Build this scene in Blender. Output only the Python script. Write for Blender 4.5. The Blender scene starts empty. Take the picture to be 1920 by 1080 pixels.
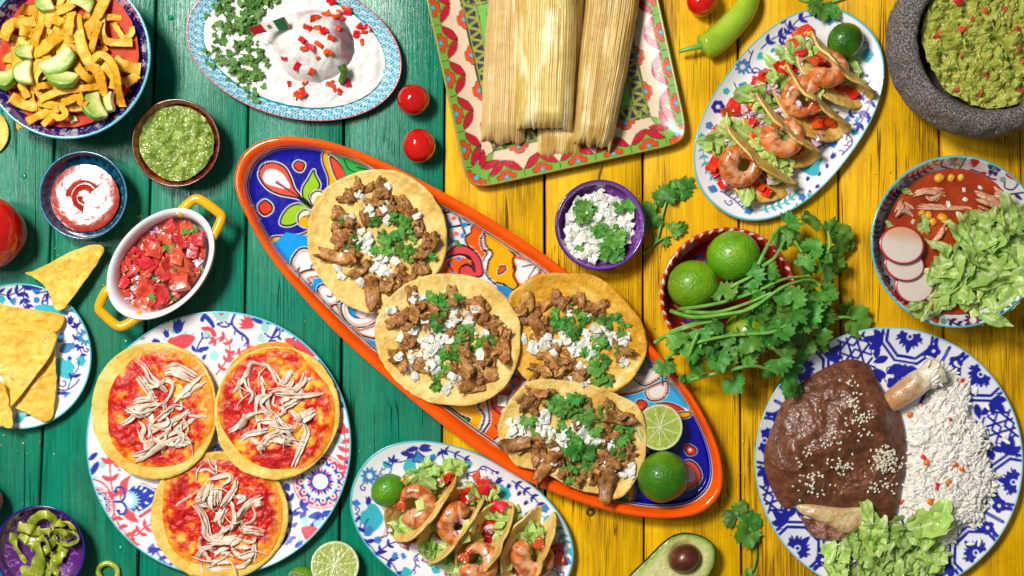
# Overhead table of Mexican dishes.  Lengths below are written in "table units"
# (1 unit = 0.55 mm) and converted to metres when a mesh or object is made.
import bpy, math, random
import numpy as np
from math import pi, cos, sin, radians

S = 0.00055           # metres per table unit
CAM = 2600.0          # camera height in table units
random.seed(5)
rng = np.random.default_rng(11)
scene = bpy.context.scene
COL = scene.collection

# ------------------------------------------------------------------ camera, world, lamp, exposure
cam_data = bpy.data.cameras.new('camera')
cam_data.sensor_width = 36.0
cam_data.lens = 36.0 * CAM / 1920.0
cam_data.clip_start = 0.01
cam_data.clip_end = 50.0
cam = bpy.data.objects.new('camera', cam_data)
cam.location = (0, 0, CAM * S)
COL.objects.link(cam)
scene.camera = cam

world = bpy.data.worlds.new('World')
scene.world = world
world.use_nodes = True
bgn = world.node_tree.nodes['Background']
bgn.inputs[0].default_value = (0.93, 0.97, 1.0, 1)
bgn.inputs[1].default_value = 0.15

key_data = bpy.data.lights.new('key_lamp', 'AREA')
key_data.shape = 'DISK'
key_data.size = 0.46
key_data.energy = 48.5
key_data.color = (1.0, 0.965, 0.91)
key = bpy.data.objects.new('key_lamp', key_data)
key.location = (-1500 * S, 1350 * S, 3300 * S)
COL.objects.link(key)
from mathutils import Vector, Matrix, Euler
key.rotation_euler = (Vector((0, 0, 0)) - Vector(key.location)).to_track_quat('-Z', 'Y').to_euler()

# second, weaker softbox at the left: it makes the sheen on the boards and on the wet salsa
soft_data = bpy.data.lights.new('side_softbox', 'AREA')
soft_data.shape = 'DISK'
soft_data.size = 0.36
soft_data.energy = 10.0
soft_data.color = (1.0, 0.98, 0.96)
soft = bpy.data.objects.new('side_softbox', soft_data)
soft.location = (-1870 * S, 480 * S, 3400 * S)
COL.objects.link(soft)
soft.rotation_euler = (Vector((0, 0, 0)) - Vector(soft.location)).to_track_quat('-Z', 'Y').to_euler()

scene.view_settings.view_transform = 'Standard'
scene.view_settings.look = 'None'
scene.view_settings.exposure = 0.0
scene.view_settings.gamma = 1.0
scene.view_settings.use_curve_mapping = False
scene.render.engine = 'CYCLES'
scene.cycles.use_denoising = True
scene.cycles.max_bounces = 6
scene.cycles.diffuse_bounces = 3
scene.cycles.glossy_bounces = 3
scene.cycles.transmission_bounces = 4
scene.cycles.sample_clamp_indirect = 4.0

# ------------------------------------------------------------------ small helpers
def lin(h):
    """'#rrggbb' -> linear rgb"""
    if not isinstance(h, str):
        return tuple(h)
    h = h.lstrip('#')
    if len(h) == 3: h = ''.join(c * 2 for c in h)
    out = []
    for i in (0, 2, 4):
        v = int(h[i:i + 2], 16) / 255.0
        out.append(v / 12.92 if v <= 0.04045 else ((v + 0.055) / 1.055) ** 2.4)
    return tuple(out)

def W(px, py, z=0.0):
    """point of the table scene that lies under photo position px,py at height z"""
    k = (CAM - z) / CAM
    return np.array([(px - 960.0) * k, (540.0 - py) * k, z])

def W2(pts, z=0.0):
    p = np.asarray(pts, float)
    k = (CAM - z) / CAM
    return np.stack([(p[:, 0] - 960) * k, (540 - p[:, 1]) * k], 1)

def crop(ox, oy, sc, pts):
    return [(ox + a / sc, oy + b / sc) for a, b in pts]

def _hash(ix, iy, iz, seed):
    h = (ix.astype(np.int64) * 374761393 + iy.astype(np.int64) * 668265263 + iz.astype(np.int64) * 1440662683 + seed * 982451653) & 0xFFFFFFFF
    h = ((h ^ (h >> 13)) * 1274126177) & 0xFFFFFFFF
    h = (h ^ (h >> 16)) & 0xFFFFFFFF
    return h.astype(float) / 4294967295.0 * 2 - 1

def vnoise(x, y, z=0.0, seed=0):
    x = np.asarray(x, float); y = np.asarray(y, float); z = np.zeros_like(x) + z
    ix, iy, iz = np.floor(x), np.floor(y), np.floor(z)
    fx, fy, fz = x - ix, y - iy, z - iz
    fx, fy, fz = [f * f * f * (f * (f * 6 - 15) + 10) for f in (fx, fy, fz)]
    r = 0
    for a in (0, 1):
        for b in (0, 1):
            for c in (0, 1):
                w = (fx if a else 1 - fx) * (fy if b else 1 - fy) * (fz if c else 1 - fz)
                r = r + w * _hash(ix + a, iy + b, iz + c, seed)
    return r

def fbm(x, y, z=0.0, seed=0, octs=4, gain=0.5):
    r, a, f = 0, 1.0, 1.0
    for o in range(octs):
        r = r + a * vnoise(np.asarray(x) * f, np.asarray(y) * f, np.asarray(z) * f, seed + o * 17)
        a *= gain; f *= 2.03
    return r

def sstep(a, b, x):
    t = np.clip((np.asarray(x, float) - a) / (b - a), 0, 1)
    return t * t * (3 - 2 * t)

def curve(pts, closed=False, n=8):
    """Catmull-Rom through the points"""
    p = np.asarray(pts, float)
    m = len(p)
    out = []
    rngi = range(m if closed else m - 1)
    t = (np.arange(n) / n)[:, None]
    for i in rngi:
        if closed:
            a, b, c, d = p[(i - 1) % m], p[i], p[(i + 1) % m], p[(i + 2) % m]
        else:
            a, b, c, d = p[max(i - 1, 0)], p[i], p[i + 1], p[min(i + 2, m - 1)]
        out.append(0.5 * ((2 * b) + (c - a) * t + (2 * a - 5 * b + 4 * c - d) * t ** 2 + (3 * b - a - 3 * c + d) * t ** 3))
    out = np.concatenate(out)
    if not closed:
        out = np.concatenate([out, p[-1:]])
    return out

def resample(p, n=None, ds=None, closed=False):
    p = np.asarray(p, float)
    if closed:
        p = np.concatenate([p, p[:1]])
    d = np.concatenate([[0], np.cumsum(np.linalg.norm(np.diff(p, axis=0), axis=1))])
    if n is None:
        n = max(2, int(round(d[-1] / ds)) + (0 if closed else 1))
    s = np.linspace(0, d[-1], n, endpoint=not closed)
    return np.stack([np.interp(s, d, p[:, k]) for k in range(p.shape[1])], 1)

# ------------------------------------------------------------------ meshes and objects
def new_mesh(name, V, F, mat, col=None, smooth=True):
    """V in table units around its own origin"""
    me = bpy.data.meshes.new(name)
    V = np.asarray(V, float) * S
    if isinstance(F, np.ndarray):
        nf, k = F.shape
        me.vertices.add(len(V)); me.vertices.foreach_set('co', V.ravel())
        me.loops.add(nf * k); me.loops.foreach_set('vertex_index', F.ravel().astype(np.int32))
        me.polygons.add(nf)
        me.polygons.foreach_set('loop_start', np.arange(0, nf * k, k, dtype=np.int32))
        me.polygons.foreach_set('loop_total', np.full(nf, k, dtype=np.int32))
    else:
        me.from_pydata(V.tolist(), [], [list(map(int, f)) for f in F])
    me.update(calc_edges=True)
    me.validate()
    if smooth:
        me.polygons.foreach_set('use_smooth', np.ones(len(me.polygons), dtype=bool))
    if col is not None:
        at = me.color_attributes.new('paint', 'FLOAT_COLOR', 'POINT')
        c4 = np.ones((len(V), 4)); c4[:, :3] = col
        at.data.foreach_set('color', c4.ravel())
    if mat is not None:
        me.materials.append(mat)
    return me

WORLD_LOC = {}
def _link(ob, parent, loc):
    loc = np.asarray(loc, float)
    COL.objects.link(ob)
    if parent is not None:
        ob.parent = parent
        ob.location = tuple((loc - WORLD_LOC[parent.name]) * S)
    else:
        ob.location = tuple(loc * S)
    WORLD_LOC[ob.name] = loc
    return ob

def tag(o, label=None, cat=None, group=None, kind=None):
    if label: o['label'] = label
    if cat: o['category'] = cat
    if group: o['group'] = group
    if kind: o['kind'] = kind
    return o

def thing(name, loc, label, cat, group=None):
    o = bpy.data.objects.new(name, None)
    o.empty_display_size = 0.01
    _link(o, None, loc)
    return tag(o, label, cat, group)

def mk(name, V, F, mat, parent=None, col=None, smooth=True, origin=None):
    """one mesh object from vertices given in scene coordinates (table units)"""
    V = np.asarray(V, float)
    if origin is None:
        lo, hi = V.min(0), V.max(0)
        origin = np.array([(lo[0] + hi[0]) / 2, (lo[1] + hi[1]) / 2, lo[2]])
    me = new_mesh(name, V - origin, F, mat, col, smooth)
    return _link(bpy.data.objects.new(name, me), parent, origin)

def put(name, mesh, parent, loc, rot=(0, 0, 0), scale=1.0):
    ob = bpy.data.objects.new(name, mesh)
    _link(ob, parent, loc)
    ob.rotation_euler = rot
    ob.scale = (scale,) * 3 if np.isscalar(scale) else tuple(scale)
    return ob

# grid of quads: rows x cols, wrapped along columns when closed
def grid_faces(rows, cols, wrap=True, start=0, flip=False):
    r = np.arange(rows - 1)[:, None]
    c = np.arange(cols if wrap else cols - 1)[None, :]
    c2 = (c + 1) % cols
    q = np.stack([r * cols + c, r * cols + c2, (r + 1) * cols + c2, (r + 1) * cols + c], -1).reshape(-1, 4)
    if flip:
        q = q[:, ::-1]
    return q + start

def tube(path, rad, ns=8, caps=True, flat=None, twist=0.0):
    """swept tube; rad scalar or per point; flat = (w scale, h scale) for a ribbon-like section"""
    P = np.asarray(path, float)
    n = len(P)
    rad = np.zeros(n) + rad
    T = np.gradient(P, axis=0)
    T /= np.linalg.norm(T, axis=1)[:, None] + 1e-9
    up = np.array([0, 0, 1.0])
    A = np.cross(T, up); ln = np.linalg.norm(A, axis=1)[:, None]
    A = np.where(ln > 1e-3, A / (ln + 1e-9), np.array([1.0, 0, 0]))
    B = np.cross(A, T)
    a = np.linspace(0, 2 * pi, ns, endpoint=False)
    tw = np.zeros(n) + twist
    fw, fh = flat if flat is not None else (1, 1)
    ca, sa = np.cos(a)[None, :, None] * fw, np.sin(a)[None, :, None] * fh
    ct, st = np.cos(tw)[:, None, None], np.sin(tw)[:, None, None]
    A3, B3 = A[:, None, :], B[:, None, :]
    A4 = A3 * ct + B3 * st; B4 = B3 * ct - A3 * st
    V = P[:, None, :] + rad[:, None, None] * (ca * A4 + sa * B4)
    V = V.reshape(-1, 3)
    F = grid_faces(n, ns, True).tolist()
    if caps:
        F.append(list(range(ns))[::-1] if False else list(range(ns)))
        F.append([(n - 1) * ns + k for k in range(ns)][::-1])
    return V, F

def join(parts):
    Vs, Fs, o = [], [], 0
    for V, F in parts:
        Vs.append(np.asarray(V, float))
        Fs += [[i + o for i in f] for f in (F.tolist() if isinstance(F, np.ndarray) else F)]
        o += len(V)
    return np.concatenate(Vs), Fs

def ico(sub=2):
    import bmesh
    bm = bmesh.new()
    bmesh.ops.create_icosphere(bm, subdivisions=sub, radius=1.0)
    V = np.array([v.co[:] for v in bm.verts]); F = np.array([[v.index for v in f.verts] for f in bm.faces])
    bm.free()
    return V, F
ICO = {k: ico(k) for k in (1, 2, 3, 4, 5)}

def superbox(sub, e):
    """rounded box: sphere pushed towards a cube"""
    V, F = ICO[sub]
    m = (np.abs(V) ** e).sum(1) ** (1.0 / e)
    return V / m[:, None], F

# ------------------------------------------------------------------ height map so that pieces come to rest on what lies below
HC = 3.0
HX0, HY0 = -1250.0, -850.0
HG = np.zeros((int(1700 / HC), int(2500 / HC)))
def _hidx(x, y):
    return (np.clip(((np.asarray(y) - HY0) / HC).astype(int), 0, HG.shape[0] - 1),
            np.clip(((np.asarray(x) - HX0) / HC).astype(int), 0, HG.shape[1] - 1))
def stamp(V):
    i, j = _hidx(V[:, 0], V[:, 1])
    np.maximum.at(HG, (i, j), V[:, 2])
def stamp_dense(V, F):
    """stamp vertices, edge midpoints and face centres"""
    V = np.asarray(V)
    F = np.asarray([f[:4] if len(f) >= 4 else list(f) + [f[-1]] * (4 - len(f)) for f in F]) if not isinstance(F, np.ndarray) else F
    stamp(V); stamp(V[F].mean(1)); stamp((V[F[:, 0]] + V[F[:, 1]]) / 2)
def rest(x, y, r, q=70):
    i, j = _hidx(x, y)
    k = max(1, int(r / HC))
    w = HG[max(0, i - k):i + k + 1, max(0, j - k):j + k + 1]
    return float(np.percentile(w, q))
def pile(x, y, r, h):
    """raise the map by a small dome"""
    i, j = _hidx(x, y)
    k = max(1, int(r / HC))
    for a in range(-k, k + 1):
        for b in range(-k, k + 1):
            d = math.hypot(a, b) * HC / max(r, 1)
            if d <= 1 and 0 <= i + a < HG.shape[0] and 0 <= j + b < HG.shape[1]:
                HG[i + a, j + b] = max(HG[i + a, j + b], h - (d * d) * r * 0.45)
# ------------------------------------------------------------------ materials
class NT:
    def __init__(s, name):
        s.m = bpy.data.materials.new(name); s.m.use_nodes = True
        s.t = s.m.node_tree; s.n = s.t.nodes
        s.b = s.n['Principled BSDF']
    def add(s, typ, **kw):
        n = s.n.new(typ)
        for k, v in kw.items():
            setattr(n, k, v)
        return n
    def link(s, a, b):
        s.t.links.new(a, b)
    def set(s, sock, v):
        if hasattr(v, 'is_linked') or hasattr(v, 'links'):
            s.link(v, sock)
        elif isinstance(v, (tuple, list)) and len(v) == 3 and sock.type == 'RGBA':
            sock.default_value = (*v, 1)
        else:
            sock.default_value = v
    def pos(s, kind='Object', scale=(1, 1, 1), jitter=False):
        """coordinates in table units"""
        if kind == 'World':
            o = s.add('ShaderNodeNewGeometry').outputs['Position']
        else:
            o = s.add('ShaderNodeTexCoord').outputs['Object']
        if jitter:
            r = s.add('ShaderNodeObjectInfo').outputs['Random']
            m = s.add('ShaderNodeMath', operation='MULTIPLY'); s.link(r, m.inputs[0]); m.inputs[1].default_value = 7.3
            a = s.add('ShaderNodeVectorMath', operation='ADD'); s.link(o, a.inputs[0]); s.link(m.outputs[0], a.inputs[1]); o = a.outputs[0]
        v = s.add('ShaderNodeVectorMath', operation='MULTIPLY')
        s.link(o, v.inputs[0]); v.inputs[1].default_value = [k / S for k in scale]
        return v.outputs[0]
    def noise(s, vec, scale, detail=3.0, rough=0.55, dist=0.0):
        n = s.add('ShaderNodeTexNoise'); s.link(vec, n.inputs['Vector'])
        n.inputs['Scale'].default_value = scale; n.inputs['Detail'].default_value = detail
        n.inputs['Roughness'].default_value = rough; n.inputs['Distortion'].default_value = dist
        return n.outputs['Fac']
    def voro(s, vec, scale, feature='F1', out='Distance', rnd=1.0):
        n = s.add('ShaderNodeTexVoronoi', feature=feature); s.link(vec, n.inputs['Vector'])
        n.inputs['Scale'].default_value = scale; n.inputs['Randomness'].default_value = rnd
        return n.outputs[out]
    def ramp(s, fac, stops, interp='LINEAR'):
        n = s.add('ShaderNodeValToRGB'); s.link(fac, n.inputs[0])
        e = n.color_ramp.elements; n.color_ramp.interpolation = interp
        while len(e) < len(stops): e.new(0.5)
        for k, (p, c) in zip(e, stops):
            k.position = p
            c = lin(c) if isinstance(c, str) else ((c, c, c) if np.isscalar(c) else c)
            k.color = (*c, 1)
        return n.outputs[0]
    def mix(s, fac, a, b, blend='MIX'):
        n = s.add('ShaderNodeMix', data_type='RGBA', blend_type=blend)
        s.set(n.inputs[0], fac); s.set(n.inputs[6], lin(a) if isinstance(a, str) else a); s.set(n.inputs[7], lin(b) if isinstance(b, str) else b)
        return n.outputs[2]
    def math(s, op, a, b=0.0, clamp=False):
        n = s.add('ShaderNodeMath', operation=op, use_clamp=clamp)
        s.set(n.inputs[0], a); s.set(n.inputs[1], b)
        return n.outputs[0]
    def attr(s, name='paint'):
        n = s.add('ShaderNodeAttribute'); n.attribute_name = name
        return n.outputs['Color']
    def rand(s):
        return s.add('ShaderNodeObjectInfo').outputs['Random']
    def hsv(s, col, h=0.5, sat=1.0, v=1.0):
        n = s.add('ShaderNodeHueSaturation')
        s.set(n.inputs['Hue'], h); s.set(n.inputs['Saturation'], sat); s.set(n.inputs['Value'], v); s.link(col, n.inputs['Color'])
        return n.outputs[0]
    def bump(s, h, dist=1.0, strength=1.0, prev=None):
        n = s.add('ShaderNodeBump'); n.inputs['Distance'].default_value = dist * S; n.inputs['Strength'].default_value = strength
        s.link(h, n.inputs['Height'])
        if prev is not None: s.link(prev, n.inputs['Normal'])
        return n.outputs[0]
    def done(s, col=None, rough=0.5, normal=None, coat=0.0, coat_rough=0.05, sss=0.0, sss_r=(1, .5, .3), sss_scale=2.0, spec=0.5, trans=0.0, metal=0.0, ior=1.45, coat_normal=None):
        b = s.b.inputs
        if col is not None: s.set(b['Base Color'], lin(col) if isinstance(col, str) else col)
        s.set(b['Roughness'], rough)
        if normal is not None: s.link(normal, b['Normal'])
        b['Coat Weight'].default_value = coat; b['Coat Roughness'].default_value = coat_rough
        if coat_normal is not None: s.link(coat_normal, b['Coat Normal'])
        b['Specular IOR Level'].default_value = spec
        b['Metallic'].default_value = metal; b['IOR'].default_value = ior
        b['Transmission Weight'].default_value = trans
        if sss > 0:
            b['Subsurface Weight'].default_value = sss
            b['Subsurface Radius'].default_value = sss_r
            b['Subsurface Scale'].default_value = sss_scale * S
        return s.m

def noisy(name, stops, scale, detail=3, rough=0.5, bump=0.0, bscale=None, stretch=(1, 1, 1), space='Object', vary=0.0, huevary=0.0, attr=False, attr_mix=0.25, jitter=True, bstr=1.0, dist=0.0, **kw):
    """colour from a noise ramp (or painted colour modulated by it), relief from a second noise; scale = features per table unit"""
    t = NT(name)
    p = t.pos(space, stretch, jitter and space == 'Object')
    col = t.ramp(t.noise(p, scale, detail, dist=dist), stops) if stops else None
    if attr:
        a = t.attr()
        col = a if col is None else t.mix(attr_mix, a, col, 'MULTIPLY' if attr == 'mul' else ('OVERLAY' if attr == 'over' else 'MIX'))
    if vary or huevary:
        r = t.rand()
        col = t.hsv(col, t.math('ADD', t.math('MULTIPLY', r, 2 * huevary), 0.5 - huevary), 1.0, t.math('ADD', t.math('MULTIPLY', t.math('FRACT', t.math('MULTIPLY', r, 13.7)), 2 * vary), 1 - vary))
    nrm = None
    if bump:
        nrm = t.bump(t.noise(p, bscale or scale * 3, 3), bump, bstr)
    return t.done(col, rough, nrm, **kw)

# ---- painted wood
def wood(name, paint_a, paint_b, light, dark, bare, wear, rough, sheen):
    t = NT(name)
    r = t.rand()
    geo = t.add('ShaderNodeNewGeometry').outputs['Position']
    off = t.add('ShaderNodeCombineXYZ'); t.link(t.math('MULTIPLY', r, 3.1), off.inputs[0]); t.link(t.math('MULTIPLY', r, 17.0), off.inputs[1])
    a = t.add('ShaderNodeVectorMath', operation='ADD'); t.link(geo, a.inputs[0]); t.link(off.outputs[0], a.inputs[1])
    def sc(x, y):
        v = t.add('ShaderNodeVectorMath', operation='MULTIPLY'); t.link(a.outputs[0], v.inputs[0]); v.inputs[1].default_value = (x / S, y / S, 1 / S)
        return v.outputs[0]
    fine = t.noise(sc(0.22, 0.006), 1.0, 4, 0.65, 0.6)
    mid = t.noise(sc(0.045, 0.0028), 1.0, 4, 0.6, 1.2)
    blot = t.noise(sc(0.010, 0.0035), 1.0, 3, 0.5)
    crack = t.noise(sc(0.055, 0.0011), 1.0, 2, 0.5, 0.8)
    hair = t.noise(sc(0.5, 0.012), 1.0, 3, 0.6)
    col = t.ramp(mid, [(0.3, paint_a), (0.7, paint_b)])
    col = t.mix(t.ramp(fine, [(0.54, 0.0), (0.78, 0.30)]), col, light)
    col = t.mix(t.ramp(fine, [(0.28, 0.48), (0.45, 0.0)]), col, dark)
    # paint rubbed through to the bare board
    w = t.math('MULTIPLY', t.ramp(blot, [(0.47, 0.0), (0.66, 1.0)]), t.ramp(hair, [(0.36, 0.0), (0.60, 1.0)]))
    col = t.mix(t.math('MULTIPLY', w, wear), col, bare)
    # knots
    kn = t.voro(sc(0.0075, 0.0028), 1.0, 'F1', 'Distance')
    rings = t.math('SINE', t.math('MULTIPLY', kn, 90.0))
    kf = t.ramp(kn, [(0.03, 1.0), (0.13, 0.0)])
    col = t.mix(t.math('MULTIPLY', t.math('MULTIPLY', kf, t.math('ADD', t.math('MULTIPLY', rings, 0.4), 0.6)), 0.6), col, dark)
    # grime
    col = t.mix(t.ramp(t.noise(sc(0.012, 0.008), 1.0, 4, 0.7), [(0.52, 0.0), (0.75, 0.42)]), col, dark)
    # long hairline splits
    ck = t.ramp(crack, [(0.490, 0.0), (0.4985, 1.0), (0.5015, 1.0), (0.510, 0.0)])
    ck = t.math('MULTIPLY', ck, t.ramp(t.noise(sc(0.02, 0.006), 1.0, 2), [(0.50, 0.0), (0.60, 1.0)]))
    col = t.mix(t.math('MULTIPLY', ck, 0.85), col, '#150f06')
    h = t.math('ADD', t.math('MULTIPLY', fine, 0.8), t.math('MULTIPLY', hair, 0.5))
    h = t.math('SUBTRACT', h, t.math('MULTIPLY', ck, 1.5))
    nrm = t.bump(h, 2.2, 0.8)
    rg = t.ramp(t.math('ADD', t.math('MULTIPLY', fine, 0.5), t.math('MULTIPLY', blot, 0.5)), [(0.38, rough - 0.10), (0.62, rough + 0.22)])
    return t.done(col, rg, nrm, spec=0.14, coat=sheen, coat_rough=0.17, coat_normal=t.bump(h, 1.3, 0.8))
M = {}
M['wood_green'] = wood('green_painted_wood', '#006a50', '#008a6a', '#2cae90', '#014638', '#4f7a5c', 0.40, 0.36, 0.42)
M['wood_yellow'] = wood('yellow_painted_wood', '#e2a800', '#f5c200', '#fdd430', '#a87000', '#6e4812', 0.95, 0.45, 0.05)
M['gap'] = noisy('dark_gap', [(0.3, '#0a0805'), (0.7, '#15110b')], 0.1, rough=0.9)

# ---- glazed ceramics: the print is the painted colour of the surface
def glaze(name, rough=0.12, coat=0.6, wob=0.25):
    t = NT(name)
    p = t.pos('World')
    n = t.noise(p, 0.05, 3)
    col = t.mix(0.10, t.attr(), t.ramp(n, [(0.3, 0.75), (0.7, 1.0)]), 'MULTIPLY')
    nr = t.bump(t.noise(p, 0.03, 2), wob * 3, 0.5)
    rg = t.ramp(t.noise(p, 0.12, 4), [(0.3, rough * 0.7), (0.7, rough * 1.6)])
    return t.done(col, rg, nr, coat=coat, coat_rough=0.06)
M['glaze'] = glaze('glazed_ceramic')
M['melamine'] = glaze('printed_melamine', 0.22, 0.3, 0.05)
M['matte_glaze'] = glaze('satin_ceramic', 0.28, 0.25, 0.3)
# ------------------------------------------------------------------ painting: flat print on ceramic, written as shapes
class Canvas:
    """U: photo-plane position of every vertex of the glazed surface; C: its colour"""
    def __init__(s, V, base):
        z = V[:, 2]; k = CAM / (CAM - z)
        s.U = np.stack([960 + V[:, 0] * k, 540 - V[:, 1] * k], 1)
        s.C = np.zeros((len(V), 3)) + np.array(lin(base))
        s.mask = np.ones(len(V), bool)
        s.stack = []
        s.o = np.argsort(s.U[:, 0]); s.xs = s.U[s.o, 0]
        s.aa = 1.1
    def push(s, x, y, sc=1.0, rot=0.0, flip=False):
        s.stack.append((x, y, sc, radians(rot), flip))
    def pop(s):
        s.stack.pop()
    def T(s, pts):
        p = np.asarray(pts, float).reshape(-1, 2)
        for x, y, sc, r, fl in reversed(s.stack):
            q = p * sc
            if fl: q = q * np.array([1, -1])
            c, d = cos(r), sin(r)
            p = np.stack([x + q[:, 0] * c - q[:, 1] * d, y + q[:, 0] * d + q[:, 1] * c], 1)
        return p
    def k(s):
        r = 1.0
        for t in s.stack: r *= t[2]
        return r
    def sel(s, lo, hi):
        a, b = np.searchsorted(s.xs, lo[0]), np.searchsorted(s.xs, hi[0])
        i = s.o[a:b]
        y = s.U[i, 1]
        i = i[(y >= lo[1]) & (y <= hi[1])]
        return i[s.mask[i]]
    @staticmethod
    def segdist(P, A, closed):
        B = np.roll(A, -1, 0) if closed else A[1:]
        A0 = A if closed else A[:-1]
        d2 = np.full(len(P), 1e18)
        for a, b in zip(A0, B):
            ab = b - a; L = ab @ ab
            ap = P - a
            t = np.clip((ap @ ab) / L, 0, 1) if L > 1e-12 else np.zeros(len(P))
            e = ap - t[:, None] * ab
            d2 = np.minimum(d2, (e * e).sum(1))
        return np.sqrt(d2)
    @staticmethod
    def inside(P, A):
        B = np.roll(A, -1, 0)
        r = np.zeros(len(P), bool)
        x, y = P[:, 0], P[:, 1]
        for (ax, ay), (bx, by) in zip(A, B):
            if ay == by: continue
            c = ((ay > y) != (by > y)) & (x < (bx - ax) * (y - ay) / (by - ay) + ax)
            r ^= c
        return r
    def blend(s, i, a, col):
        a = a[:, None]
        s.C[i] = s.C[i] * (1 - a) + np.array(lin(col)) * a
    def fill(s, pts, col, smooth=True, n=5, line=None, lw=2.0, halo=None, hw=1.5):
        p = s.T(curve(pts, True, n) if smooth else pts)
        pad = 3 + (lw if line else 0) + (hw if halo else 0)
        i = s.sel(p.min(0) - pad, p.max(0) + pad)
        if not len(i): return
        P = s.U[i]
        d = s.segdist(P, p, True); ins = s.inside(P, p)
        sd = np.where(ins, -d, d)
        aa = s.aa
        if halo: s.blend(i, np.clip((lw / 2 + hw - sd) / aa + .5, 0, 1), halo)
        if col is not None: s.blend(i, np.clip(-sd / aa + .5, 0, 1), col)
        if line: s.blend(i, np.clip((lw / 2 - d) / aa + .5, 0, 1), line)
    def stroke(s, pts, w, col, smooth=True, closed=False, n=6, halo=None, hw=1.5, taper=False):
        p = s.T(curve(pts, closed, n) if smooth and len(pts) > 2 else pts)
        pad = w + 3 + hw
        i = s.sel(p.min(0) - pad, p.max(0) + pad)
        if not len(i): return
        d = s.segdist(s.U[i], p, closed)
        if halo: s.blend(i, np.clip((w / 2 + hw - d) / s.aa + .5, 0, 1), halo)
        s.blend(i, np.clip((w / 2 - d) / s.aa + .5, 0, 1), col)
    def dot(s, x, y, r, col, ry=None, rot=0, line=None, lw=2.0, halo=None, hw=1.5):
        ry = r if ry is None else ry
        a = np.linspace(0, 2 * pi, 20, endpoint=False); c, d = cos(radians(rot)), sin(radians(rot))
        q = np.stack([r * np.cos(a), ry * np.sin(a)], 1)
        s.fill(np.stack([x + q[:, 0] * c - q[:, 1] * d, y + q[:, 0] * d + q[:, 1] * c], 1), col, False, line=line, lw=lw, halo=halo, hw=hw)
    # --- motifs (drawn in the current frame, pointing along +x)
    def leaf(s, x, y, L, w, rot, col, line=None, lw=1.5):
        s.push(x, y, 1, rot)
        s.fill([(0, 0), (L * .3, -w * .5), (L * .65, -w * .42), (L, 0), (L * .65, w * .42), (L * .3, w * .5)], col, line=line, lw=lw)
        s.pop()
    def daisy(s, x, y, r, n, col, cc, rc=.3, pw=None):
        pw = pw or 2 * pi * r * .62 / n * .62
        for k in range(n):
            a = 360 * k / n
            s.leaf(x + cos(radians(a)) * r * .28, y + sin(radians(a)) * r * .28, r * .74, pw * 1.5, a, col)
        if cc: s.dot(x, y, r * rc, cc)
    def tulip(s, x, y, k, rot, col):
        s.push(x, y, k, rot)
        s.fill([(0, 0), (5, -6), (14, -7), (20, -9), (17, -4), (23, 0), (17, 4), (20, 9), (14, 7), (5, 6)], col, n=3)
        s.pop()
    def blob(s, x, y, k, rot, col):      # ragged fan-shaped blossom
        s.push(x, y, k, rot)
        s.fill([(0, 0), (6, -12), (14, -19), (22, -17), (24, -10), (30, -7), (30, 0), (30, 7), (24, 11), (21, 18), (13, 19), (6, 12)], col, n=3)
        s.pop()
    def fan(s, x, y, k, rot, col):       # toothed fan
        s.push(x, y, k, rot)
        s.fill([(0, -3), (10, -11), (24, -17), (19, -10), (28, -9), (21, -4), (30, 0), (21, 4), (28, 9), (19, 10), (24, 17), (10, 11), (0, 3)], col, False)
        s.pop()
    def clover(s, x, y, r, col, n=5):
        for k in range(n):
            a = 2 * pi * k / n
            s.dot(x + cos(a) * r * .55, y + sin(a) * r * .55, r * .45, col)
        s.dot(x, y, r * .4, col)
    def curl(s, x, y, k, rot, col, w=3.0, flip=False):
        s.push(x, y, k, rot, flip)
        a = np.linspace(0, 1.45 * pi, 9); r = 12 * (1 - a / (2.1 * pi))
        s.stroke([(-22, 6), (-12, 10), (0, 12)] + [(sin(t) * q, cos(t) * q) for t, q in zip(a, r)], w, col, n=3)
        s.dot(sin(a[-1]) * r[-1], cos(a[-1]) * r[-1], w * .9, col)
        s.pop()
    def vine(s, pts, w, col, leaves=(), L=12, lw=5, lcol=None, start=.15, both=True, n=6, ang=50):
        s.stroke(pts, w, col)
        if leaves:
            p = resample(curve(pts, False, 6), n=40)
            for q in range(leaves):
                t = start + (1 - start) * q / max(1, leaves - 1) * .97
                i = min(38, int(t * 39)); d = p[i + 1] - p[i]
                h = math.degrees(math.atan2(d[1], d[0]))
                for sg in ((-1, 1) if both else ((-1) ** q,)):
                    s.leaf(p[i][0], p[i][1], L, lw, h + sg * ang, lcol or col)
            d = p[-1] - p[-2]
            s.leaf(p[-1][0], p[-1][1], L, lw, math.degrees(math.atan2(d[1], d[0])), lcol or col)
    def comb(s, pts, w, col, teeth=5, L=10, side=1):
        """stem with rounded comb teeth on one side"""
        s.stroke(pts, w, col)
        p = resample(curve(pts, False, 6), n=40)
        for q in range(teeth):
            i = 6 + int(q * 30 / max(1, teeth - 1)); d = p[i + 1] - p[i]; d = d / (np.linalg.norm(d) + 1e-9)
            nrm = np.array([-d[1], d[0]]) * side
            e = p[i] + nrm * L + d * L * .5
            s.stroke([p[i], p[i] + nrm * L * .6 + d * 1, e], w * .85, col, n=3)
            s.dot(e[0], e[1], w * .75, col)

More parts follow.
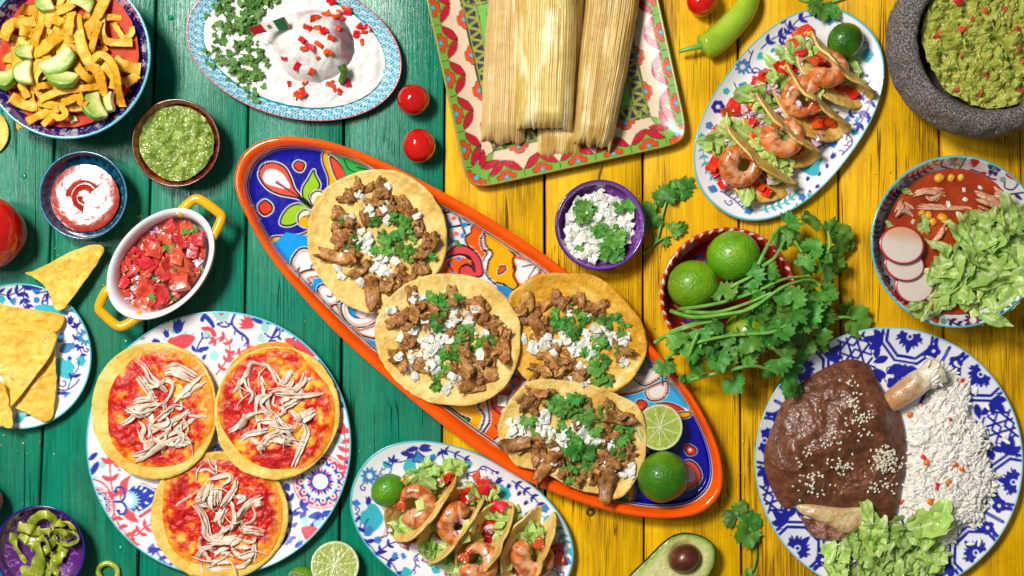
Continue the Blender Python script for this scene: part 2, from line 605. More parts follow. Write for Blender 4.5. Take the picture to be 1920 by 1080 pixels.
# ------------------------------------------------------------------ dishes
def ellipse(cx, cy, a, b, rot=0.0, n=720, e=2.0):
    """outline in photo coordinates; rot in degrees, counter-clockwise as seen"""
    t = np.linspace(0, 2 * pi, n, endpoint=False)
    c, d = np.cos(t), np.sin(t)
    x = a * np.sign(c) * np.abs(c) ** (2 / e); y = b * np.sign(d) * np.abs(d) ** (2 / e)
    r = radians(rot)
    return np.stack([cx + x * cos(r) - y * sin(r), cy - (x * sin(r) + y * cos(r))], 1)

def profile(pts, ds, R):
    p = curve(pts, False, 10)
    q = p * np.array([R, 1.0])
    q = resample(q, ds=ds)
    return q / np.array([R, 1.0])

def dish(name, label, cat, outline, zrim, prof_out, prof_in, R, mat, paint, ds_in=2.0, ds_out=7.0, axis=None, group=None, parent=None, hmap=True, relief=None, tcut=0.0):
    """a dish swept between its outline and its middle. outline: rim as seen in the photo; profiles are (share of rim radius, height)"""
    o = W2(outline, zrim)
    c = o.mean(0) if axis is None else axis
    po = profile(prof_out, ds_out, R); pi_ = profile(prof_in, ds_in, R)
    if tcut:      # the middle lies under the food: wider rings there
        keep = (pi_[:, 0] >= tcut) | (np.arange(len(pi_)) % 6 == 0)
        keep[-1] = True
        pi_ = pi_[keep]
    tz = np.concatenate([po, pi_[1:]])
    inner = np.concatenate([np.zeros(len(po), bool), np.ones(len(pi_) - 1, bool)])
    n = len(o)
    if axis is None:
        base = np.zeros((n, 2)) + c
    else:
        base = axis
    XY = base[None] + (o - base)[None] * tz[:, 0][:, None, None]
    Z = np.repeat(tz[:, 1][:, None], n, 1)
    V = np.concatenate([XY, Z[..., None]], -1).reshape(-1, 3)
    if relief is not None:
        V = relief(V, np.repeat(tz[:, 0], n), np.repeat(inner, n))
    F = grid_faces(len(tz), n)
    cv = Canvas(V, '#ffffff')
    cv.t = np.repeat(tz[:, 0], n); cv.inner = np.repeat(inner, n); cv.z = V[:, 2]
    cv.th = np.tile(np.arange(n) / n, len(tz))
    paint(cv)
    org = np.array([o.mean(0)[0], o.mean(0)[1], 0.0])
    ob = mk(name, V, F, mat, parent, col=cv.C, origin=org)
    if parent is None:
        tag(ob, label, cat, group)
    if hmap:
        stamp(V)
    return ob
# ------------------------------------------------------------------ the table: painted boards
def plank_edges(xm, k):
    return lambda y: xm + k * (y - 540)
bounds = [(-300, -.05), (-110, -.045), (90, -.040), (275, -.032), (459, -.018), (641, -.010), (831, -.007), (1021.5, .002), (1206, .004),
          (1387.5, .007), (1576, .015), (1769, .022), (1962, .03), (2160, .035)]
table = tag(bpy.data.objects.new('table', None), 'table top of green and yellow painted boards', None, None, 'structure')
_link(table, None, (0, 0, -45))
y0, y1 = -330.0, 1410.0
PLANKS = []
for i in range(len(bounds) - 1):
    (xa, ka), (xb, kb) = bounds[i], bounds[i + 1]
    g = 2.0
    rows = []
    for y in np.linspace(y0, y1, 60):
        wob = 0.5 * math.sin(y * 0.013 + i * 2.1)
        L = xa + ka * (y - 540) + g + wob; R_ = xb + kb * (y - 540) - g + wob * .6
        a, b = W(L, y), W(R_, y)
        dz = (i * 37 % 5) * 0.5 - 2.2
        sec = [(a[0], -40), (a[0], dz - 3.5), (a[0] + .8, dz - 1.2), (a[0] + 2.8, dz), (b[0] - 2.8, dz), (b[0] - .8, dz - 1.2), (b[0], dz - 3.5), (b[0], -40)]
        rows.append([(x, a[1], z) for x, z in sec])
    V = np.array(rows).reshape(-1, 3)
    F = grid_faces(60, 8, True, flip=True)
    PLANKS.append(None); o = PLANKS[-1] = mk('plank', V, F, M['wood_green'] if i < 6 else M['wood_yellow'], table)
    m = o.modifiers.new('edges', 'EDGE_SPLIT'); m.split_angle = radians(50)
# dark underside seen through the joints
c = [W(-400, -400), W(2300, -400), W(2300, 1480), W(-400, 1480)]
V = [(p[0], p[1], z) for z in (-44, -41) for p in c]
mk('batten', V, [[3, 2, 1, 0], [4, 5, 6, 7], [0, 1, 5, 4], [1, 2, 6, 5], [2, 3, 7, 6], [3, 0, 4, 7]], M['gap'], table, smooth=False)

# screws and nail heads sunk into the boards
M['brass'] = noisy('dull_screw_metal', [(0.3, '#4a3a18'), (0.7, '#8a7130')], 0.3, rough=0.4, bump=0.5, metal=0.7)
M['green_nail'] = noisy('painted_nail', [(0.3, '#0a6a4c'), (0.7, '#17966c')], 0.2, rough=0.2, coat=0.5)
def disc_head(px, py, r, h, slot, mat, nm):
    c = W(px, py); n = 20
    prof = [(1.15, -3), (1.15, -.4), (1.0, h * .6), (.8, h), (0.02, h * (.6 if slot else 1.25))]
    V = np.array([[c[0] + r * t * cos(2 * pi * k / n), c[1] + r * t * sin(2 * pi * k / n), z] for t, z in prof for k in range(n)])
    if slot:
        x, y = V[:, 0] - c[0], V[:, 1] - c[1]
        V[:, 2] -= 1.2 * ((np.abs(x + y) < r * .25) | (np.abs(x - y) < r * .25)) * (np.hypot(x, y) < r * .7)
    k = max(i for i, (xm, sl) in enumerate(bounds[:-1]) if xm + sl * (py - 540) < px)
    mk(nm, V, grid_faces(len(prof), n), mat, PLANKS[k])
disc_head(1107, 960, 8, .8, True, M['brass'], 'screw')
for px, py in [(320, 33), (45, 330), (226, 1028), (236, 641), (597, 960)]:
    disc_head(px, py, 4.5, 1.2, False, M['green_nail'], 'nail')
HG[:] = 0.0

# ------------------------------------------------------------------ dish shapes
PLATE_OUT = [(0.0, 1), (0.55, 1), (0.6, 0), (0.64, 1), (0.8, 5), (0.94, 14), (0.99, 19.5), (1.0, 21.5)]
PLATE_IN = [(1.0, 21.5), (0.995, 23), (0.985, 22.6), (0.9, 15.5), (0.8, 9.5), (0.7, 7), (0.55, 6)]
PLATE_MID = [(0.55, 6), (0.02, 6)]
def plate(name, label, outline, R, paint, mat, cat='plate', out='#f2f2f4', rim='#58b7c6', rimw=3.0, group=None, ds=2.1, inner_to=.55, z=1.0):
    def pt(cv):
        cv.C[:] = lin('#f1f0f3'); cv.C[~cv.inner] = lin(out)
        cv.mask = cv.inner.copy()
        paint(cv)
        a = sstep(1 - (rimw + 1.2) / R, 1 - rimw / R, cv.t)
        cv.C[:] = cv.C * (1 - a[:, None]) + np.array(lin(rim)) * a[:, None]
        cv.C[(~cv.inner) & (cv.t < .985)] = lin(out)
    pin = [(t, zz * z) for t, zz in PLATE_IN if t >= inner_to - .01]
    if pin[-1][0] > inner_to: pin.append((inner_to, 6 * z))
    pin += [(inner_to * .5, 6 * z), (0.0, 6 * z)]
    return dish(name, label, cat, outline, 22 * z, [(t, zz * z) for t, zz in PLATE_OUT], pin, R, mat, pt, ds_in=ds, group=group, tcut=inner_to + .04)

# ---- print 1: indigo and turquoise garden on white
I_, B_, T_ = '#2c2b9e', '#3c85c6', '#3db6c6'
def print_prawn_upper(cv):
    cv.push(1260, 0, 1 / 2.57)
    s = cv
    s.vine([(430, 235), (480, 190), (560, 150), (610, 95), (690, 72)], 2.6, I_, 5, 46, 20, ang=42)
    s.vine([(520, 230), (545, 180), (560, 140), (540, 105)], 2.4, I_, 3, 34, 16)
    s.fan(425, 250, 1.5, 80, T_); s.daisy(340, 322, 40, 9, B_, '#eef', .25)
    s.comb([(455, 330), (400, 350), (372, 310), (390, 245)], 2.6, I_, 4, 22, -1)
    s.curl(400, 345, 1.5, 200, I_, 2.6)
    s.tulip(475, 250, 1.4, -30, B_); s.clover(345, 420, 27, B_); s.stroke([(300, 400), (320, 440), (350, 455)], 2.4, I_)
    s.daisy(222, 515, 34, 6, I_, '#eef', .2, 22); s.clover(262, 440, 18, T_); s.tulip(290, 470, 1.0, 120, I_)
    s.clover(180, 605, 20, B_); s.vine([(150, 690), (152, 750), (165, 800), (195, 850)], 2.4, T_, 5, 30, 13)
    s.vine([(140, 640), (150, 690)], 2.4, T_, 2, 24, 11)
    s.blob(190, 930, 1.3, -70, B_); s.comb([(235, 920), (290, 955), (345, 1005)], 2.8, I_, 5, 22, -1)
    s.curl(280, 975, 1.2, 30, I_, 2.4); s.clover(370, 1012, 24, B_); s.comb([(430, 945), (470, 975), (510, 950)], 2.6, I_, 3, 20, 1)
    s.vine([(420, 1015), (480, 1000), (545, 975), (598, 930)], 2.4, T_, 6, 30, 13)
    s.vine([(585, 1000), (625, 985), (660, 950)], 2.2, T_, 3, 24, 11)
    s.fan(575, 880, 1.3, 20, I_); s.clover(628, 950, 20, B_)
    for x, y, k, r in [(648, 872, 1.2, -60), (705, 850, 1.2, -70), (745, 812, 1.2, -80), (765, 765, 1.7, -50), (690, 905, 1.2, -30), (660, 915, .9, 60)]:
        s.tulip(x, y, k, r, I_)
    s.blob(600, 800, 4.2, -25, T_); s.curl(640, 765, 1.4, 140, I_, 2.6); s.blob(755, 705, 1.2, -60, B_); s.clover(775, 690, 24, B_)
    s.curl(745, 700, 1.1, 60, I_, 2.4)
    s.comb([(792, 628), (850, 650), (868, 690), (820, 745)], 2.8, I_, 5, 24, 1)
    s.fan(868, 650, 1.5, -50, T_)
    s.vine([(805, 610), (850, 560), (900, 545), (950, 575)], 2.6, I_, 4, 30, 15)
    s.vine([(1000, 345), (975, 420), (955, 500), (905, 600)], 2.6, I_, 5, 40, 18)
    s.vine([(985, 400), (945, 420), (915, 465)], 2.4, I_, 3, 30, 14)
    s.tulip(830, 590, 1.7, -40, B_); s.tulip(885, 590, 1.5, -60, B_); s.blob(925, 430, 1.5, -10, B_); s.clover(945, 262, 30, T_)
    s.blob(915, 290, 1.3, -30, T_); s.curl(930, 215, 1.2, -90, I_, 2.6); s.blob(735, 100, 1.4, -10, T_); s.clover(770, 95, 18, B_)
    s.stroke([(800, 100), (840, 120), (870, 150)], 2.6, I_); s.dot(940, 365, 8, I_); s.clover(690, 700, 16, B_)
    s.comb([(640, 715), (690, 720), (740, 690)], 2.4, I_, 3, 16, -1)
    cv.pop()
def print_prawn_lower(cv):
    s = cv
    cv.push(640, 820, 1 / 4.154)
    s.vine([(270, 420), (370, 300), (400, 190)], 2.4, I_, 2, 60, 24)
    s.blob(340, 240, 2.0, -60, T_); s.curl(385, 190, 2.2, 10, I_, 2.8)
    s.stroke([(400, 190), (470, 190), (560, 150), (595, 80)], 2.8, I_)
    for x, y, L, r in [(460, 120, 95, 10), (600, 90, 110, 5), (600, 80, 110, 165), (560, 120, 80, 130), (610, 75, 90, -5)]:
        s.leaf(x, y, L, 40, r, I_)
    s.fill([(600, 120), (660, 150), (690, 170), (640, 190), (600, 195), (555, 190), (560, 160)], B_); s.stroke([(600, 110), (640, 150), (680, 165), (650, 190), (600, 195), (550, 185), (570, 150), (600, 110)], 2.6, I_)
    s.blob(480, 240, 3.4, -10, T_); s.clover(715, 157, 30, B_)
    s.vine([(780, 90), (790, 150), (815, 205)], 2.8, I_, 2, 60, 26); s.vine([(780, 100), (850, 110), (910, 140), (965, 165)], 2.8, I_, 3, 50, 18)
    s.tulip(870, 200, 2.6, -40, B_); s.fan(970, 190, 2.2, 40, T_)
    s.comb([(985, 330), (985, 285), (1060, 260), (1110, 225), (1200, 270)], 2.8, I_, 5, 26, 1)
    s.dot(1215, 275, 14, I_)
    for x, y, k, r in [(1205, 365, 3.2, -50), (1290, 405, 2.4, -60), (1370, 455, 2.2, -50), (1420, 525, 2.2, -40)]:
        s.tulip(x, y, k, r, I_)
    s.blob(1190, 470, 4.4, -20, T_); s.fan(1430, 600, 3.0, 10, I_); s.curl(1610, 765, 2.4, 90, I_, 2.6)
    s.vine([(1330, 340), (1420, 400), (1490, 460), (1540, 520)], 2.8, I_, 4, 55, 24)
    s.vine([(1545, 600), (1640, 670), (1710, 760), (1770, 875)], 2.4, T_, 6, 60, 24)
    s.clover(1585, 555, 36, B_); s.blob(1740, 990, 2.0, -60, B_); s.curl(1715, 1060, 2.4, 60, I_, 2.8)
    s.daisy(220, 300, 72, 10, B_, '#f4f4ff', .25); s.curl(175, 395, 2.2, 120, I_, 2.8); s.comb([(270, 330), (300, 280), (320, 240)], 2.4, I_, 3, 20, 1)
    s.tulip(205, 530, 3.4, -80, I_); s.blob(110, 540, 1.8, -80, B_); s.curl(120, 560, 1.8, -60, I_, 2.6)
    s.vine([(125, 590), (150, 660), (140, 740), (160, 800)], 2.6, I_, 3, 55, 26)
    s.blob(330, 640, 6.0, 185, T_); s.curl(215, 710, 3.2, 100, I_, 3.0)
    s.fill([(175, 760), (200, 700), (235, 700), (245, 740), (220, 770)], B_)
    s.vine([(150, 780), (230, 850), (280, 910), (390, 980), (440, 1060)], 2.8, I_, 4, 90, 34)
    s.clover(285, 800, 32, B_); s.tulip(400, 950, 3.0, -60, B_); s.tulip(470, 900, 2.6, 60, B_)
    s.vine([(285, 905), (320, 870), (380, 830), (440, 810)], 2.8, I_, 3, 55, 24)
    s.fan(490, 1010, 3.4, 70, T_); s.comb([(600, 910), (570, 940), (580, 1000), (555, 1040)], 2.8, I_, 4, 28, -1)
    s.blob(720, 1060, 2.0, -60, T_)
    cv.pop()
    # far side of the print, below the picture
    for k in range(7):
        s.vine([(720 + k * 45, 1075 + k * 8), (735 + k * 45, 1095 + k * 7), (760 + k * 45, 1110 + k * 6)], 2.6, I_, 3, 13, 6)
def print_chip_plate(cv):
    s = cv
    cv.push(0, 500, 1 / 3.373)
    s.vine([(-40, 160), (40, 180), (100, 165), (150, 130)], 2.6, I_, 4, 60, 22); s.vine([(155, 150), (150, 200), (170, 245)], 2.6, I_, 3, 50, 22)
    s.stroke([(150, 205), (185, 250), (150, 252), (160, 215)], 2.4, I_); s.blob(195, 130, 2.4, 0, B_); s.leaf(140, 115, 150, 26, 10, I_)
    s.fan(60, 215, 1.8, 10, B_); s.clover(10, 210, 28, T_); s.clover(232, 212, 22, B_)
    s.stroke([(230, 170), (300, 160), (290, 210), (265, 230), (330, 260)], 2.8, I_); s.curl(290, 225, 2.0, 100, I_, 2.8); s.vine([(280, 175), (320, 195), (345, 240)], 2.6, I_, 2, 40, 20)
    s.fill([(225, 245), (300, 240), (410, 270), (400, 300), (300, 300), (225, 275)], T_)
    s.clover(470, 265, 32, T_); s.curl(455, 250, 1.8, -40, I_, 2.6); s.tulip(440, 370, 2.8, -80, I_); s.clover(420, 295, 16, B_)
    s.comb([(490, 385), (510, 355), (535, 365)], 2.6, I_, 3, 18, -1)
    s.vine([(470, 470), (490, 420), (480, 385)], 2.4, I_, 2, 40, 18); s.vine([(465, 520), (490, 490), (520, 555)], 2.4, I_, 3, 34, 16)
    s.leaf(365, 480, 75, 50, -60, B_); s.leaf(375, 535, 110, 60, -25, B_)
    s.daisy(543, 445, 62, 12, B_, '#f4f6ff', .24); s.curl(548, 525, 1.4, 60, I_, 2.6)
    s.tulip(375, 620, 2.0, -90, I_); s.tulip(435, 605, 2.0, -80, I_); s.blob(360, 680, 4.0, -35, T_)
    s.clover(512, 598, 34, T_); s.stroke([(500, 600), (495, 640), (455, 700), (430, 770)], 2.6, I_); s.leaf(460, 700, 60, 24, -20, I_); s.leaf(455, 705, 40, 20, -120, I_)
    s.curl(400, 735, 2.4, 70, I_, 2.8); s.stroke([(360, 775), (420, 780), (470, 750), (500, 715)], 3.0, I_); s.leaf(360, 800, 90, 24, 0, I_); s.leaf(400, 830, 60, 16, -40, B_)
    s.clover(130, 945, 34, T_); s.leaf(160, 945, 60, 22, -20, I_); s.blob(100, 940, 1.8, 60, T_); s.leaf(0, 1000, 60, 20, 20, I_); s.dot(10, 1010, 14, I_)
    cv.pop()

oval_upper = plate('oval_plate', 'white oval plate with blue flower print holding shrimp tacos at upper right', ellipse(1479, 214, 221, 138, 53, 800, 2.25), 180, print_prawn_upper, M['melamine'], rim='#5fb9c6', inner_to=.42)
oval_lower = plate('oval_plate', 'white oval plate with blue flower print holding shrimp tacos at bottom edge', ellipse(866, 990, 221, 139, -26.8, 800, 2.2), 180, print_prawn_lower, M['melamine'], rim='#5fb9c6', inner_to=.42)
chip_plate = plate('round_plate', 'white plate with blue flower print under tortilla chips at left edge', ellipse(35, 668, 137, 137, 0, 640), 137, print_chip_plate, M['melamine'], rim='#46aeb4', rimw=2.6, inner_to=.35)

# ---- print 2: coral, blue and mint folk garden
R_, N_, G_ = '#e4505c', '#2b3fae', '#a6dcd8'
def medallion(s, x, y, k, sc=1.0):
    s.push(x, y, sc, k)
    s.dot(0, 0, 52, R_); s.dot(0, 0, 49.5, '#f3f2f5'); s.dot(0, 0, 47.5, R_)
    n = 11
    for q in range(n):
        a = 2 * pi * q / n
        s.push(cos(a) * 43, sin(a) * 43, 1, math.degrees(a)); s.fill([(6, -9), (-7, 0), (6, 9)], '#f3f2f5', False); s.fill([(4, -5), (-3, 0), (4, 5)], R_, False); s.pop()
    pts = []
    for q in range(2 * n):
        a = 2 * pi * (q + .0) / (2 * n); r = 46 if q % 2 else 37
        pts.append((cos(a) * r, sin(a) * r))
    s.fill(pts, N_, n=2)
    s.dot(0, 0, 32.5, G_); s.dot(0, 0, 30, '#f6f5f7')
    for q in range(n):
        a = 2 * pi * (q + .5) / n
        s.dot(cos(a) * 36, sin(a) * 36, 5.5, '#e7f3f3'); s.dot(cos(a) * 36, sin(a) * 36, 3.2, R_)
        b = 2 * pi * (q + .0) / n
        s.leaf(cos(b) * 12, sin(b) * 12, 15, 6.5, math.degrees(b), N_)
        s.leaf(cos(a) * 16, sin(a) * 16, 9, 5, math.degrees(a), R_)
    s.dot(0, 0, 18, N_); s.dot(0, 0, 14.5, '#f8f7f9')
    s.pop()
def print_tostada_plate(cv):
    s = cv
    cv.push(160, 580, 1 / 5.4)
    s.tulip(925, 250, 7.5, -80, N_); s.tulip(835, 290, 4.2, -110, N_); s.tulip(760, 335, 4.2, 190, N_); s.leaf(870, 205, 60, 26, 60, G_); s.leaf(1000, 260, 60, 20, -60, G_)
    s.leaf(1070, 270, 60, 20, -50, G_); s.leaf(780, 290, 50, 18, 30, G_); s.leaf(560, 310, 60, 16, -30, '#3f9a8a')
    s.fill([(830, 330), (860, 290), (920, 275), (970, 255), (1030, 250), (1090, 265), (1115, 290), (1090, 330), (1040, 385), (980, 400), (900, 370)], R_, n=4)
    s.stroke([(1120, 430), (1150, 350), (1185, 290), (1180, 240), (1215, 250)], 3.2, N_); s.leaf(1125, 430, 130, 50, -22, N_); s.leaf(1110, 430, 80, 40, -115, N_)
    s.stroke([(1185, 290), (1240, 290), (1255, 260)], 3, N_); s.fill([(1195, 230), (1245, 225), (1250, 275), (1205, 280)], G_)
    s.fill([(1170, 185), (1230, 172), (1290, 190), (1325, 240), (1325, 280), (1280, 270), (1260, 225), (1200, 220)], R_, n=4)
    s.fill([(1160, 110), (1185, 55), (1230, 50), (1300, 130), (1300, 180), (1260, 130), (1215, 90), (1195, 130)], N_, n=4)
    s.clover(1310, 470, 45, G_); s.leaf(1180, 500, 70, 30, -45, N_); s.vine([(1290, 40), (1340, 50), (1420, 60)], 2.2, G_, 5, 46, 26)
    cv.pop()
    cv.push(380, 570, 1 / 5.143)
    s.daisy(180, 105, 80, 11, G_, None); s.dot(180, 88, 24, R_)
    s.stroke([(310, 100), (280, 180), (330, 250), (400, 300), (440, 350), (430, 410)], 4.2, N_); s.comb([(300, 230), (350, 280), (410, 320), (440, 390)], 3.4, N_, 3, 40, 1)
    s.stroke([(285, 185), (230, 220), (180, 215), (160, 190), (190, 180)], 3.6, N_); s.dot(150, 195, 16, N_); s.stroke([(290, 180), (240, 190), (220, 170)], 3, N_)
    s.stroke([(20, 130), (60, 170), (100, 220)], 4, N_); s.dot(105, 215, 16, N_)
    s.fan(490, 220, 5.2, 210, R_); s.leaf(455, 140, 125, 28, 12, N_); s.leaf(495, 170, 180, 26, 8, N_)
    s.blob(560, 235, 2.8, -10, G_); s.fan(520, 350, 3.6, -20, G_)
    s.stroke([(720, 215), (680, 300), (665, 340), (700, 370)], 4, N_); s.stroke([(600, 285), (660, 325), (740, 300), (735, 240), (690, 300)], 3.4, N_); s.leaf(660, 340, 70, 30, 120, N_); s.leaf(670, 345, 80, 30, 35, N_); s.leaf(720, 310, 60, 30, 45, N_)
    s.dot(775, 252, 18, N_); s.leaf(800, 270, 90, 26, 25, G_)
    s.fill([(795, 335), (880, 330), (960, 370), (1040, 430), (1100, 495), (1040, 505), (960, 470), (900, 440), (820, 400)], R_, n=4); s.dot(895, 335, 28, N_); s.dot(895, 345, 12, G_); s.dot(985, 380, 22, N_)
    s.vine([(130, 680), (200, 590), (250, 500), (260, 400), (200, 320), (110, 355)], 3.2, R_, 6, 66, 34, ang=55); s.vine([(230, 540), (290, 490), (350, 470), (440, 430)], 3.2, R_, 3, 60, 30)
    s.clover(112, 500, 52, G_); s.leaf(0, 440, 70, 44, -20, N_); s.leaf(0, 540, 60, 34, -60, N_); s.dot(540, 400, 16, R_)
    s.fill([(1120, 530), (1165, 560), (1190, 620), (1180, 645), (1140, 620), (1118, 570)], N_); s.fill([(1195, 665), (1220, 680), (1225, 740), (1205, 730)], N_)
    s.leaf(1070, 520, 60, 26, 40, G_); s.daisy(1280, 830, 60, 9, G_, R_, .2); s.dot(1330, 970, 30, N_); s.dot(1330, 965, 14, '#f4f4f6'); s.stroke([(1365, 1000), (1340, 960)], 2.5, N_)
    cv.pop()
    cv.push(150, 850, 1 / 4.696)
    s.fill([(75, 60), (100, 10), (155, -10), (150, 20), (110, 60)], N_); s.fill([(95, 200), (90, 150), (120, 95), (165, 70), (165, 120), (135, 170)], N_)
    s.clover(200, 100, 34, G_); s.leaf(110, 215, 50, 20, -10, G_)
    s.vine([(300, 500), (285, 330), (268, 200), (262, 80)], 3.2, R_, 3, 95, 42, start=.3, ang=55); s.fill([(310, 90), (340, 120), (330, 150), (370, 155), (300, 110)], R_)
    s.push(195, 420, 1, -18); medallion(s, -75, 10, 20, 3.1); s.pop()
    s.stroke([(100, 225), (190, 255), (260, 330), (295, 420), (300, 520), (265, 590)], 3.2, R_)
    s.fill([(350, 270), (380, 230), (450, 190), (430, 240), (420, 300), (440, 340), (500, 280), (560, 260), (640, 300), (690, 330), (640, 480), (600, 510), (540, 520), (480, 530), (515, 608), (430, 590), (375, 540), (400, 480), (360, 430), (345, 360)], R_, n=4)
    s.fill([(430, 330), (480, 275), (560, 270), (640, 310), (690, 370), (650, 450), (560, 515), (490, 525), (440, 490)], '#c9eaf0', n=4)
    s.fill([(425, 345), (470, 292), (550, 285), (620, 315), (670, 360), (630, 440), (550, 500), (480, 515), (435, 470)], N_, n=4)
    s.push(430, 415, 1, -5)
    for q in range(11):
        a = -90 + 18 * q
        s.leaf(0, 0, 105 - abs(q - 5) * 3, 22, a, '#a9dfe2')
    s.dot(0, 0, 72, '#a9dfe2'); s.dot(-10, 0, 55, '#d8f0f2'); s.dot(-20, 0, 38, '#f4f6f8'); s.pop()
    for x, y, r in [(540, 320, -50), (570, 345, -45), (500, 310, -60), (620, 380, -20), (580, 430, 20), (530, 465, 50), (500, 495, 60)]:
        s.leaf(x - 12, y, 42, 18, r, '#f4f6ff')
    s.fill([(640, 480), (520, 545), (530, 570), (580, 540), (620, 515)], R_)
    for x, y in [(480, 245), (570, 255), (640, 290)]: s.dot(x, y, 10, '#f6e8ea')
    s.stroke([(305, 425), (360, 425), (395, 380), (380, 310), (330, 300), (310, 335)], 4.4, N_); s.dot(315, 335, 18, N_); s.stroke([(305, 425), (370, 430), (405, 470), (395, 525), (350, 535), (330, 505)], 4.4, N_); s.dot(340, 510, 18, N_)
    s.vine([(300, 520), (330, 610), (390, 690), (430, 740), (460, 800)], 3.2, R_, 4, 75, 36, ang=55); s.vine([(420, 715), (500, 720), (560, 660), (640, 620)], 3.2, R_, 4, 80, 36, ang=60)
    s.vine([(640, 800), (690, 890), (760, 970), (860, 1035)], 3.6, N_, 4, 75, 34); s.leaf(610, 900, 60, 30, 30, G_); s.fan(660, 860, 2.6, 200, N_)
    cv.pop()
    cv.push(520, 820, 1 / 4.156)
    medallion(s, 335, 345, 0, 4.15)
    s.vine([(520, 290), (525, 180), (535, 80), (520, -40)], 3, R_, 5, 80, 38, ang=60); s.dot(543, 195, 16, N_); s.clover(470, 20, 40, G_)
    s.vine([(60, 830), (95, 760), (110, 660), (130, 580), (190, 540)], 3.4, N_, 4, 70, 34); s.leaf(180, 640, 90, 46, -60, N_); s.leaf(90, 500, 80, 40, -60, N_); s.fan(60, 760, 3.2, 80, N_); s.leaf(60, 360, 70, 50, 60, N_); s.leaf(80, 500, 70, 30, -90, N_)
    s.stroke([(360, 580), (350, 640), (300, 650), (260, 690), (290, 700)], 4, N_); s.leaf(360, 600, 125, 60, 170, N_); s.leaf(350, 610, 90, 50, -25, N_); s.dot(272, 690, 22, N_); s.fill([(285, 660), (350, 640), (330, 690), (295, 700)], G_)
    s.clover(215, 655, 38, G_); s.fill([(190, 700), (240, 690), (315, 712), (245, 795), (215, 790), (195, 750), (185, 730)], R_, n=3); s.leaf(135, 860, 90, 40, -40, N_); s.leaf(160, 810, 50, 20, -40, G_); s.leaf(30, 940, 40, 14, -10, N_); s.leaf(0, 945, 40, 14, -10, G_)
    cv.pop()
    s.fill([(410, 815), (425, 850), (400, 855)], '#222a55'); s.fill([(395, 845), (425, 850), (412, 856)], '#e09a2a')
tostada_plate = plate('round_plate', 'large white plate with red and blue folk flowers under three tostadas', ellipse(410, 832, 249, 249, 0, 900), 249, print_tostada_plate, M['melamine'], rim='#6dbfd0', rimw=3.0, inner_to=.40)

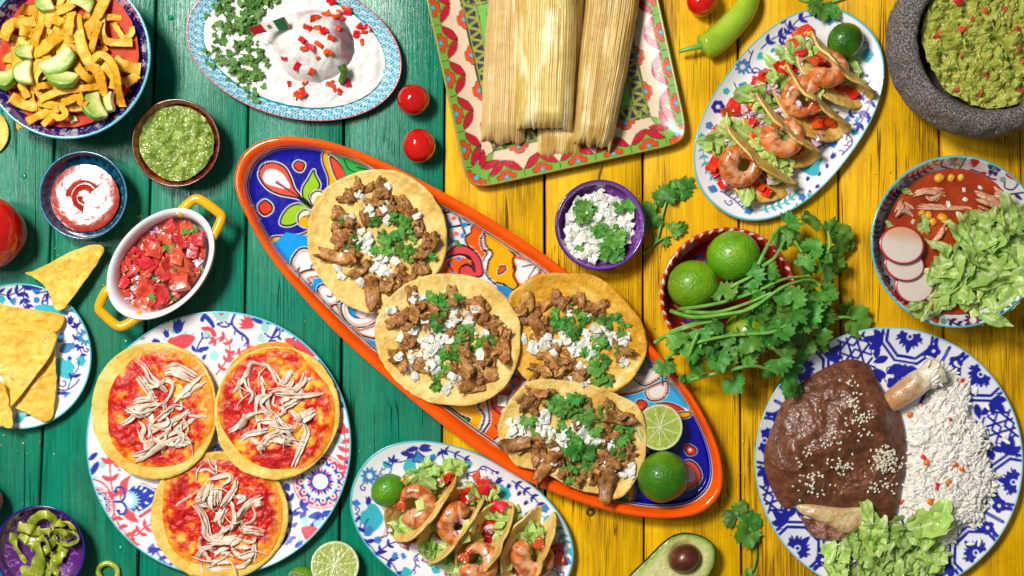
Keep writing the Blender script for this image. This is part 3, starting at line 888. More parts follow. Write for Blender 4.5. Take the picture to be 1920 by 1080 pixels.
# ---- print 3: cobalt tile ornament
K_ = '#1a2299'
def print_mole_plate(cv):
    s = cv
    Rr = 252.0
    wh = '#e9e9f4'
    for q in range(4):
        cv.push(1667, 865, 1, 28 + 90 * q)
        s.stroke([(Rr * .50, 0), (Rr * .96, 0)], 6.5, K_); s.stroke([(Rr * .80, 0), (Rr * .95, 0)], 1.6, '#7d84cc')
        for sg in (-1, 1):
            s.fan(Rr * .74, sg * 5, .9, sg * 150, K_); s.fan(Rr * .66, sg * 4, .9, sg * 120, K_)
            a = radians(18.5 * sg)
            s.push(cos(a) * Rr * .955, sin(a) * Rr * .955, 1, math.degrees(a))
            for r, cc in [(56, K_), (50.5, wh), (46.5, K_), (40.5, wh)]:
                oc = [(r * 1.05 * cos(pi / 8 + k * pi / 4), r * 1.05 * sin(pi / 8 + k * pi / 4)) for k in range(8)]
                s.fill(oc, cc, False)
            for an in (180, 135, 225, 100, 260):
                s.leaf(-6 * (1 if an == 180 else .3), 0, 30 if an == 180 else 26, 13, an, K_)
            for an in (158, 202, 118, 242): s.leaf(-12 * cos(radians(180 - an)), 14 * sin(radians(an)) , 16, 5, an, K_)
            s.dot(-4, 0, 6, wh); s.dot(-4, 0, 3.6, K_); s.dot(2, 16, 4, K_); s.dot(2, -16, 4, K_)
            # crown of leaves on the inner side of the medallion
            s.leaf(-56, 0, 26, 17, 180, K_); s.leaf(-58, 6, 34, 17, 130, K_); s.leaf(-58, -6, 34, 17, 230, K_)
            s.blob(-62, 0, .95, 180, K_); s.dot(-84, 0, 3, wh)
            s.leaf(-48, 34, 30, 14, 120, K_); s.leaf(-48, -34, 30, 14, 240, K_)
            s.curl(-70, 26, .8, 120, K_, 2.6); s.curl(-70, -26, .8, 240, K_, 2.6, True)
            s.pop()
            b = radians(6.0 * sg)
            x, y = cos(b) * Rr * .885, sin(b) * Rr * .885
            s.clover(x, y, 14, K_, 5); s.dot(x, y, 3.4, wh); s.leaf(x + 12, y + sg * 3, 14, 8, 20 * sg, K_); s.leaf(x - 8, y + sg * 8, 15, 8, 140 * sg, K_)
            s.curl(Rr * .80, sg * 13, .55, 60 * sg, K_, 2.2)
            # lotus next to the lattice
            b = radians(33 * sg); x, y = cos(b) * Rr * .90, sin(b) * Rr * .90
            s.push(x, y, 1, math.degrees(b) + sg * 70)
            s.leaf(-8, 0, 34, 17, 0, K_); s.leaf(-8, 0, 30, 15, 42, K_); s.leaf(-8, 0, 30, 15, -42, K_); s.curl(4, 20, .6, 40, K_, 2.2); s.curl(4, -20, .6, -40, K_, 2.2, True)
            s.pop()
            b = radians(36 * sg); s.blob(cos(b) * Rr * .70, sin(b) * Rr * .70, .9, math.degrees(b) + 180, K_); s.curl(cos(b) * Rr * .62, sin(b) * Rr * .62, .8, 80 * sg, K_, 2.4)
            b = radians(25 * sg); s.clover(cos(b) * Rr * .58, sin(b) * Rr * .58, 13, K_); s.leaf(cos(b) * Rr * .50, sin(b) * Rr * .50, 26, 10, math.degrees(b) + 90, K_)
            b = radians(11 * sg); s.clover(cos(b) * Rr * .55, sin(b) * Rr * .55, 11, K_); s.leaf(cos(b) * Rr * .62, sin(b) * Rr * .62, 20, 9, math.degrees(b) - 60 * sg, K_)
        cv.pop()
        # lattice between the pairs
        cv.push(1667, 865, 1, 28 + 45 + 90 * q)
        s.stroke([(Rr * .45, -9), (Rr * .97, -9)], 4.6, K_); s.stroke([(Rr * .45, 9), (Rr * .97, 9)], 4.6, K_)
        for x in (.60, .70, .80, .90):
            s.stroke([(Rr * x, -26), (Rr * x + 18, 0), (Rr * x, 26)], 4.6, K_, False); s.stroke([(Rr * x + 18, -26), (Rr * x, 0), (Rr * x + 18, 26)], 4.6, K_, False)
        for x in (.64, .74, .84): s.fill([(Rr * x - 6, 0), (Rr * x, -6), (Rr * x + 6, 0), (Rr * x, 6)], wh, False)
        for sg in (-1, 1): s.stroke([(Rr * .86, 30 * sg), (Rr * .955, 22 * sg)], 5, K_); s.leaf(Rr * .76, 32 * sg, 26, 12, 30 * sg, K_)
        cv.pop()
mole_plate = plate('round_plate', 'large white plate with dense cobalt blue tile ornament under the chicken and rice', ellipse(1667, 865, 252, 252, 0, 900), 252, print_mole_plate, M['melamine'], rim='#8fcad8', rimw=2.6, inner_to=.40)

# ---- print 4: turquoise lattice border, red edge
def print_nogada(cv):
    s = cv
    tq = '#0a94b0'
    a = sstep(.74, .75, cv.t) * cv.inner
    cv.C[:] = cv.C * (1 - a[:, None]) + np.array(lin(tq)) * a[:, None]
    n = 52
    el = ellipse(551, 90, 1, 1, 0, n)
    def P(th, f):
        t = 2 * pi * th / n; r = radians(-15)
        x, y = 207 * f * cos(t), 131 * f * sin(t)
        return (551 + x * cos(r) - y * sin(r), 90 - (x * sin(r) + y * cos(r)))
    wh = '#eef6f8'
    for k in range(n):
        for f, o in ((.950, 0), (.882, .5)):
            x, y = P(k + o, f)
            ang = math.degrees(math.atan2(y - P(k + o, .5)[1], x - P(k + o, .5)[0]))
            for q in range(6):
                b = 2 * pi * q / 6
                s.leaf(x + cos(b) * 2.0, y + sin(b) * 2.0, 3.4, 1.6, math.degrees(b), wh)
        pts = [P(k - .5, .985), P(k - .36, .96), P(k - .44, .94), P(k - .2, .914), P(k, .914), P(k + .2, .914), P(k + .44, .94), P(k + .36, .96), P(k + .5, .985)]
        s.stroke(pts, 1.2, wh, n=3)
        pts = [P(k, .914), P(k + .12, .89), P(k + .04, .87), P(k + .25, .848), P(k + .5, .845), P(k + .75, .848), P(k + .96, .87), P(k + .88, .89), P(k + 1, .914)]
        s.stroke(pts, 1.2, wh, n=3)
    b = sstep(.985, .99, cv.t) * cv.inner
    cv.C[:] = cv.C * (1 - b[:, None]) + np.array(lin(wh)) * b[:, None]
nogada_plate = plate('oval_plate', 'oval plate with turquoise lattice border and red edge at top', ellipse(551, 90, 207, 131, -15, 800), 170, print_nogada, M['melamine'], rim='#cf4338', rimw=2.0, out='#c8402f', inner_to=.62)
# ---- square tamale plate
def print_tamale(cv):
    s = cv
    cv.C[cv.inner] = lin('#78a83c')
    bk, cr, red, org = '#1d1a14', '#dcc4a4', '#b8172c', '#d8481a'
    cx, cy = 1040, 104
    cv.push(cx, cy, 1, -12.4)
    H = 213.0
    def side(fn):
        for q in range(4):
            cv.push(0, 0, 1, 90 * q); fn(); cv.pop()
    n = 5; st = 2 * H * .93 / n
    def band():      # cream zigzag with red petals; x along the edge, y = distance out
        xs = [-H * .80 + i * (1.6 * H) / n for i in range(n + 1)]
        poly = []
        for i, x in enumerate(xs):
            poly.append((x, H - 16))
            if i < n:
                w = xs[i + 1] - xs[i]
                poly += [(x + w * .22, H - 36), (x + w * .5, H - 42), (x + w * .78, H - 36)]
        poly += [(xs[-1] - 20, H - 62), (xs[0] + 20, H - 62)]
        s.fill(poly, cr, False, line=bk, lw=1.2)
        for i, x in enumerate(xs):
            for sg in (-1, 1):
                if (i == 0 and sg < 0) or (i == n and sg > 0): continue
                s.push(x + sg * 3, H - 17, 1, -90 + sg * 54)
                s.fill([(1, 0), (12, -6), (25, -7.5), (40, -2), (28, 6.5), (12, 6.5)], red, n=3, line=bk, lw=1.2); s.pop()
            s.stroke([(x, H - 16), (x, H - 5)], 1.3, bk)
        for i in range(n):
            x = (xs[i] + xs[i + 1]) / 2
            for (fx, yy, k, up) in ((x, H - 8, .85, -90),) + (((xs[i], H - 63, .85, 90),) if i else ()):
                s.push(fx, yy, k, up)
                s.fill([(-3, -19), (6, -21), (9, -13), (16, -9), (17, 0), (16, 9), (9, 13), (6, 21), (-3, 19), (-1, 9), (-1, -9)], org, n=4, line=bk, lw=1.3)
                s.dot(2, 0, 5.6, '#4fb2c4', line=bk, lw=1.1); s.pop()
    side(band)
    for q in range(4):
        cv.push(0, 0, 1, 90 * q)
        s.push(H - 22, H - 22, 1, 45)
        s.fill([(-3, -19), (6, -21), (9, -13), (16, -9), (17, 0), (16, 9), (9, 13), (6, 21), (-3, 19), (-1, 9), (-1, -9)], org, n=4, line=bk, lw=1.3); s.dot(2, 0, 5.6, '#4fb2c4', line=bk, lw=1.1)
        for a in (150, 210): s.leaf(-18, 0, 36, 13, a, red, bk, 1.2)
        s.pop(); cv.pop()
    def tri():
        y0_, y1_ = H - 90, H - 64
        s.fill([(-y1_, y1_), (y1_, y1_), (y0_, y0_), (-y0_, y0_)], '#8a9a34', False, line=bk, lw=1.4)
        m = 13
        w = 2 * (y1_ - 8) / m
        for i in range(m):
            x = -y1_ + 8 + w * (i + .5)
            s.fill([(x - w * .36, y0_ + 4), (x + w * .36, y0_ + 4), (x, y1_ - 5)], '#23233a', False, line='#a5a13c', lw=1.0)
            s.fill([(x + w * .5 - w * .3, y1_ - 3), (x + w * .5 + w * .3, y1_ - 3), (x + w * .5, y0_ + 7)], '#2a2a3e', False)
    side(tri)
    i0 = H - 92
    s.fill([(-i0, -i0), (i0, -i0), (i0, i0), (-i0, i0)], '#6db040', False)
    s.stroke([(-i0 + 14, -i0 + 14), (i0 - 14, -i0 + 14), (i0 - 14, i0 - 14), (-i0 + 14, i0 - 14)], 1.4, '#33501e', False, True)
    cv.pop()
    b = sstep(.985, .99, cv.t) * cv.inner
    cv.C[:] = cv.C * (1 - b[:, None]) + np.array(lin('#a8883a')) * b[:, None]
tamale_plate = plate('square_plate', 'square green plate with red petals and orange flowers under the tamales', resample(ellipse(1040, 104, 213, 213, 12.4, 4000, 14), n=880, closed=True), 213, print_tamale, M['matte_glaze'], rim='#93782e', rimw=1.6, out='#6f7a2c', inner_to=.30, z=1.15)

# ---- long painted platter
def print_platter(cv):
    s = cv
    bk, wh = '#121114', '#e9e6ea'
    cob, org, yel, red, grn, lim, sky, pea = '#0c0a92', '#fb5a00', '#f8ac00', '#e23414', '#2fa544', '#94c41c', '#0e96e4', '#f08848'
    cv.C[:] = lin(org)
    fl = cv.inner & (cv.t < .842)
    cv.C[fl] = lin(wh)
    keep = cv.mask.copy(); cv.mask = fl
    # --- upper left end
    cv.push(430, 240, 1 / 3.6)
    s.fill([(60, 100), (640, 60), (660, 160), (640, 230), (665, 330), (680, 430), (560, 560), (560, 700), (420, 730), (300, 730), (240, 780), (60, 600)], cob, False)
    s.fill([(200, 320), (230, 250), (300, 235), (370, 265), (410, 330), (440, 410), (490, 475), (430, 465), (330, 445), (250, 400)], '#e8523a', line=bk, lw=3.6, halo=wh, hw=1.6)
    s.fill([(225, 330), (250, 285), (310, 280), (360, 310), (395, 360), (410, 400), (370, 410), (310, 395), (250, 375)], '#dfe0ea'); s.stroke([(490, 475), (430, 440), (320, 360)], 3.0, '#e8523a'); s.stroke([(480, 470), (400, 420), (315, 368)], 2.4, bk)
    s.fill([(435, 250), (460, 225), (505, 240), (500, 275), (480, 292), (450, 280)], red, line=bk, lw=3.4, halo=wh, hw=1.6)
    s.fill([(200, 520), (240, 488), (285, 520), (285, 560), (240, 588), (205, 560)], red, line=bk, lw=3.8, halo=wh, hw=1.6)
    s.fill([(500, 490), (495, 410), (530, 350), (568, 285), (580, 320), (610, 380), (595, 420), (550, 440), (520, 490)], lim, line=bk, lw=3.4, halo=wh, hw=1.5)
    s.fill([(345, 645), (365, 580), (420, 525), (500, 512), (545, 535), (480, 590), (460, 635), (400, 660)], lim, line=bk, lw=3.6, halo=wh, hw=1.5)
    s.dot(600, 480, 55, '#f3e6c8', line=bk, lw=3.2, halo=wh, hw=1.4); s.dot(612, 490, 36, yel); s.dot(520, 610, 58, '#f3e6c8', line=bk, lw=3.4, halo=wh, hw=1.4); s.dot(510, 632, 40, yel); s.stroke([(500, 600), (540, 590), (550, 620)], 2.6, bk)
    s.stroke([(470, 470), (520, 500), (560, 540)], 7, bk)
    s.fill([(250, 770), (300, 735), (400, 730), (500, 715), (560, 680), (560, 750), (450, 760), (350, 770), (280, 782)], yel, line=bk, lw=3.4, halo=wh, hw=1.2)
    s.fill([(280, 785), (400, 780), (560, 765), (560, 815), (420, 822), (330, 815)], '#e5452f', line=bk, lw=3.4, halo=wh, hw=1.2); s.stroke([(375, 775), (405, 830)], 2, '#f0c9b8')
    s.fill([(635, 165), (668, 160), (680, 240), (720, 310), (740, 370), (690, 400), (672, 420), (668, 330), (632, 230)], yel, line=bk, lw=3.4, halo=wh, hw=1.2)
    s.fill([(680, 195), (720, 215), (770, 280), (785, 330), (740, 360), (700, 290)], '#e8432c', line=bk, lw=3.2, halo=wh, hw=1.2)
    s.fill([(672, 160), (800, 180), (990, 270), (1000, 290), (860, 310), (790, 330), (765, 260), (720, 200)], grn, False); s.stroke([(770, 200), (800, 270), (850, 300)], 2.4, bk); s.stroke([(820, 210), (850, 235), (910, 245)], 2.4, bk); s.stroke([(860, 265), (940, 285)], 2.4, bk); s.stroke([(940, 240), (990, 285)], 2.2, bk)
    cv.pop()
    # --- left flank: sky blue with white scrolls
    cv.push(520, 480, 1 / 3.6)
    s.fill([(-60, -60), (60, -160), (300, -120), (420, 200), (700, 380), (690, 640), (760, 800), (560, 720), (300, 470), (60, 150)], sky, False)
    def scroll(pts, hw=1.4):
        s.fill(pts, wh, line=bk, lw=4.2, halo='#e8ecf4', hw=1.2); p = np.array(pts); c = p.mean(0)
        s.fill([tuple(c + (q - c) * .80) for q in p], None, line=pea, lw=2.2)
    scroll([(95, 60), (110, 0), (160, -50), (230, -40), (250, 30), (280, 80), (230, 100), (150, 120), (130, 110)])
    scroll([(130, 140), (190, 100), (290, 90), (300, 130), (210, 150), (230, 180), (190, 195), (150, 180)])
    s.stroke([(125, 140), (150, 75)], 3.4, bk); s.stroke([(240, 50), (225, 85)], 3, bk)
    scroll([(270, 240), (295, 195), (350, 205), (400, 260), (420, 300), (370, 335), (310, 320)]); s.stroke([(335, 270), (365, 275), (375, 250)], 3, bk)
    scroll([(360, 350), (400, 330), (430, 420), (400, 435), (370, 400)])
    scroll([(435, 320), (440, 400), (500, 470), (590, 480), (670, 440), (690, 380), (600, 330), (500, 310)])
    s.fill([(480, 340), (500, 400), (560, 420), (610, 400), (600, 360), (520, 330)], sky, line=bk, lw=3); s.dot(575, 380, 42, wh, line=pea, lw=2)
    scroll([(500, 480), (560, 500), (660, 470), (690, 440), (680, 550), (600, 545), (540, 520)])
    s.stroke([(665, 690), (690, 670)], 2, bk); s.stroke([(680, 710), (705, 690)], 2, bk)
    cv.pop()
    # --- upper flank: dotted lattice, orange flower, yellow bloom
    cv.push(760, 340, 1 / 4.154)
    s.fill([(-200, -150), (150, 60), (400, 200), (560, 310), (520, 420), (470, 490), (340, 510), (250, 560), (-200, 300)], '#dcdae2', False)
    for p in ([(150, 60), (270, 140), (330, 330), (340, 500)], [(395, 215), (430, 310), (470, 420)]): s.stroke(p, 4.2, bk)
    for p in ([(300, 245), (400, 230)], [(330, 360), (460, 340), (540, 330)], [(340, 480), (380, 465)]): s.stroke(p, 4.2, bk, False)
    for x, y in [(320, 188), (377, 288), (466, 272), (398, 408)]: s.dot(x, y, 20, '#f0621e', 16)
    for x, y in [(248, 155), (405, 240), (530, 305), (462, 340), (450, 425), (350, 460), (340, 340)]: s.dot(x, y, 22, '#2a86c6', 20)
    s.fill([(510, 400), (520, 350), (570, 320), (640, 345), (620, 420), (640, 560), (590, 610), (530, 540), (475, 480), (470, 430)], org, line=bk, lw=3.6, halo=wh, hw=1.2)
    s.fill([(640, 360), (700, 400), (760, 460), (830, 550), (870, 600), (840, 660), (860, 720), (880, 800), (840, 845), (760, 800), (690, 780), (640, 720), (650, 620), (680, 560), (630, 500), (620, 420)], yel, line=bk, lw=4, halo=wh, hw=1.4)
    s.stroke([(655, 365), (590, 440), (600, 520), (635, 560), (600, 640), (640, 740), (700, 800)], 3.6, bk, halo=wh, hw=1.2)
    s.fill([(722, 720), (735, 665), (770, 660), (785, 685), (750, 715)], org, line=bk, lw=2.8, halo=wh, hw=1)
    s.fill([(745, 445), (830, 500), (960, 580), (1020, 630), (930, 605), (850, 545), (760, 480)], grn, False, line=bk, lw=3.6, halo=wh, hw=1)
    s.fill([(840, 600), (900, 600), (1020, 640), (1060, 700), (960, 770), (900, 810), (850, 740), (860, 670)], '#f4ece8', line=org, lw=5); s.stroke([(850, 580), (835, 630), (860, 680), (840, 730), (880, 810)], 3.6, bk)
    for p in ([(1030, 640), (910, 665)], [(1030, 640), (960, 750)], [(1040, 650), (1045, 720)]): s.stroke(p, 2.8, bk, False)
    s.fill([(1050, 650), (1120, 690), (1160, 760), (1090, 720)], grn, line=bk, lw=3)
    s.fill([(700, 800), (800, 820), (845, 860), (800, 910), (720, 850)], '#2a8fd4', False)
    s.fill([(330, 560), (400, 500), (490, 510), (570, 580), (600, 660), (590, 740), (430, 735), (420, 690), (470, 650), (520, 660), (500, 590), (420, 570), (340, 590)], '#d8404a', line=bk, lw=3.8, halo=wh, hw=1)
    s.fill([(270, 720), (310, 620), (400, 585), (490, 600), (520, 650), (460, 650), (410, 730)], org, False); s.stroke([(300, 610), (400, 570), (480, 590), (530, 640), (540, 705)], 3.6, bk)
    for x, y in [(340, 650), (415, 603), (380, 720)]: s.dot(x, y, 18, '#2a86c6')
    s.stroke([(330, 640), (370, 700)], 3, bk); s.stroke([(420, 730), (430, 670), (490, 645), (540, 700)], 3.4, bk)
    cv.pop()
    # --- lower flank: yellow, green leaf, orange
    cv.push(780, 680, 1 / 4.909)
    s.fill([(100, 350), (600, 300), (640, 420), (560, 640), (400, 620)], yel, False)
    s.fill([(170, 380), (290, 395), (400, 480), (500, 520), (460, 565), (380, 530), (260, 460)], grn, False, line=bk, lw=3.4, halo=wh, hw=1)
    s.fill([(620, 330), (720, 300), (800, 480), (770, 640), (740, 700), (680, 720), (560, 640), (640, 600), (680, 500)], org, False)
    for p in ([(610, 350), (570, 400), (630, 490), (600, 600), (560, 640)], [(650, 330), (670, 450), (670, 560), (600, 655)]): s.stroke(p, 4.2, bk, halo=wh, hw=1.4)
    s.fill([(690, 320), (760, 280), (880, 200), (880, 260), (800, 430), (770, 470), (710, 410)], '#dc4a52', False); s.stroke([(690, 320), (710, 410), (770, 470)], 3.6, bk); s.stroke([(740, 280), (760, 320), (850, 300), (880, 240)], 3.4, bk)
    s.fill([(850, 180), (900, 100), (1010, 160), (930, 240), (880, 260)], '#e85a1c', False); s.dot(900, 208, 24, '#2a86c6'); s.dot(885, 130, 26, '#24323a'); s.stroke([(900, 80), (930, 140), (1010, 160)], 3.4, bk); s.dot(960, 100, 40, '#d83a20', 40)
    s.fill([(700, 720), (760, 700), (800, 780), (760, 780)], '#dcdae2', False); s.dot(765, 755, 22, '#2a86c6'); s.stroke([(700, 720), (760, 680)], 3, bk); s.stroke([(730, 575), (750, 610)], 3, bk)
    cv.pop()
    # --- lower right end
    cv.push(1140, 600, 1 / 2.842)
    s.fill([(160, 520), (300, 500), (440, 500), (600, 600), (620, 900), (400, 1040), (120, 1000)], cob, False)
    s.fill([(40, 360), (190, 170), (330, 330), (440, 480), (330, 440), (200, 470), (100, 420)], '#3aa6dc', False)
    s.fill([(180, 190), (240, 230), (210, 290), (150, 290)], '#4f8a86', False)
    def scr(pts):
        s.fill(pts, '#ece2dc', line=bk, lw=3.2, halo=wh, hw=1); p = np.array(pts); c = p.mean(0)
        s.fill([tuple(c + (q - c) * .78) for q in p], None, line='#e8844c', lw=2.2)
    scr([(60, 350), (130, 310), (210, 330), (190, 370), (110, 395), (40, 395)]); scr([(130, 300), (200, 290), (210, 250), (255, 255), (285, 290), (260, 320), (190, 350)])
    scr([(200, 375), (260, 340), (315, 330), (315, 390), (280, 425), (220, 425)]); s.stroke([(290, 300), (292, 350)], 3, bk)
    s.fill([(150, 440), (180, 425), (210, 450), (170, 490)], red, line=bk, lw=3, halo=wh, hw=1); s.fill([(260, 445), (340, 445), (410, 485), (350, 490), (300, 470)], red, line=bk, lw=2.6, halo=wh, hw=1)
    s.fill([(350, 500), (435, 490), (430, 515), (370, 525)], yel, line=bk, lw=2.6, halo=wh, hw=1)
    s.fill([(410, 690), (425, 665), (465, 685), (465, 710), (430, 718)], red, line=bk, lw=3, halo='#aab', hw=1.4); s.dot(437, 692, 9, '#e8d0d4')
    s.fill([(400, 770), (440, 750), (485, 790), (495, 850), (440, 895), (400, 880)], '#e2504a', line=bk, lw=3, halo='#bcc', hw=1.2); s.fill([(420, 790), (450, 800), (465, 850), (430, 860)], '#cfc8ce')
    s.fill([(40, 940), (100, 910), (110, 960), (60, 960)], grn, line=bk, lw=2.6, halo=wh, hw=1); s.fill([(110, 880), (140, 900), (130, 965), (105, 965)], yel, line=bk, lw=2.4, halo=wh, hw=1)
    cv.pop()
    cv.mask = keep
    # dark line and pale halo where the floor meets the orange rim
    t = cv.t
    for a, b, c in ((.842, .866, wh), (.847, .861, bk)):
        m = (cv.inner & (t > a) & (t < b)); cv.C[m] = lin(c)
    # uneven orange glaze
    m = t > .866
    u = cv.U / 40.0
    cv.C[m] *= (1 + .10 * fbm(u[m, 0], u[m, 1], 0, 3))[:, None]
plat = curve([(440, 350), (446, 305), (470, 274), (515, 257), (580, 258), (650, 275), (730, 308), (820, 354), (910, 404), (1000, 462), (1090, 530), (1170, 598), (1240, 668), (1296, 738), (1335, 810), (1354, 872), (1352, 922), (1325, 955), (1285, 970), (1225, 972), (1150, 960), (1070, 936), (980, 898), (890, 842), (800, 774), (720, 706), (640, 634), (570, 560), (510, 488), (466, 415)], True, 14)
plat = resample(plat, n=1150, closed=True)[::-1].copy()
pw = W2(plat, 46)
A_, B2 = W2([(585, 392)], 46)[0], W2([(1225, 832)], 46)[0]
d_ = B2 - A_
tt = np.clip(((pw - A_) @ d_) / (d_ @ d_), 0, 1)
ax_ = A_ + tt[:, None] * d_
k_ = np.ones(9) / 9.0
sm_ = ax_.copy()
for _ in range(14):
    sm_ = np.stack([np.convolve(np.concatenate([sm_[-4:, q], sm_[:, q], sm_[:4, q]]), k_, 'valid') for q in (0, 1)], 1)
platter = dish('platter', 'long oval platter with orange rim and hand painted flowers under the meat tacos', 'platter', plat, 46,
               [(0, 2), (.66, 2), (.7, 0), (.74, 3), (.88, 16), (.985, 36), (1.0, 42)],
               [(1.0, 42), (.995, 46), (.965, 48.5), (.93, 47), (.885, 38), (.858, 27), (.835, 18), (.80, 14), (.70, 13), (.5, 13), (0, 13)], 145, M['glaze'], print_platter, ds_in=1.8, axis=sm_, tcut=.22)

# ------------------------------------------------------------------ bowls
def bowl(name, label, cx, cy, r, zr, paint, mat, n=420, wall=.045, floor=.16, bulge=.0, ds=2.4, cat='bowl', group=None):
    t0 = 1 - wall
    prof_o = [(0, 3), (.40, 3), (.43, 0), (.48, 2), (.66 + bulge, zr * .25), (.88 + bulge, zr * .62), (.99, zr * .95), (1.0, zr)]
    prof_i = [(1.0, zr), (1 - wall * .3, zr + 1.6), (t0, zr + .6), (t0 - .04, zr * .86), (.84 + bulge * .7, zr * .58), (.62 + bulge * .6, zr * .26), (.40, zr * floor), (0, zr * floor)]
    return dish(name, label, cat, ellipse(cx, cy, r, r, 0, n), zr, prof_o, prof_i, r, mat, paint, ds_in=ds, group=group, tcut=.6)
def ringcol(cv, lo, hi, col):
    m = (cv.t >= lo) & (cv.t <= hi); cv.C[m] = lin(col)
def p_soup(cv):
    u = cv.U
    a = fbm(u[:, 0] / 13, u[:, 1] / 13, 0, 21, 3); b = fbm(u[:, 0] / 9 + a * 1.2, u[:, 1] / 9 - a, 3.3, 8, 3)
    w = 1 - sstep(.05, .13, np.abs(b)); w2 = sstep(.45, .6, a)
    m = np.maximum(w * (fbm(u[:, 0] / 22, u[:, 1] / 22, 1, 4, 2) > -.35), w2)[:, None]
    cv.C[:] = np.array(lin('#2b2484')) * (1 - m) + np.array(lin('#d9d6ec')) * m
    cv.C[~cv.inner] = lin('#5fb4c0'); ringcol(cv, .972, 2, '#62bcc6')
soup_bowl = bowl('soup_bowl', 'blue and white swirled bowl with turquoise rim holding tortilla soup', 125, 103, 158, 105, p_soup, M['glaze'], 560, .035)
def flecks(cv, base, alt, sc, th, seed=1):
    u = cv.U
    f = fbm(u[:, 0] / sc, u[:, 1] / sc, 0, seed, 3)
    m = sstep(th, th + .12, f)[:, None]
    cv.C[:] = np.array(lin(base)) * (1 - m) + np.array(lin(alt)) * m
def p_green(cv):
    flecks(cv, '#7a2414', '#a8442a', 8, .1); cv.C[~cv.inner] = lin('#4a1a14'); ringcol(cv, .965, 2, '#3c1412')
def p_blue(cv):
    flecks(cv, '#12506e', '#17688a', 9, .15)
    for k in range(26):
        a = 2 * pi * k / 26
        x, y = 156 + cos(a) * 70, 366 + sin(a) * 70
        cv.dot(x, y, 4.0, '#0c3a56'); cv.dot(x + cos(a + .8) * 6, y + sin(a + .8) * 6, 1.8, '#5c8a66')
    cv.C[~cv.inner] = lin('#1a5676'); ringcol(cv, .965, 2, '#1e6488')
def dots_relief(cx, cy, seed, base, alt):
    def f(cv):
        flecks(cv, base, base, 8, .2)
        r = random.Random(seed)
        for k in range(130):
            a = r.uniform(0, 2 * pi); q = r.uniform(25, 78)
            cv.dot(cx + cos(a) * q, cy + sin(a) * q, r.uniform(1.3, 3.0), alt)
        for k in range(14):
            a = 2 * pi * k / 14; x, y = cx + cos(a) * 60, cy + sin(a) * 60
            cv.curl(x, y, .55, math.degrees(a), alt, 1.6)
        cv.C[~cv.inner] = lin('#2c1c72'); ringcol(cv, .955, 2, '#27187c')
    return f
def bead(cx, cy, seed):
    """raised beads of slip inside the small purple bowls"""
    def f(V, t, inner):
        u = np.stack([960 + V[:, 0] * CAM / (CAM - V[:, 2]), 540 - V[:, 1] * CAM / (CAM - V[:, 2])], 1)
        g = np.maximum(0, fbm(u[:, 0] / 5, u[:, 1] / 5, 0, seed, 2) - .15) * 4
        V = V.copy(); V[:, 2] += g * inner * (t < .92) * (t > .2)
        return V
    return f
green_bowl = bowl('sauce_bowl', 'small reddish brown bowl holding green salsa', 330, 268, 83, 56, p_green, M['glaze'])
blue_bowl = bowl('sauce_bowl', 'small teal blue bowl holding glossy red salsa', 156, 366, 83, 58, p_blue, M['glaze'])
pepper_bowl = bowl('sauce_bowl', 'small purple bowl holding green pepper slices at bottom left corner', 75, 1032, 85, 50, dots_relief(75, 1032, 3, '#5d2a78', '#a566bc'), M['glaze'])
onion_bowl = bowl('sauce_bowl', 'small purple bowl holding chopped onion beside the tamale plate', 1125, 422, 85, 56, dots_relief(1125, 422, 4, '#7a429a', '#a673bf'), M['glaze'], wall=.06)
def p_lime(cv):
    flecks(cv, '#a32414', '#b8301a', 12, .1)
    c = (1365, 554)
    for k in range(40):
        a = 2 * pi * k / 40
        cv.leaf(c[0] + cos(a) * 119, c[1] + sin(a) * 119, 13, 4.5, math.degrees(a) + 58, '#f0d8c8')
    for k in range(9):
        a = 2 * pi * k / 9 + .2; x, y = c[0] + cos(a) * 92, c[1] + sin(a) * 92
        for q in range(7): cv.dot(x + random.uniform(-9, 9), y + random.uniform(-8, 8), 1.6, '#e8c0a8')
        x, y = c[0] + cos(a + .33) * 84, c[1] + sin(a + .33) * 84
        cv.clover(x, y, 14, '#2b3f86'); cv.dot(x, y, 6, '#c83020'); cv.clover(x + 12, y + 6, 8, '#2f7a5c'); cv.stroke([(x - 14, y + 10), (x, y + 16), (x + 14, y + 9)], 1.8, '#e8d8d0')
    cv.C[~cv.inner] = lin('#b02c14')
    m = (~cv.inner) & (cv.t > .93)
    cv.C[m] = lin('#c9401c')
    s = (np.sin(cv.th * 2 * pi * 40 + cv.t * 60) > .55) & (cv.t > .94) & (~cv.inner)
    cv.C[s] = lin('#f0d8c8')
lime_bowl = bowl('lime_bowl', 'red painted bowl with white ticked rim holding limes and cilantro', 1365, 554, 128, 84, p_lime, M['glaze'], 520, .05)
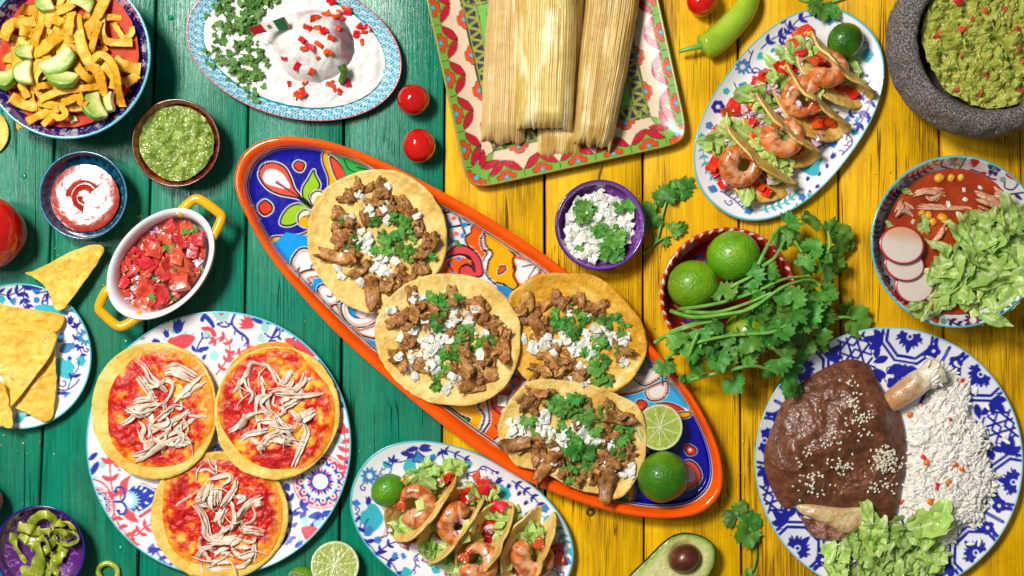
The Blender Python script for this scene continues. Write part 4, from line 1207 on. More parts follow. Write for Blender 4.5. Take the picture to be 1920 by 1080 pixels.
def p_pozole(cv):
    s = cv
    cv.C[:] = lin('#ecebef'); cv.mask = cv.inner.copy()
    rd, nv, mt = '#c8202e', '#232a74', '#6fb3a4'
    cx, cy = 1794, 453
    cv.push(1600, 270, 1 / 2.919)
    s.daisy(562, 82, 52, 11, mt, rd, .3); s.stroke([(620, 70), (585, 130), (560, 150)], 3, nv); s.stroke([(490, 90), (480, 120), (510, 130), (550, 140)], 3.4, nv); s.fan(690, 95, 2.0, 170, rd); s.blob(735, 125, 1.3, -20, mt)
    s.stroke([(640, 140), (700, 160), (740, 185), (780, 195)], 3.4, nv); s.daisy(770, 140, 38, 5, nv, None); s.stroke([(740, 180), (790, 120), (810, 130)], 3.2, nv); s.dot(595, 145, 22, rd, 10); s.dot(710, 160, 20, rd, 9)
    s.fill([(835, 155), (880, 160), (930, 210), (935, 230), (880, 200), (840, 180)], rd); s.clover(820, 195, 18, mt); s.stroke([(830, 210), (830, 240), (870, 250), (900, 220), (890, 200)], 3.4, nv); s.stroke([(850, 275), (900, 270), (934, 265)], 3.4, nv); s.leaf(880, 270, 60, 20, 40, nv)
    s.vine([(260, 195), (320, 180), (380, 150), (440, 105)], 2.6, rd, 6, 34, 12); s.vine([(190, 310), (220, 280), (260, 250)], 2.6, nv, 4, 28, 12); s.clover(290, 205, 18, mt); s.vine([(150, 380), (180, 320), (205, 270)], 2.6, rd, 4, 32, 12)
    s.vine([(115, 530), (125, 480), (130, 430)], 2.6, nv, 4, 26, 12); s.vine([(130, 700), (120, 640), (115, 590)], 2.6, nv, 4, 28, 12); s.vine([(200, 790), (160, 720), (140, 660)], 2.6, rd, 4, 26, 12); s.vine([(260, 860), (220, 820), (190, 770)], 2.6, rd, 4, 30, 14); s.daisy(180, 740, 26, 6, nv, rd)
    s.vine([(300, 880), (250, 830)], 2.4, rd, 3, 26, 14); s.fan(300, 900, 1.2, 30, mt); s.vine([(400, 935), (350, 910)], 3, nv, 3, 30, 14); s.fan(460, 985, 1.6, -110, rd); s.clover(495, 970, 20, mt); s.vine([(520, 960), (560, 985), (610, 1000)], 3.4, nv, 3, 40, 18)
    s.daisy(655, 965, 52, 12, nv, '#eee', .4); s.daisy(655, 965, 30, 12, rd, '#eeeef2', .6); s.vine([(740, 960), (800, 930), (830, 890)], 3, nv, 4, 34, 14); s.vine([(850, 870), (900, 860), (960, 840)], 3, nv, 3, 38, 14); s.leaf(860, 920, 50, 20, -30, rd)
    s.daisy(960, 380, 50, 8, rd, nv); s.vine([(920, 330), (960, 420)], 3, mt, 4, 30, 14)
    cv.pop()
    cv.mask[:] = True
    cv.C[~cv.inner] = lin('#dfe4ea'); ringcol(cv, .976, 2, '#5fb9c0')
pozole_bowl = bowl('soup_bowl', 'white bowl with red and navy flowers holding red broth, lettuce and radish', 1794, 453, 162, 96, p_pozole, M['glaze'], 620, .03, ds=2.0)

# ---- white and yellow casserole with two loop handles
M['enamel_white'] = noisy('white_enamel', [(0.3, '#e6e6ea'), (0.7, '#f1f1f4')], 0.02, rough=0.12, coat=0.6, jitter=False)
M['enamel_yellow'] = noisy('yellow_enamel', [(0.3, '#e0a206'), (0.7, '#ecb512')], 0.02, rough=0.12, coat=0.6, jitter=False)
cz = 74.0
casserole = thing('casserole_dish', W(301, 496, 0) * [1, 1, 0], 'small oval casserole, white inside and yellow outside with loop handles, holding tomato salsa', 'casserole')
CAS = ellipse(301, 495, 119, 84, 48, 360)
def p_cas(cv):
    cv.C[:] = lin('#efeff2'); cv.C[(~cv.inner) & (cv.z < cz - 7)] = lin('#e6ab0c')
dish('body', None, None, CAS, cz, [(.02, 1), (.74, 1), (.80, 0), (.84, 5), (.93, 25), (.965, 55), (.985, cz - 8), (.99, cz - 6), (1.0, cz - 3), (1.0, cz)],
     [(1.0, cz), (.99, cz + 1.5), (.955, cz + .5), (.90, cz - 5), (.86, cz - 16), (.82, 30), (.76, 14), (.6, 8), (0, 8)], 100, M['glaze'], p_cas, parent=casserole, ds_in=4.0)
def handle(pts):
    p = W2(curve(pts, False, 8), cz - 6); n = len(p)
    P = np.concatenate([p, np.full((n, 1), cz - 9.0)], 1)
    V, F = tube(P, 9.0, 12, flat=(1.0, .8))
    mk('handle', V, F, M['enamel_yellow'], casserole)
    stamp(V)
handle([(333, 402), (345, 388), (361, 375), (371, 373), (383, 379), (406, 396), (414, 404), (413, 414), (407, 428), (397, 446)])
handle([(205, 541), (196, 549), (188, 566), (185, 578), (190, 586), (212, 606), (224, 612), (237, 608), (252, 598), (266, 590)])

# ---- volcanic stone mortar
def stone():
    t = NT('volcanic_stone')
    p = t.pos('World')
    n1 = t.noise(p, .30, 4, .7); n2 = t.noise(p, .10, 3); v = t.voro(p, .20)
    col = t.ramp(n1, [(.36, '#2a272b'), (.45, '#5a5558'), (.55, '#8f8885'), (.68, '#c2bab4')])
    col = t.mix(t.ramp(n2, [(.45, 0.0), (.7, .5)]), col, '#6b5648')
    pit = t.ramp(v, [(.12, 0.0), (.30, 1.0)])
    col = t.mix(t.math('MULTIPLY', t.math('SUBTRACT', 1.0, pit), .7), col, '#1c1a1c')
    h = t.math('ADD', t.math('MULTIPLY', n1, .8), t.math('MULTIPLY', pit, .8))
    return t.done(col, .55, t.bump(h, 5.0, 1.0), spec=.5)
M['stone'] = stone()
def rough_stone(V, t, inner):
    V = V.copy(); n = fbm(V[:, 0] / 30, V[:, 1] / 30, V[:, 2] / 30, 5, 4) * 3.4
    c = V[:, :2].mean(0); d = V[:, :2] - c; r = np.linalg.norm(d, axis=1)[:, None] + 1e-6
    k = np.where(V[:, 2:3] > 6, 1, 0)
    V[:, :2] += d / r * n[:, None] * k; V[:, 2] += n * .6 * (V[:, 2] > 30)
    return V
zr_ = 150.0
mortar = dish('stone_mortar', 'dark grey volcanic stone mortar holding guacamole in top right corner', 'mortar', ellipse(1862, 70, 152, 152, 0, 420), zr_,
     [(.02, 2), (.80, 0), (.95, 8), (1.12, 45), (1.20, 90), (1.19, 118), (1.12, 140), (1.03, 149), (1.0, 150)],
     [(1.0, 150), (.96, 149), (.92, 143), (.90, 132), (.86, 110), (.6, 60), (.3, 45), (.02, 44)], 152, M['stone'], lambda cv: None, ds_in=6, ds_out=5, relief=rough_stone)
# ------------------------------------------------------------------ food: materials
def bread(name, a, b, c, toast, rough=.6, coat=0.0, fleck=.5):
    """corn dough: pale and golden patches, blisters, toasted spots, dark specks"""
    t = NT(name)
    p = t.pos('Object', jitter=True)
    big, mid, fine = t.noise(p, .016, 3, .6), t.noise(p, .075, 4, .6), t.noise(p, .2, 3, .6)
    col = t.ramp(t.math('ADD', t.math('MULTIPLY', big, .65), t.math('MULTIPLY', mid, .35)), [(.36, a), (.5, b), (.64, c)])
    sp = t.math('MULTIPLY', t.ramp(t.noise(p, .045, 3, .6, .6), [(.60, 0.0), (.70, 1.0)]), t.ramp(big, [(.42, 0.0), (.58, 1.0)]))
    col = t.mix(t.math('MULTIPLY', sp, .55), col, toast)
    col = t.mix(t.math('MULTIPLY', t.ramp(fine, [(.64, 0.0), (.71, 1.0)]), fleck), col, '#7a4a16')
    vb = t.ramp(t.voro(p, .085, 'SMOOTH_F1'), [(.2, 1.0), (.7, 0.0)])
    h = t.math('ADD', t.math('ADD', t.math('MULTIPLY', mid, .9), t.math('MULTIPLY', fine, .35)), t.math('MULTIPLY', vb, .35))
    return t.done(col, rough, t.bump(h, 3.6, .9), coat=coat, coat_rough=.25, sss=.1, sss_scale=4, spec=.35)
M['tortilla'] = bread('corn_tortilla', '#cfa044', '#e6c26c', '#f2d890', '#aa7028')
M['tortilla_gold'] = bread('oily_corn_tortilla', '#c88610', '#e0a62a', '#ecc25a', '#a05c0a', .42, .2)
M['tostada'] = bread('toasted_tortilla', '#d2a238', '#e8c258', '#f4d880', '#b07828')
M['shell'] = bread('taco_shell', '#cf9e42', '#e6c068', '#f2d68c', '#a06828')
M['chip'] = bread('corn_chip', '#d49c26', '#ecc048', '#f6d678', '#a06416', .5)
M['strip'] = bread('fried_tortilla_strip', '#cf8608', '#eaa81e', '#f6cc5c', '#a85e08', .5, .05, .6)
M['meat'] = noisy('roast_pork', [(.24, '#56300f'), (.42, '#96602a'), (.6, '#bb8646'), (.8, '#deb684')], .13, 5, .5, bump=3.4, bscale=.26, vary=.24, huevary=.01, coat=.2, coat_rough=.25, spec=.5)
M['onion'] = noisy('white_onion', [(.3, '#d8d9ca'), (.7, '#eeeee4')], .06, 3, .24, bump=.8, bscale=.2, vary=.08, sss=.15, sss_r=(1, .95, .8), sss_scale=5, coat=.3)
M['red_onion'] = noisy('red_onion', [(.36, '#8a2f66'), (.48, '#d9a8c4'), (.62, '#f0e4e8')], .05, 2, .3, bump=.8, bscale=.2, sss=.3, sss_scale=4, coat=.3)
def leaf_mat(name, stops, light, vary=.22, rough=.42, scale=.05, rib=None, hue=.03):
    t = NT(name)
    p = t.pos('Object', jitter=True)
    col = t.ramp(t.noise(p, scale, 4), stops)
    col = t.mix(t.ramp(t.noise(p, .25, 3), [(.5, 0.0), (.75, .35)]), col, light)
    if rib:
        sx = t.add('ShaderNodeSeparateXYZ'); t.link(t.pos('Object'), sx.inputs[0])
        wob = t.math('MULTIPLY', t.math('SUBTRACT', t.noise(t.pos('Object'), .08, 2), .5), 9.0)
        d = t.math('ABSOLUTE', t.math('ADD', sx.outputs[1], wob))
        side = t.math('ABSOLUTE', t.math('SINE', t.math('ADD', t.math('MULTIPLY', sx.outputs[0], .55), t.math('MULTIPLY', d, .6))))
        col = t.mix(t.ramp(side, [(.0, .5), (.16, 0.0)]), col, rib)
        col = t.mix(t.ramp(t.math('MULTIPLY', d, .1), [(.06, .9), (.20, 0.0)]), col, rib)
    bf = t.add('ShaderNodeNewGeometry').outputs['Backfacing']
    col = t.mix(t.math('MULTIPLY', bf, .35), col, light)
    r = t.rand()
    col = t.hsv(col, t.math('ADD', t.math('MULTIPLY', r, hue), .5 - hue / 2), 1.0, t.math('ADD', t.math('MULTIPLY', t.math('FRACT', t.math('MULTIPLY', r, 9.7)), 2 * vary), 1 - vary))
    n = t.bump(t.noise(p, .16, 3), 2.0, .7)
    m = t.done(col, rough, n, spec=.45)
    # light passing through the thin leaf
    tr = t.add('ShaderNodeBsdfTranslucent'); t.link(col, tr.inputs[0])
    mx = t.add('ShaderNodeMixShader'); mx.inputs[0].default_value = .3
    out = t.n['Material Output']
    t.link(t.b.outputs[0], mx.inputs[1]); t.link(tr.outputs[0], mx.inputs[2]); t.link(mx.outputs[0], out.inputs[0])
    return m
M['cilantro'] = leaf_mat('cilantro_leaf', [(.3, '#1c5a0c'), (.5, '#368420'), (.72, '#58a436')], '#84c258', .32, hue=.05)
M['parsley'] = leaf_mat('chopped_cilantro', [(.3, '#245a16'), (.5, '#428028'), (.72, '#68a044')], '#94b86a')
M['lettuce'] = leaf_mat('lettuce', [(.3, '#72b016'), (.5, '#9fce3a'), (.72, '#c8e46c')], '#deefa0', .2, .3, .03, rib='#eef4cc', hue=.03)
M['stem'] = noisy('herb_stem', [(.3, '#5a9a30'), (.7, '#8cc05a')], .05, 2, .35, sss=.15, sss_scale=3, vary=.12)
M['pepper_red'] = noisy('red_pepper', [(.25, '#b81606'), (.5, '#de2c10'), (.8, '#ee5a20')], .05, 3, .25, bump=.8, bscale=.15, vary=.2, huevary=.015, coat=.5, sss=.15, sss_scale=3)
M['tomato_dice'] = noisy('tomato_flesh', [(.25, '#a81c10'), (.5, '#d24030'), (.75, '#e4705a')], .06, 4, .25, bump=1.6, bscale=.15, vary=.2, huevary=.012, coat=.5, sss=.2, sss_scale=4)
M['tomato'] = noisy('tomato_skin', [(.3, '#b80c06'), (.7, '#d41a0a')], .012, 2, .13, bump=.4, bscale=.03, coat=.7, coat_rough=.04, sss=.1, sss_scale=5)
M['avocado_piece'] = noisy('avocado_flesh', [(.3, '#8fae3a'), (.5, '#c2cd6c'), (.75, '#e4e19c')], .035, 3, .4, bump=1.0, bscale=.12, vary=.1, sss=.2, sss_r=(.8, 1, .3), sss_scale=4, coat=.15)
M['chicken'] = noisy('shredded_chicken', [(.25, '#cda588'), (.45, '#e8cfb8'), (.7, '#f6e8da')], .05, 4, .45, bump=1.0, bscale=.25, vary=.10, sss=.35, sss_scale=4, spec=.4)
M['painted_food'] = noisy('painted_food', [(.3, .72), (.7, 1.0)], .09, 4, .38, bump=1.6, bscale=.14, attr='mul', attr_mix=.6, sss=.18, sss_scale=4, coat=.2, coat_rough=.2)
M['wet_food'] = noisy('wet_food', [(.3, .7), (.7, 1.0)], .10, 4, .2, bump=2.2, bscale=.13, attr='mul', attr_mix=.6, sss=.12, sss_scale=4, coat=.6, coat_rough=.08)
M['lime_skin'] = noisy('lime_peel', [(.3, '#4c8610'), (.5, '#74a81c'), (.75, '#a2c43a')], .012, 3, .3, bump=2.6, bscale=.20, coat=.35, coat_rough=.15, attr='mul', attr_mix=1.0, jitter=True)

# ------------------------------------------------------------------ food: shapes
def unit(V): return V / np.linalg.norm(V, axis=1)[:, None]
def lumps(k, dims, e=3.2, amp=.2, sub=2, seed=0, freq=1.3):
    V, F = superbox(sub, e)
    n = fbm(V[:, 0] * freq, V[:, 1] * freq, V[:, 2] * freq + seed, seed, 3)
    V = V * (1 + amp * n)[:, None] * np.array(dims) * 10
    return V, F
def variants(name, mat, count, dims, e=3.2, amp=.2, sub=2, freq=1.3, bend=0.0):
    out = []
    for k in range(count):
        d = np.array(dims) * rng.uniform(.8, 1.2, 3)
        V, F = lumps(k, d, e, amp, sub, k * 7 + len(name), freq)
        if bend: V[:, 2] += bend * ((V[:, 0] / 10) ** 2) * 4 * (1 if k % 2 else -.6)
        out.append(new_mesh(name, V, F, M[mat]))
    return out
MEAT = variants('meat_piece', 'meat', 14, (1.55, .68, .36), 5.5, .30, 3, 1.9, .8)
def dice(name, mat, count, dims, jit=.16, bev=.14, bend=.25):
    """knife-cut pieces: skewed little blocks with just-broken edges"""
    import bmesh
    out = []
    for k in range(count):
        bm = bmesh.new()
        bmesh.ops.create_cube(bm, size=2.0)
        bmesh.ops.subdivide_edges(bm, edges=[e for e in bm.edges if abs((e.verts[0].co - e.verts[1].co).x) > .5], cuts=1)
        d = np.array(dims) * rng.uniform(.8, 1.2, 3)
        for v in bm.verts:
            q = np.array(v.co) * d + rng.normal(0, jit, 3) * d * np.array([1, 1, .7])
            q[2] += bend * (q[0] ** 2 - .4) * (1 if k % 2 else -1)
            v.co = Vector(q * 10)
        bmesh.ops.bevel(bm, geom=list(bm.edges), offset=bev * 10 * min(d), segments=2, affect='EDGES', profile=.6)
        bmesh.ops.triangulate(bm, faces=[f for f in bm.faces if len(f.verts) > 4])
        bm.normal_update(); bm.verts.index_update()
        V = np.array([v.co[:] for v in bm.verts]); F = [[v.index for v in f.verts] for f in bm.faces]; bm.free()
        me = new_mesh(name, V, F, M[mat], smooth=True)
        out.append(me)
    return out
ONION = dice('onion_piece', 'onion', 12, (1.0, .66, .32), .15, .3, .3)
REDON = dice('onion_piece', 'red_onion', 8, (1.0, .6, .28), .15, .16, .3)
PEPD = dice('pepper_piece', 'pepper_red', 10, (1.0, .7, .36), .18, .2, .2)
TOMD = dice('tomato_piece', 'tomato_dice', 12, (1.05, .8, .45), .22, .24, .2)
AVOD = dice('avocado_piece', 'avocado_piece', 8, (.9, .75, .62), .08, .12, .0)

def leaf_mesh(name, mat, seed, lobes=3, size=20.0, spread=105, deep=.34, crumple=.25):
    r_ = np.random.default_rng(seed)
    n, m = 45, 5
    th = np.linspace(-radians(spread), radians(spread), n)
    u = np.linspace(0, 1, n)
    base = .62 + .30 * np.cos(th * .8)
    lob = np.abs(np.cos(pi * lobes * (u - .5))) if lobes % 2 else np.abs(np.sin(pi * lobes * (u - .5)))
    r = base * (1 - deep + deep * lob ** .6)
    r *= 1 + .09 * np.sin(u * 2 * pi * (lobes * 3.0 + .4) + r_.uniform(0, 6)) + .06 * r_.standard_normal(n)
    ts = np.linspace(0.0, 1, m)
    X = (ts[:, None] * r[None] * np.cos(th)[None] ) * size
    Y = (ts[:, None] * r[None] * np.sin(th)[None]) * size
    k = size
    Z = crumple * k * (.5 * vnoise(X / k * 2.2 + seed, Y / k * 2.2, 0, seed) + .35 * vnoise(X / k * 4, Y / k * 4 + seed, 1, seed + 5))
    Z += -.35 * (X / k) ** 2 * k * r_.uniform(-.2, .8) * .6 + np.abs(Y) * r_.uniform(-.25, .4)
    V = np.stack([X, Y, Z], -1).reshape(-1, 3)
    return new_mesh(name, V, grid_faces(m, n, False), M[mat])
CIL = [leaf_mesh('cilantro_leaf', 'cilantro', k, 3 + (k % 2) * 2, 20, 100 + 12 * (k % 3), .36) for k in range(10)]
CILF = [leaf_mesh('cilantro_leaf', 'cilantro', 40 + k, 5, 20, 150, .22, .22) for k in range(6)]
PARS = [leaf_mesh('chopped_leaf', 'parsley', 80 + k, 3, 20, 120, .35, .3) for k in range(8)]

def crumpled(name, mat, seed, a=20.0, b=13.0, amp=.45):
    r_ = np.random.default_rng(seed)
    n, m = 30, 7
    th = np.linspace(0, 2 * pi, n, endpoint=False)
    r = 1 + .22 * vnoise(np.cos(th) * 1.6 + seed, np.sin(th) * 1.6, 0, seed) + .07 * np.sin(th * 7 + seed) + .05 * r_.standard_normal(n)
    ts = np.linspace(0, 1, m)[:, None]
    X = ts * r * np.cos(th) * a; Y = ts * r * np.sin(th) * b
    Z = amp * a * (.7 * vnoise(X / a * 1.6 + seed, Y / a * 1.6, 0, seed) + .4 * vnoise(X / a * 3.4, Y / a * 3.4 + seed, 2, seed + 3) + .15 * vnoise(X / a * 8, Y / a * 8, 2, seed + 9))
    Z += .28 * a * np.abs(Y / b) ** 1.5 * r_.uniform(-.6, 1)
    V = np.stack([X, Y, Z], -1).reshape(-1, 3)
    return new_mesh(name, V, grid_faces(m, n, True), M[mat])
LET = [crumpled('lettuce_piece', 'lettuce', 200 + k, 24, 7 + 2.2 * (k % 5), .34) for k in range(14)]

def drop(name, meshes, parent, px, py, size, q=65, tilt=.35, lift=.35, rad=None, rz=None, grow=.75, zmax=None):
    """let one piece come to rest at a photo position; size is its half length in table units, meshes are made at 10 (leaves at 20)"""
    base = 20.0 if meshes in (CIL, CILF, PARS, LET) else 10.0
    rad = rad or size * .7
    p = W(px, py, 40.0)
    for _ in range(2):
        z = rest(p[0], p[1], rad, q); p = W(px, py, z)
    if zmax is not None: z = min(z, zmax)
    k = random.choice(meshes)
    p = W(px, py, z + lift * size * .5); p[2] = z + lift * size * .5
    rz = random.uniform(0, 2 * pi) if rz is None else rz
    o = put(name, k, parent, p, (random.uniform(-tilt, tilt), random.uniform(-tilt, tilt), rz), size / base * random.uniform(.9, 1.12))
    pile(p[0], p[1], rad, z + grow * size * .8)
    return o

def hfield(name, outline_px, zlev, f, mat, parent=None, rings=60, n=220, colf=None, base=None, px_z=None, tpow=.8):
    """soft heap or liquid: f(x, y, t) gives the height inside the outline, t = 1 at its edge"""
    o = W2(resample(np.asarray(outline_px, float), n=n, closed=True), zlev if px_z is None else px_z)
    area = np.sum(o[:, 0] * np.roll(o[:, 1], -1) - np.roll(o[:, 0], -1) * o[:, 1])
    if area < 0: o = o[::-1].copy()
    c = o.mean(0)
    ts = np.linspace(1, 0, rings) ** tpow
    XY = c + (o - c)[None] * ts[:, None, None]
    t = np.repeat(ts[:, None], n, 1)
    Z = f(XY[..., 0], XY[..., 1], t)
    V = np.concatenate([XY, Z[..., None]], -1).reshape(-1, 3)
    if base is not None:      # closed underneath
        lo = np.concatenate([o * 1.0, np.full((n, 1), base)], 1)
        V = np.concatenate([lo, V])
    F = grid_faces(len(V) // n, n, True)
    col = None
    if colf is not None:
        col = colf(V[:, 0], V[:, 1], V[:, 2])
    ob = mk(name, V, F, mat, parent, col=col)
    stamp_dense(V, F)
    return ob
def mixc(a, b, w):
    w = np.clip(np.asarray(w, float), 0, 1)[..., None]
    return np.array(lin(a)) * (1 - w) + np.array(lin(b)) * w

def drape_patch(cx, cy, rx, ry, iters, grav, lift):
    i0, j0 = _hidx(cx - rx - 9, cy - ry - 9)[::1]
    i1, j1 = _hidx(cx + rx + 9, cy + ry + 9)
    h = HG[i0:i1 + 1, j0:j1 + 1].copy()
    yy, xx = np.mgrid[i0:i1 + 1, j0:j1 + 1]
    X, Y = HX0 + (xx + .5) * HC, HY0 + (yy + .5) * HC
    m = ((X - cx) / rx) ** 2 + ((Y - cy) / ry) ** 2 <= 1.05
    h = np.where(m, h, 0)
    # fill small gaps of the map
    for _ in range(2):
        h = np.maximum(h, (np.roll(h, 1, 0) + np.roll(h, -1, 0) + np.roll(h, 1, 1) + np.roll(h, -1, 1)) / 4)
    z = np.full_like(h, h[m].max() + lift)
    for _ in range(iters):
        b = (np.roll(z, 2, 0) + np.roll(z, -2, 0) + np.roll(z, 2, 1) + np.roll(z, -2, 1) + 2 * z) / 6
        z = np.maximum(np.where(m, h + lift, -1e9), b - grav)
        z = np.where(m, z, b)
    return (i0, j0, z)
def sample_patch(pt, x, y):
    i0, j0, z = pt
    a = (np.asarray(y) - HY0) / HC - .5 - i0; b = (np.asarray(x) - HX0) / HC - .5 - j0
    a = np.clip(a, 0, z.shape[0] - 1.001); b = np.clip(b, 0, z.shape[1] - 1.001)
    i, j = a.astype(int), b.astype(int); fa, fb = a - i, b - j
    return z[i, j] * (1 - fa) * (1 - fb) + z[i + 1, j] * fa * (1 - fb) + z[i, j + 1] * (1 - fa) * fb + z[i + 1, j + 1] * fa * fb

def tortilla(name, outline_px, mat, parent, zest, seed, thick=4.0, iters=60, grav=.25, cup=0.0, wav=2.5, rough_=1.2):
    """thin round bread that settles over whatever is under it; the outline is traced from the photo"""
    n = 120
    o = W2(resample(curve(outline_px, True, 10), n=n, closed=True), zest)
    if np.sum(o[:, 0] * np.roll(o[:, 1], -1) - np.roll(o[:, 0], -1) * o[:, 1]) < 0: o = o[::-1].copy()
    c = (o.max(0) + o.min(0)) / 2
    rx, ry = (o.max(0) - o.min(0)) / 2
    pt = drape_patch(c[0], c[1], rx, ry, iters, grav, 1.5)
    ts = np.linspace(0, 1, 26)
    XY = c + (o - c)[None] * ts[:, None, None]
    XY[-1] += vnoise(XY[-1, :, 0] / 7, XY[-1, :, 1] / 7, 0, seed)[:, None] * .9
    X, Y = XY[..., 0], XY[..., 1]
    Z = sample_patch(pt, X, Y)
    T = np.repeat(ts[:, None], n, 1)
    Z = Z + wav * vnoise(X / 45, Y / 45, 0, seed) * T + wav + cup * np.maximum(0, T - .45) ** 1.6 * (1 + .5 * vnoise(X / 70, Y / 70, 5, seed + 3)) * 3 + rough_ * fbm(X / 11, Y / 11, 0, seed + 1, 3) + .5
    top = np.stack([X, Y, Z + thick * .5], -1)
    bot = np.stack([X, Y, Z - thick * .5], -1)
    mid = np.stack([c[0] + (X[-1] - c[0]) * 1.006, c[1] + (Y[-1] - c[1]) * 1.006, Z[-1]], -1)[None]
    V = np.concatenate([top, mid, bot[::-1]]).reshape(-1, 3)
    F = grid_faces(53, n, True)
    ob = mk(name, V, F, mat, parent)
    Q = top.reshape(-1, 3)[grid_faces(26, n, True)]
    for a in (.12, .37, .62, .87):
        for b in (.12, .37, .62, .87):
            stamp((1 - a) * ((1 - b) * Q[:, 0] + b * Q[:, 1]) + a * ((1 - b) * Q[:, 3] + b * Q[:, 2]))
    return ob

def ribbon(name, pts_px, w, mat, parent, zs=None, thick=.14, lift=2.0, twist=.5, n=22, arch=0.0, ns=8, q=75, taper=False, stamp_it=True, jag=0.0, soft=0, wvar=.10):
    """flat strip or strand along photo positions, resting on what is below"""
    p = resample(curve(pts_px, False, 8), n=n)
    z = []
    for k, (a, b) in enumerate(p):
        g = W(a, b, 50.0); z.append(rest(g[0], g[1], max(3, w * .4), q))
    z = np.array(z)
    for _ in range(6):
        z = np.maximum(z, np.convolve(np.concatenate([[z[0]], z, [z[-1]]]), [.25, .5, .25], 'valid'))
    for _ in range(soft):
        z = np.convolve(np.concatenate([[z[0]] * 2, z, [z[-1]] * 2]), np.ones(5) / 5, 'valid')
    s_ = np.linspace(0, 1, n)
    z = z + lift + w * thick * .5 + arch * np.sin(pi * s_)
    if zs is not None: z = z + np.interp(s_, np.linspace(0, 1, len(zs)), zs)
    P = np.array([W(a, b, c) for (a, b), c in zip(p, z)]); P[:, 2] = z
    sd = random.random() * 50
    tw = twist * vnoise(s_ * 3 + sd, s_ * 0, 0, 3)
    rad = w / 2 * (1 + wvar * vnoise(s_ * 9 + sd, s_ * 0, 2, 5))
    if taper: rad = rad * (.14 + .86 * np.sin(pi * np.clip(s_ * .96 + .02, 0, 1)) ** .6)
    V, F = tube(P, rad, ns, flat=(1.0, thick), twist=tw)
    if jag:
        V[:, 2] += jag * fbm(V[:, 0] / 4, V[:, 1] / 4, 0, int(sd), 2)
    ob = mk(name, V, F, mat, parent)
    if stamp_it: stamp_dense(V, F)
    return ob

def sphere_obj(name, px, py, r, mat, parent=None, squash=(1, 1, 1), seed=0, ribs=0, amp=.02, label=None, cat=None, z=None, sub=5, rot=None, dimple=0.0, nub=0.0, tint=None):
    V, F = ICO[sub]
    U = V.copy()
    R = 1 + amp * fbm(V[:, 0] * 1.5, V[:, 1] * 1.5, V[:, 2] * 1.5 + seed, seed, 3)
    if ribs: R += .02 * np.cos(np.arctan2(V[:, 1], V[:, 0]) * ribs) * (1 - V[:, 2] ** 2)
    if dimple: R -= dimple * np.exp(-((1 - V[:, 2]) / .08))
    if nub: R += nub * np.exp(-((1 - V[:, 2]) / .012)) - nub * .4 * np.exp(-((1 - V[:, 2]) / .05))
    V = V * R[:, None] * np.array(squash)
    if rot is not None: V = V @ np.array(Euler(rot).to_matrix()).T
    V = V * r
    zc = (rest(*W(px, py, r)[:2], r * .4, 60) if z is None else z) - V[:, 2].min()
    c = W(px, py, zc); V = V + c
    col = None
    if tint is not None: col = tint(U)
    ob = mk(name, V, F, mat, parent, col=col)
    if label: tag(ob, label, cat)
    stamp(V)
    return ob
def lime_tint(seed, a='#ffffff', b='#fff2a0', lo=.0):
    def f(U):
        n = fbm(U[:, 0] * .9, U[:, 1] * .9, U[:, 2] * .9 + seed, seed, 2)
        return mixc(a, b, sstep(-.3 + lo, .6 + lo, n))
    return f

def orient(n):
    """matrix whose z axis is the given direction"""
    return np.array(Vector(n).normalized().to_track_quat('Z', 'Y').to_matrix())
def lime_half(px, py, r, normal, z, label, parent=None, seed=0, flesh='#b4c04a', dark='#8fa62c', spin=0.0):
    """cut lime: peel shell, white pith ring, juicy segments"""
    root = thing('lime_half', W(px, py, 0) * [1, 1, 0], label, 'lime') if parent is None else parent
    Rm = orient(normal); c = W(px, py, z)
    n, m = 96, 24
    th = np.linspace(0, 2 * pi, n, endpoint=False)
    # peel: hemisphere below the cut
    ph = np.linspace(0, pi / 2, 18)
    V = np.array([[r * cos(p) * 1.0 * cos(t), r * cos(p) * sin(t), -r * .95 * sin(p)] for p in ph for t in th])
    V *= (1 + .012 * fbm(V[:, 0] / 9, V[:, 1] / 9, V[:, 2] / 9, seed, 2))[:, None]
    mk('peel', V @ Rm.T + c, grid_faces(18, n, flip=True), M['lime_skin'], root, col=mixc('#ffffff', '#fff2a0', np.zeros(len(V)) + .2))
    ts = np.linspace(1, 0, m * 2)
    T, TH = np.meshgrid(ts, th, indexing='ij')
    seg = 9
    ph_ = (TH + spin) * seg / (2 * pi) + .12 * np.sin(TH * 2)
    d = np.abs(ph_ - np.round(ph_)) * 2 * pi / seg * T * r      # distance to the nearest membrane
    pith = sstep(.86, .93, T); mem = (1 - sstep(.5, 1.6, d)) * (T < .9)
    core = 1 - sstep(.05, .12, T)
    ves = vnoise(np.cos(TH) * 8 + T * 2, np.sin(TH) * 8, T * 9, seed) * .5 + .5
    col = mixc(dark, flesh, ves.ravel())
    w = np.maximum(np.maximum(mem * .85, core), pith).ravel()
    col = col * (1 - w[:, None]) + np.array(lin('#dfe4b8')) * w[:, None]
    g = sstep(.965, .985, T).ravel()[:, None]; col = col * (1 - g) + np.array(lin('#5f9416')) * g
    Z = .6 + 1.0 * ves * (1 - w.reshape(T.shape)) + 1.0 * w.reshape(T.shape) - 1.2 * sstep(.97, 1.0, T)
    V = np.stack([r * T * np.cos(TH), r * T * np.sin(TH), Z], -1).reshape(-1, 3)
    V2 = V @ Rm.T + c
    mk('flesh', V2, grid_faces(len(ts), n), M['wet_food'], root, col=col)
    stamp(V2)
    return root
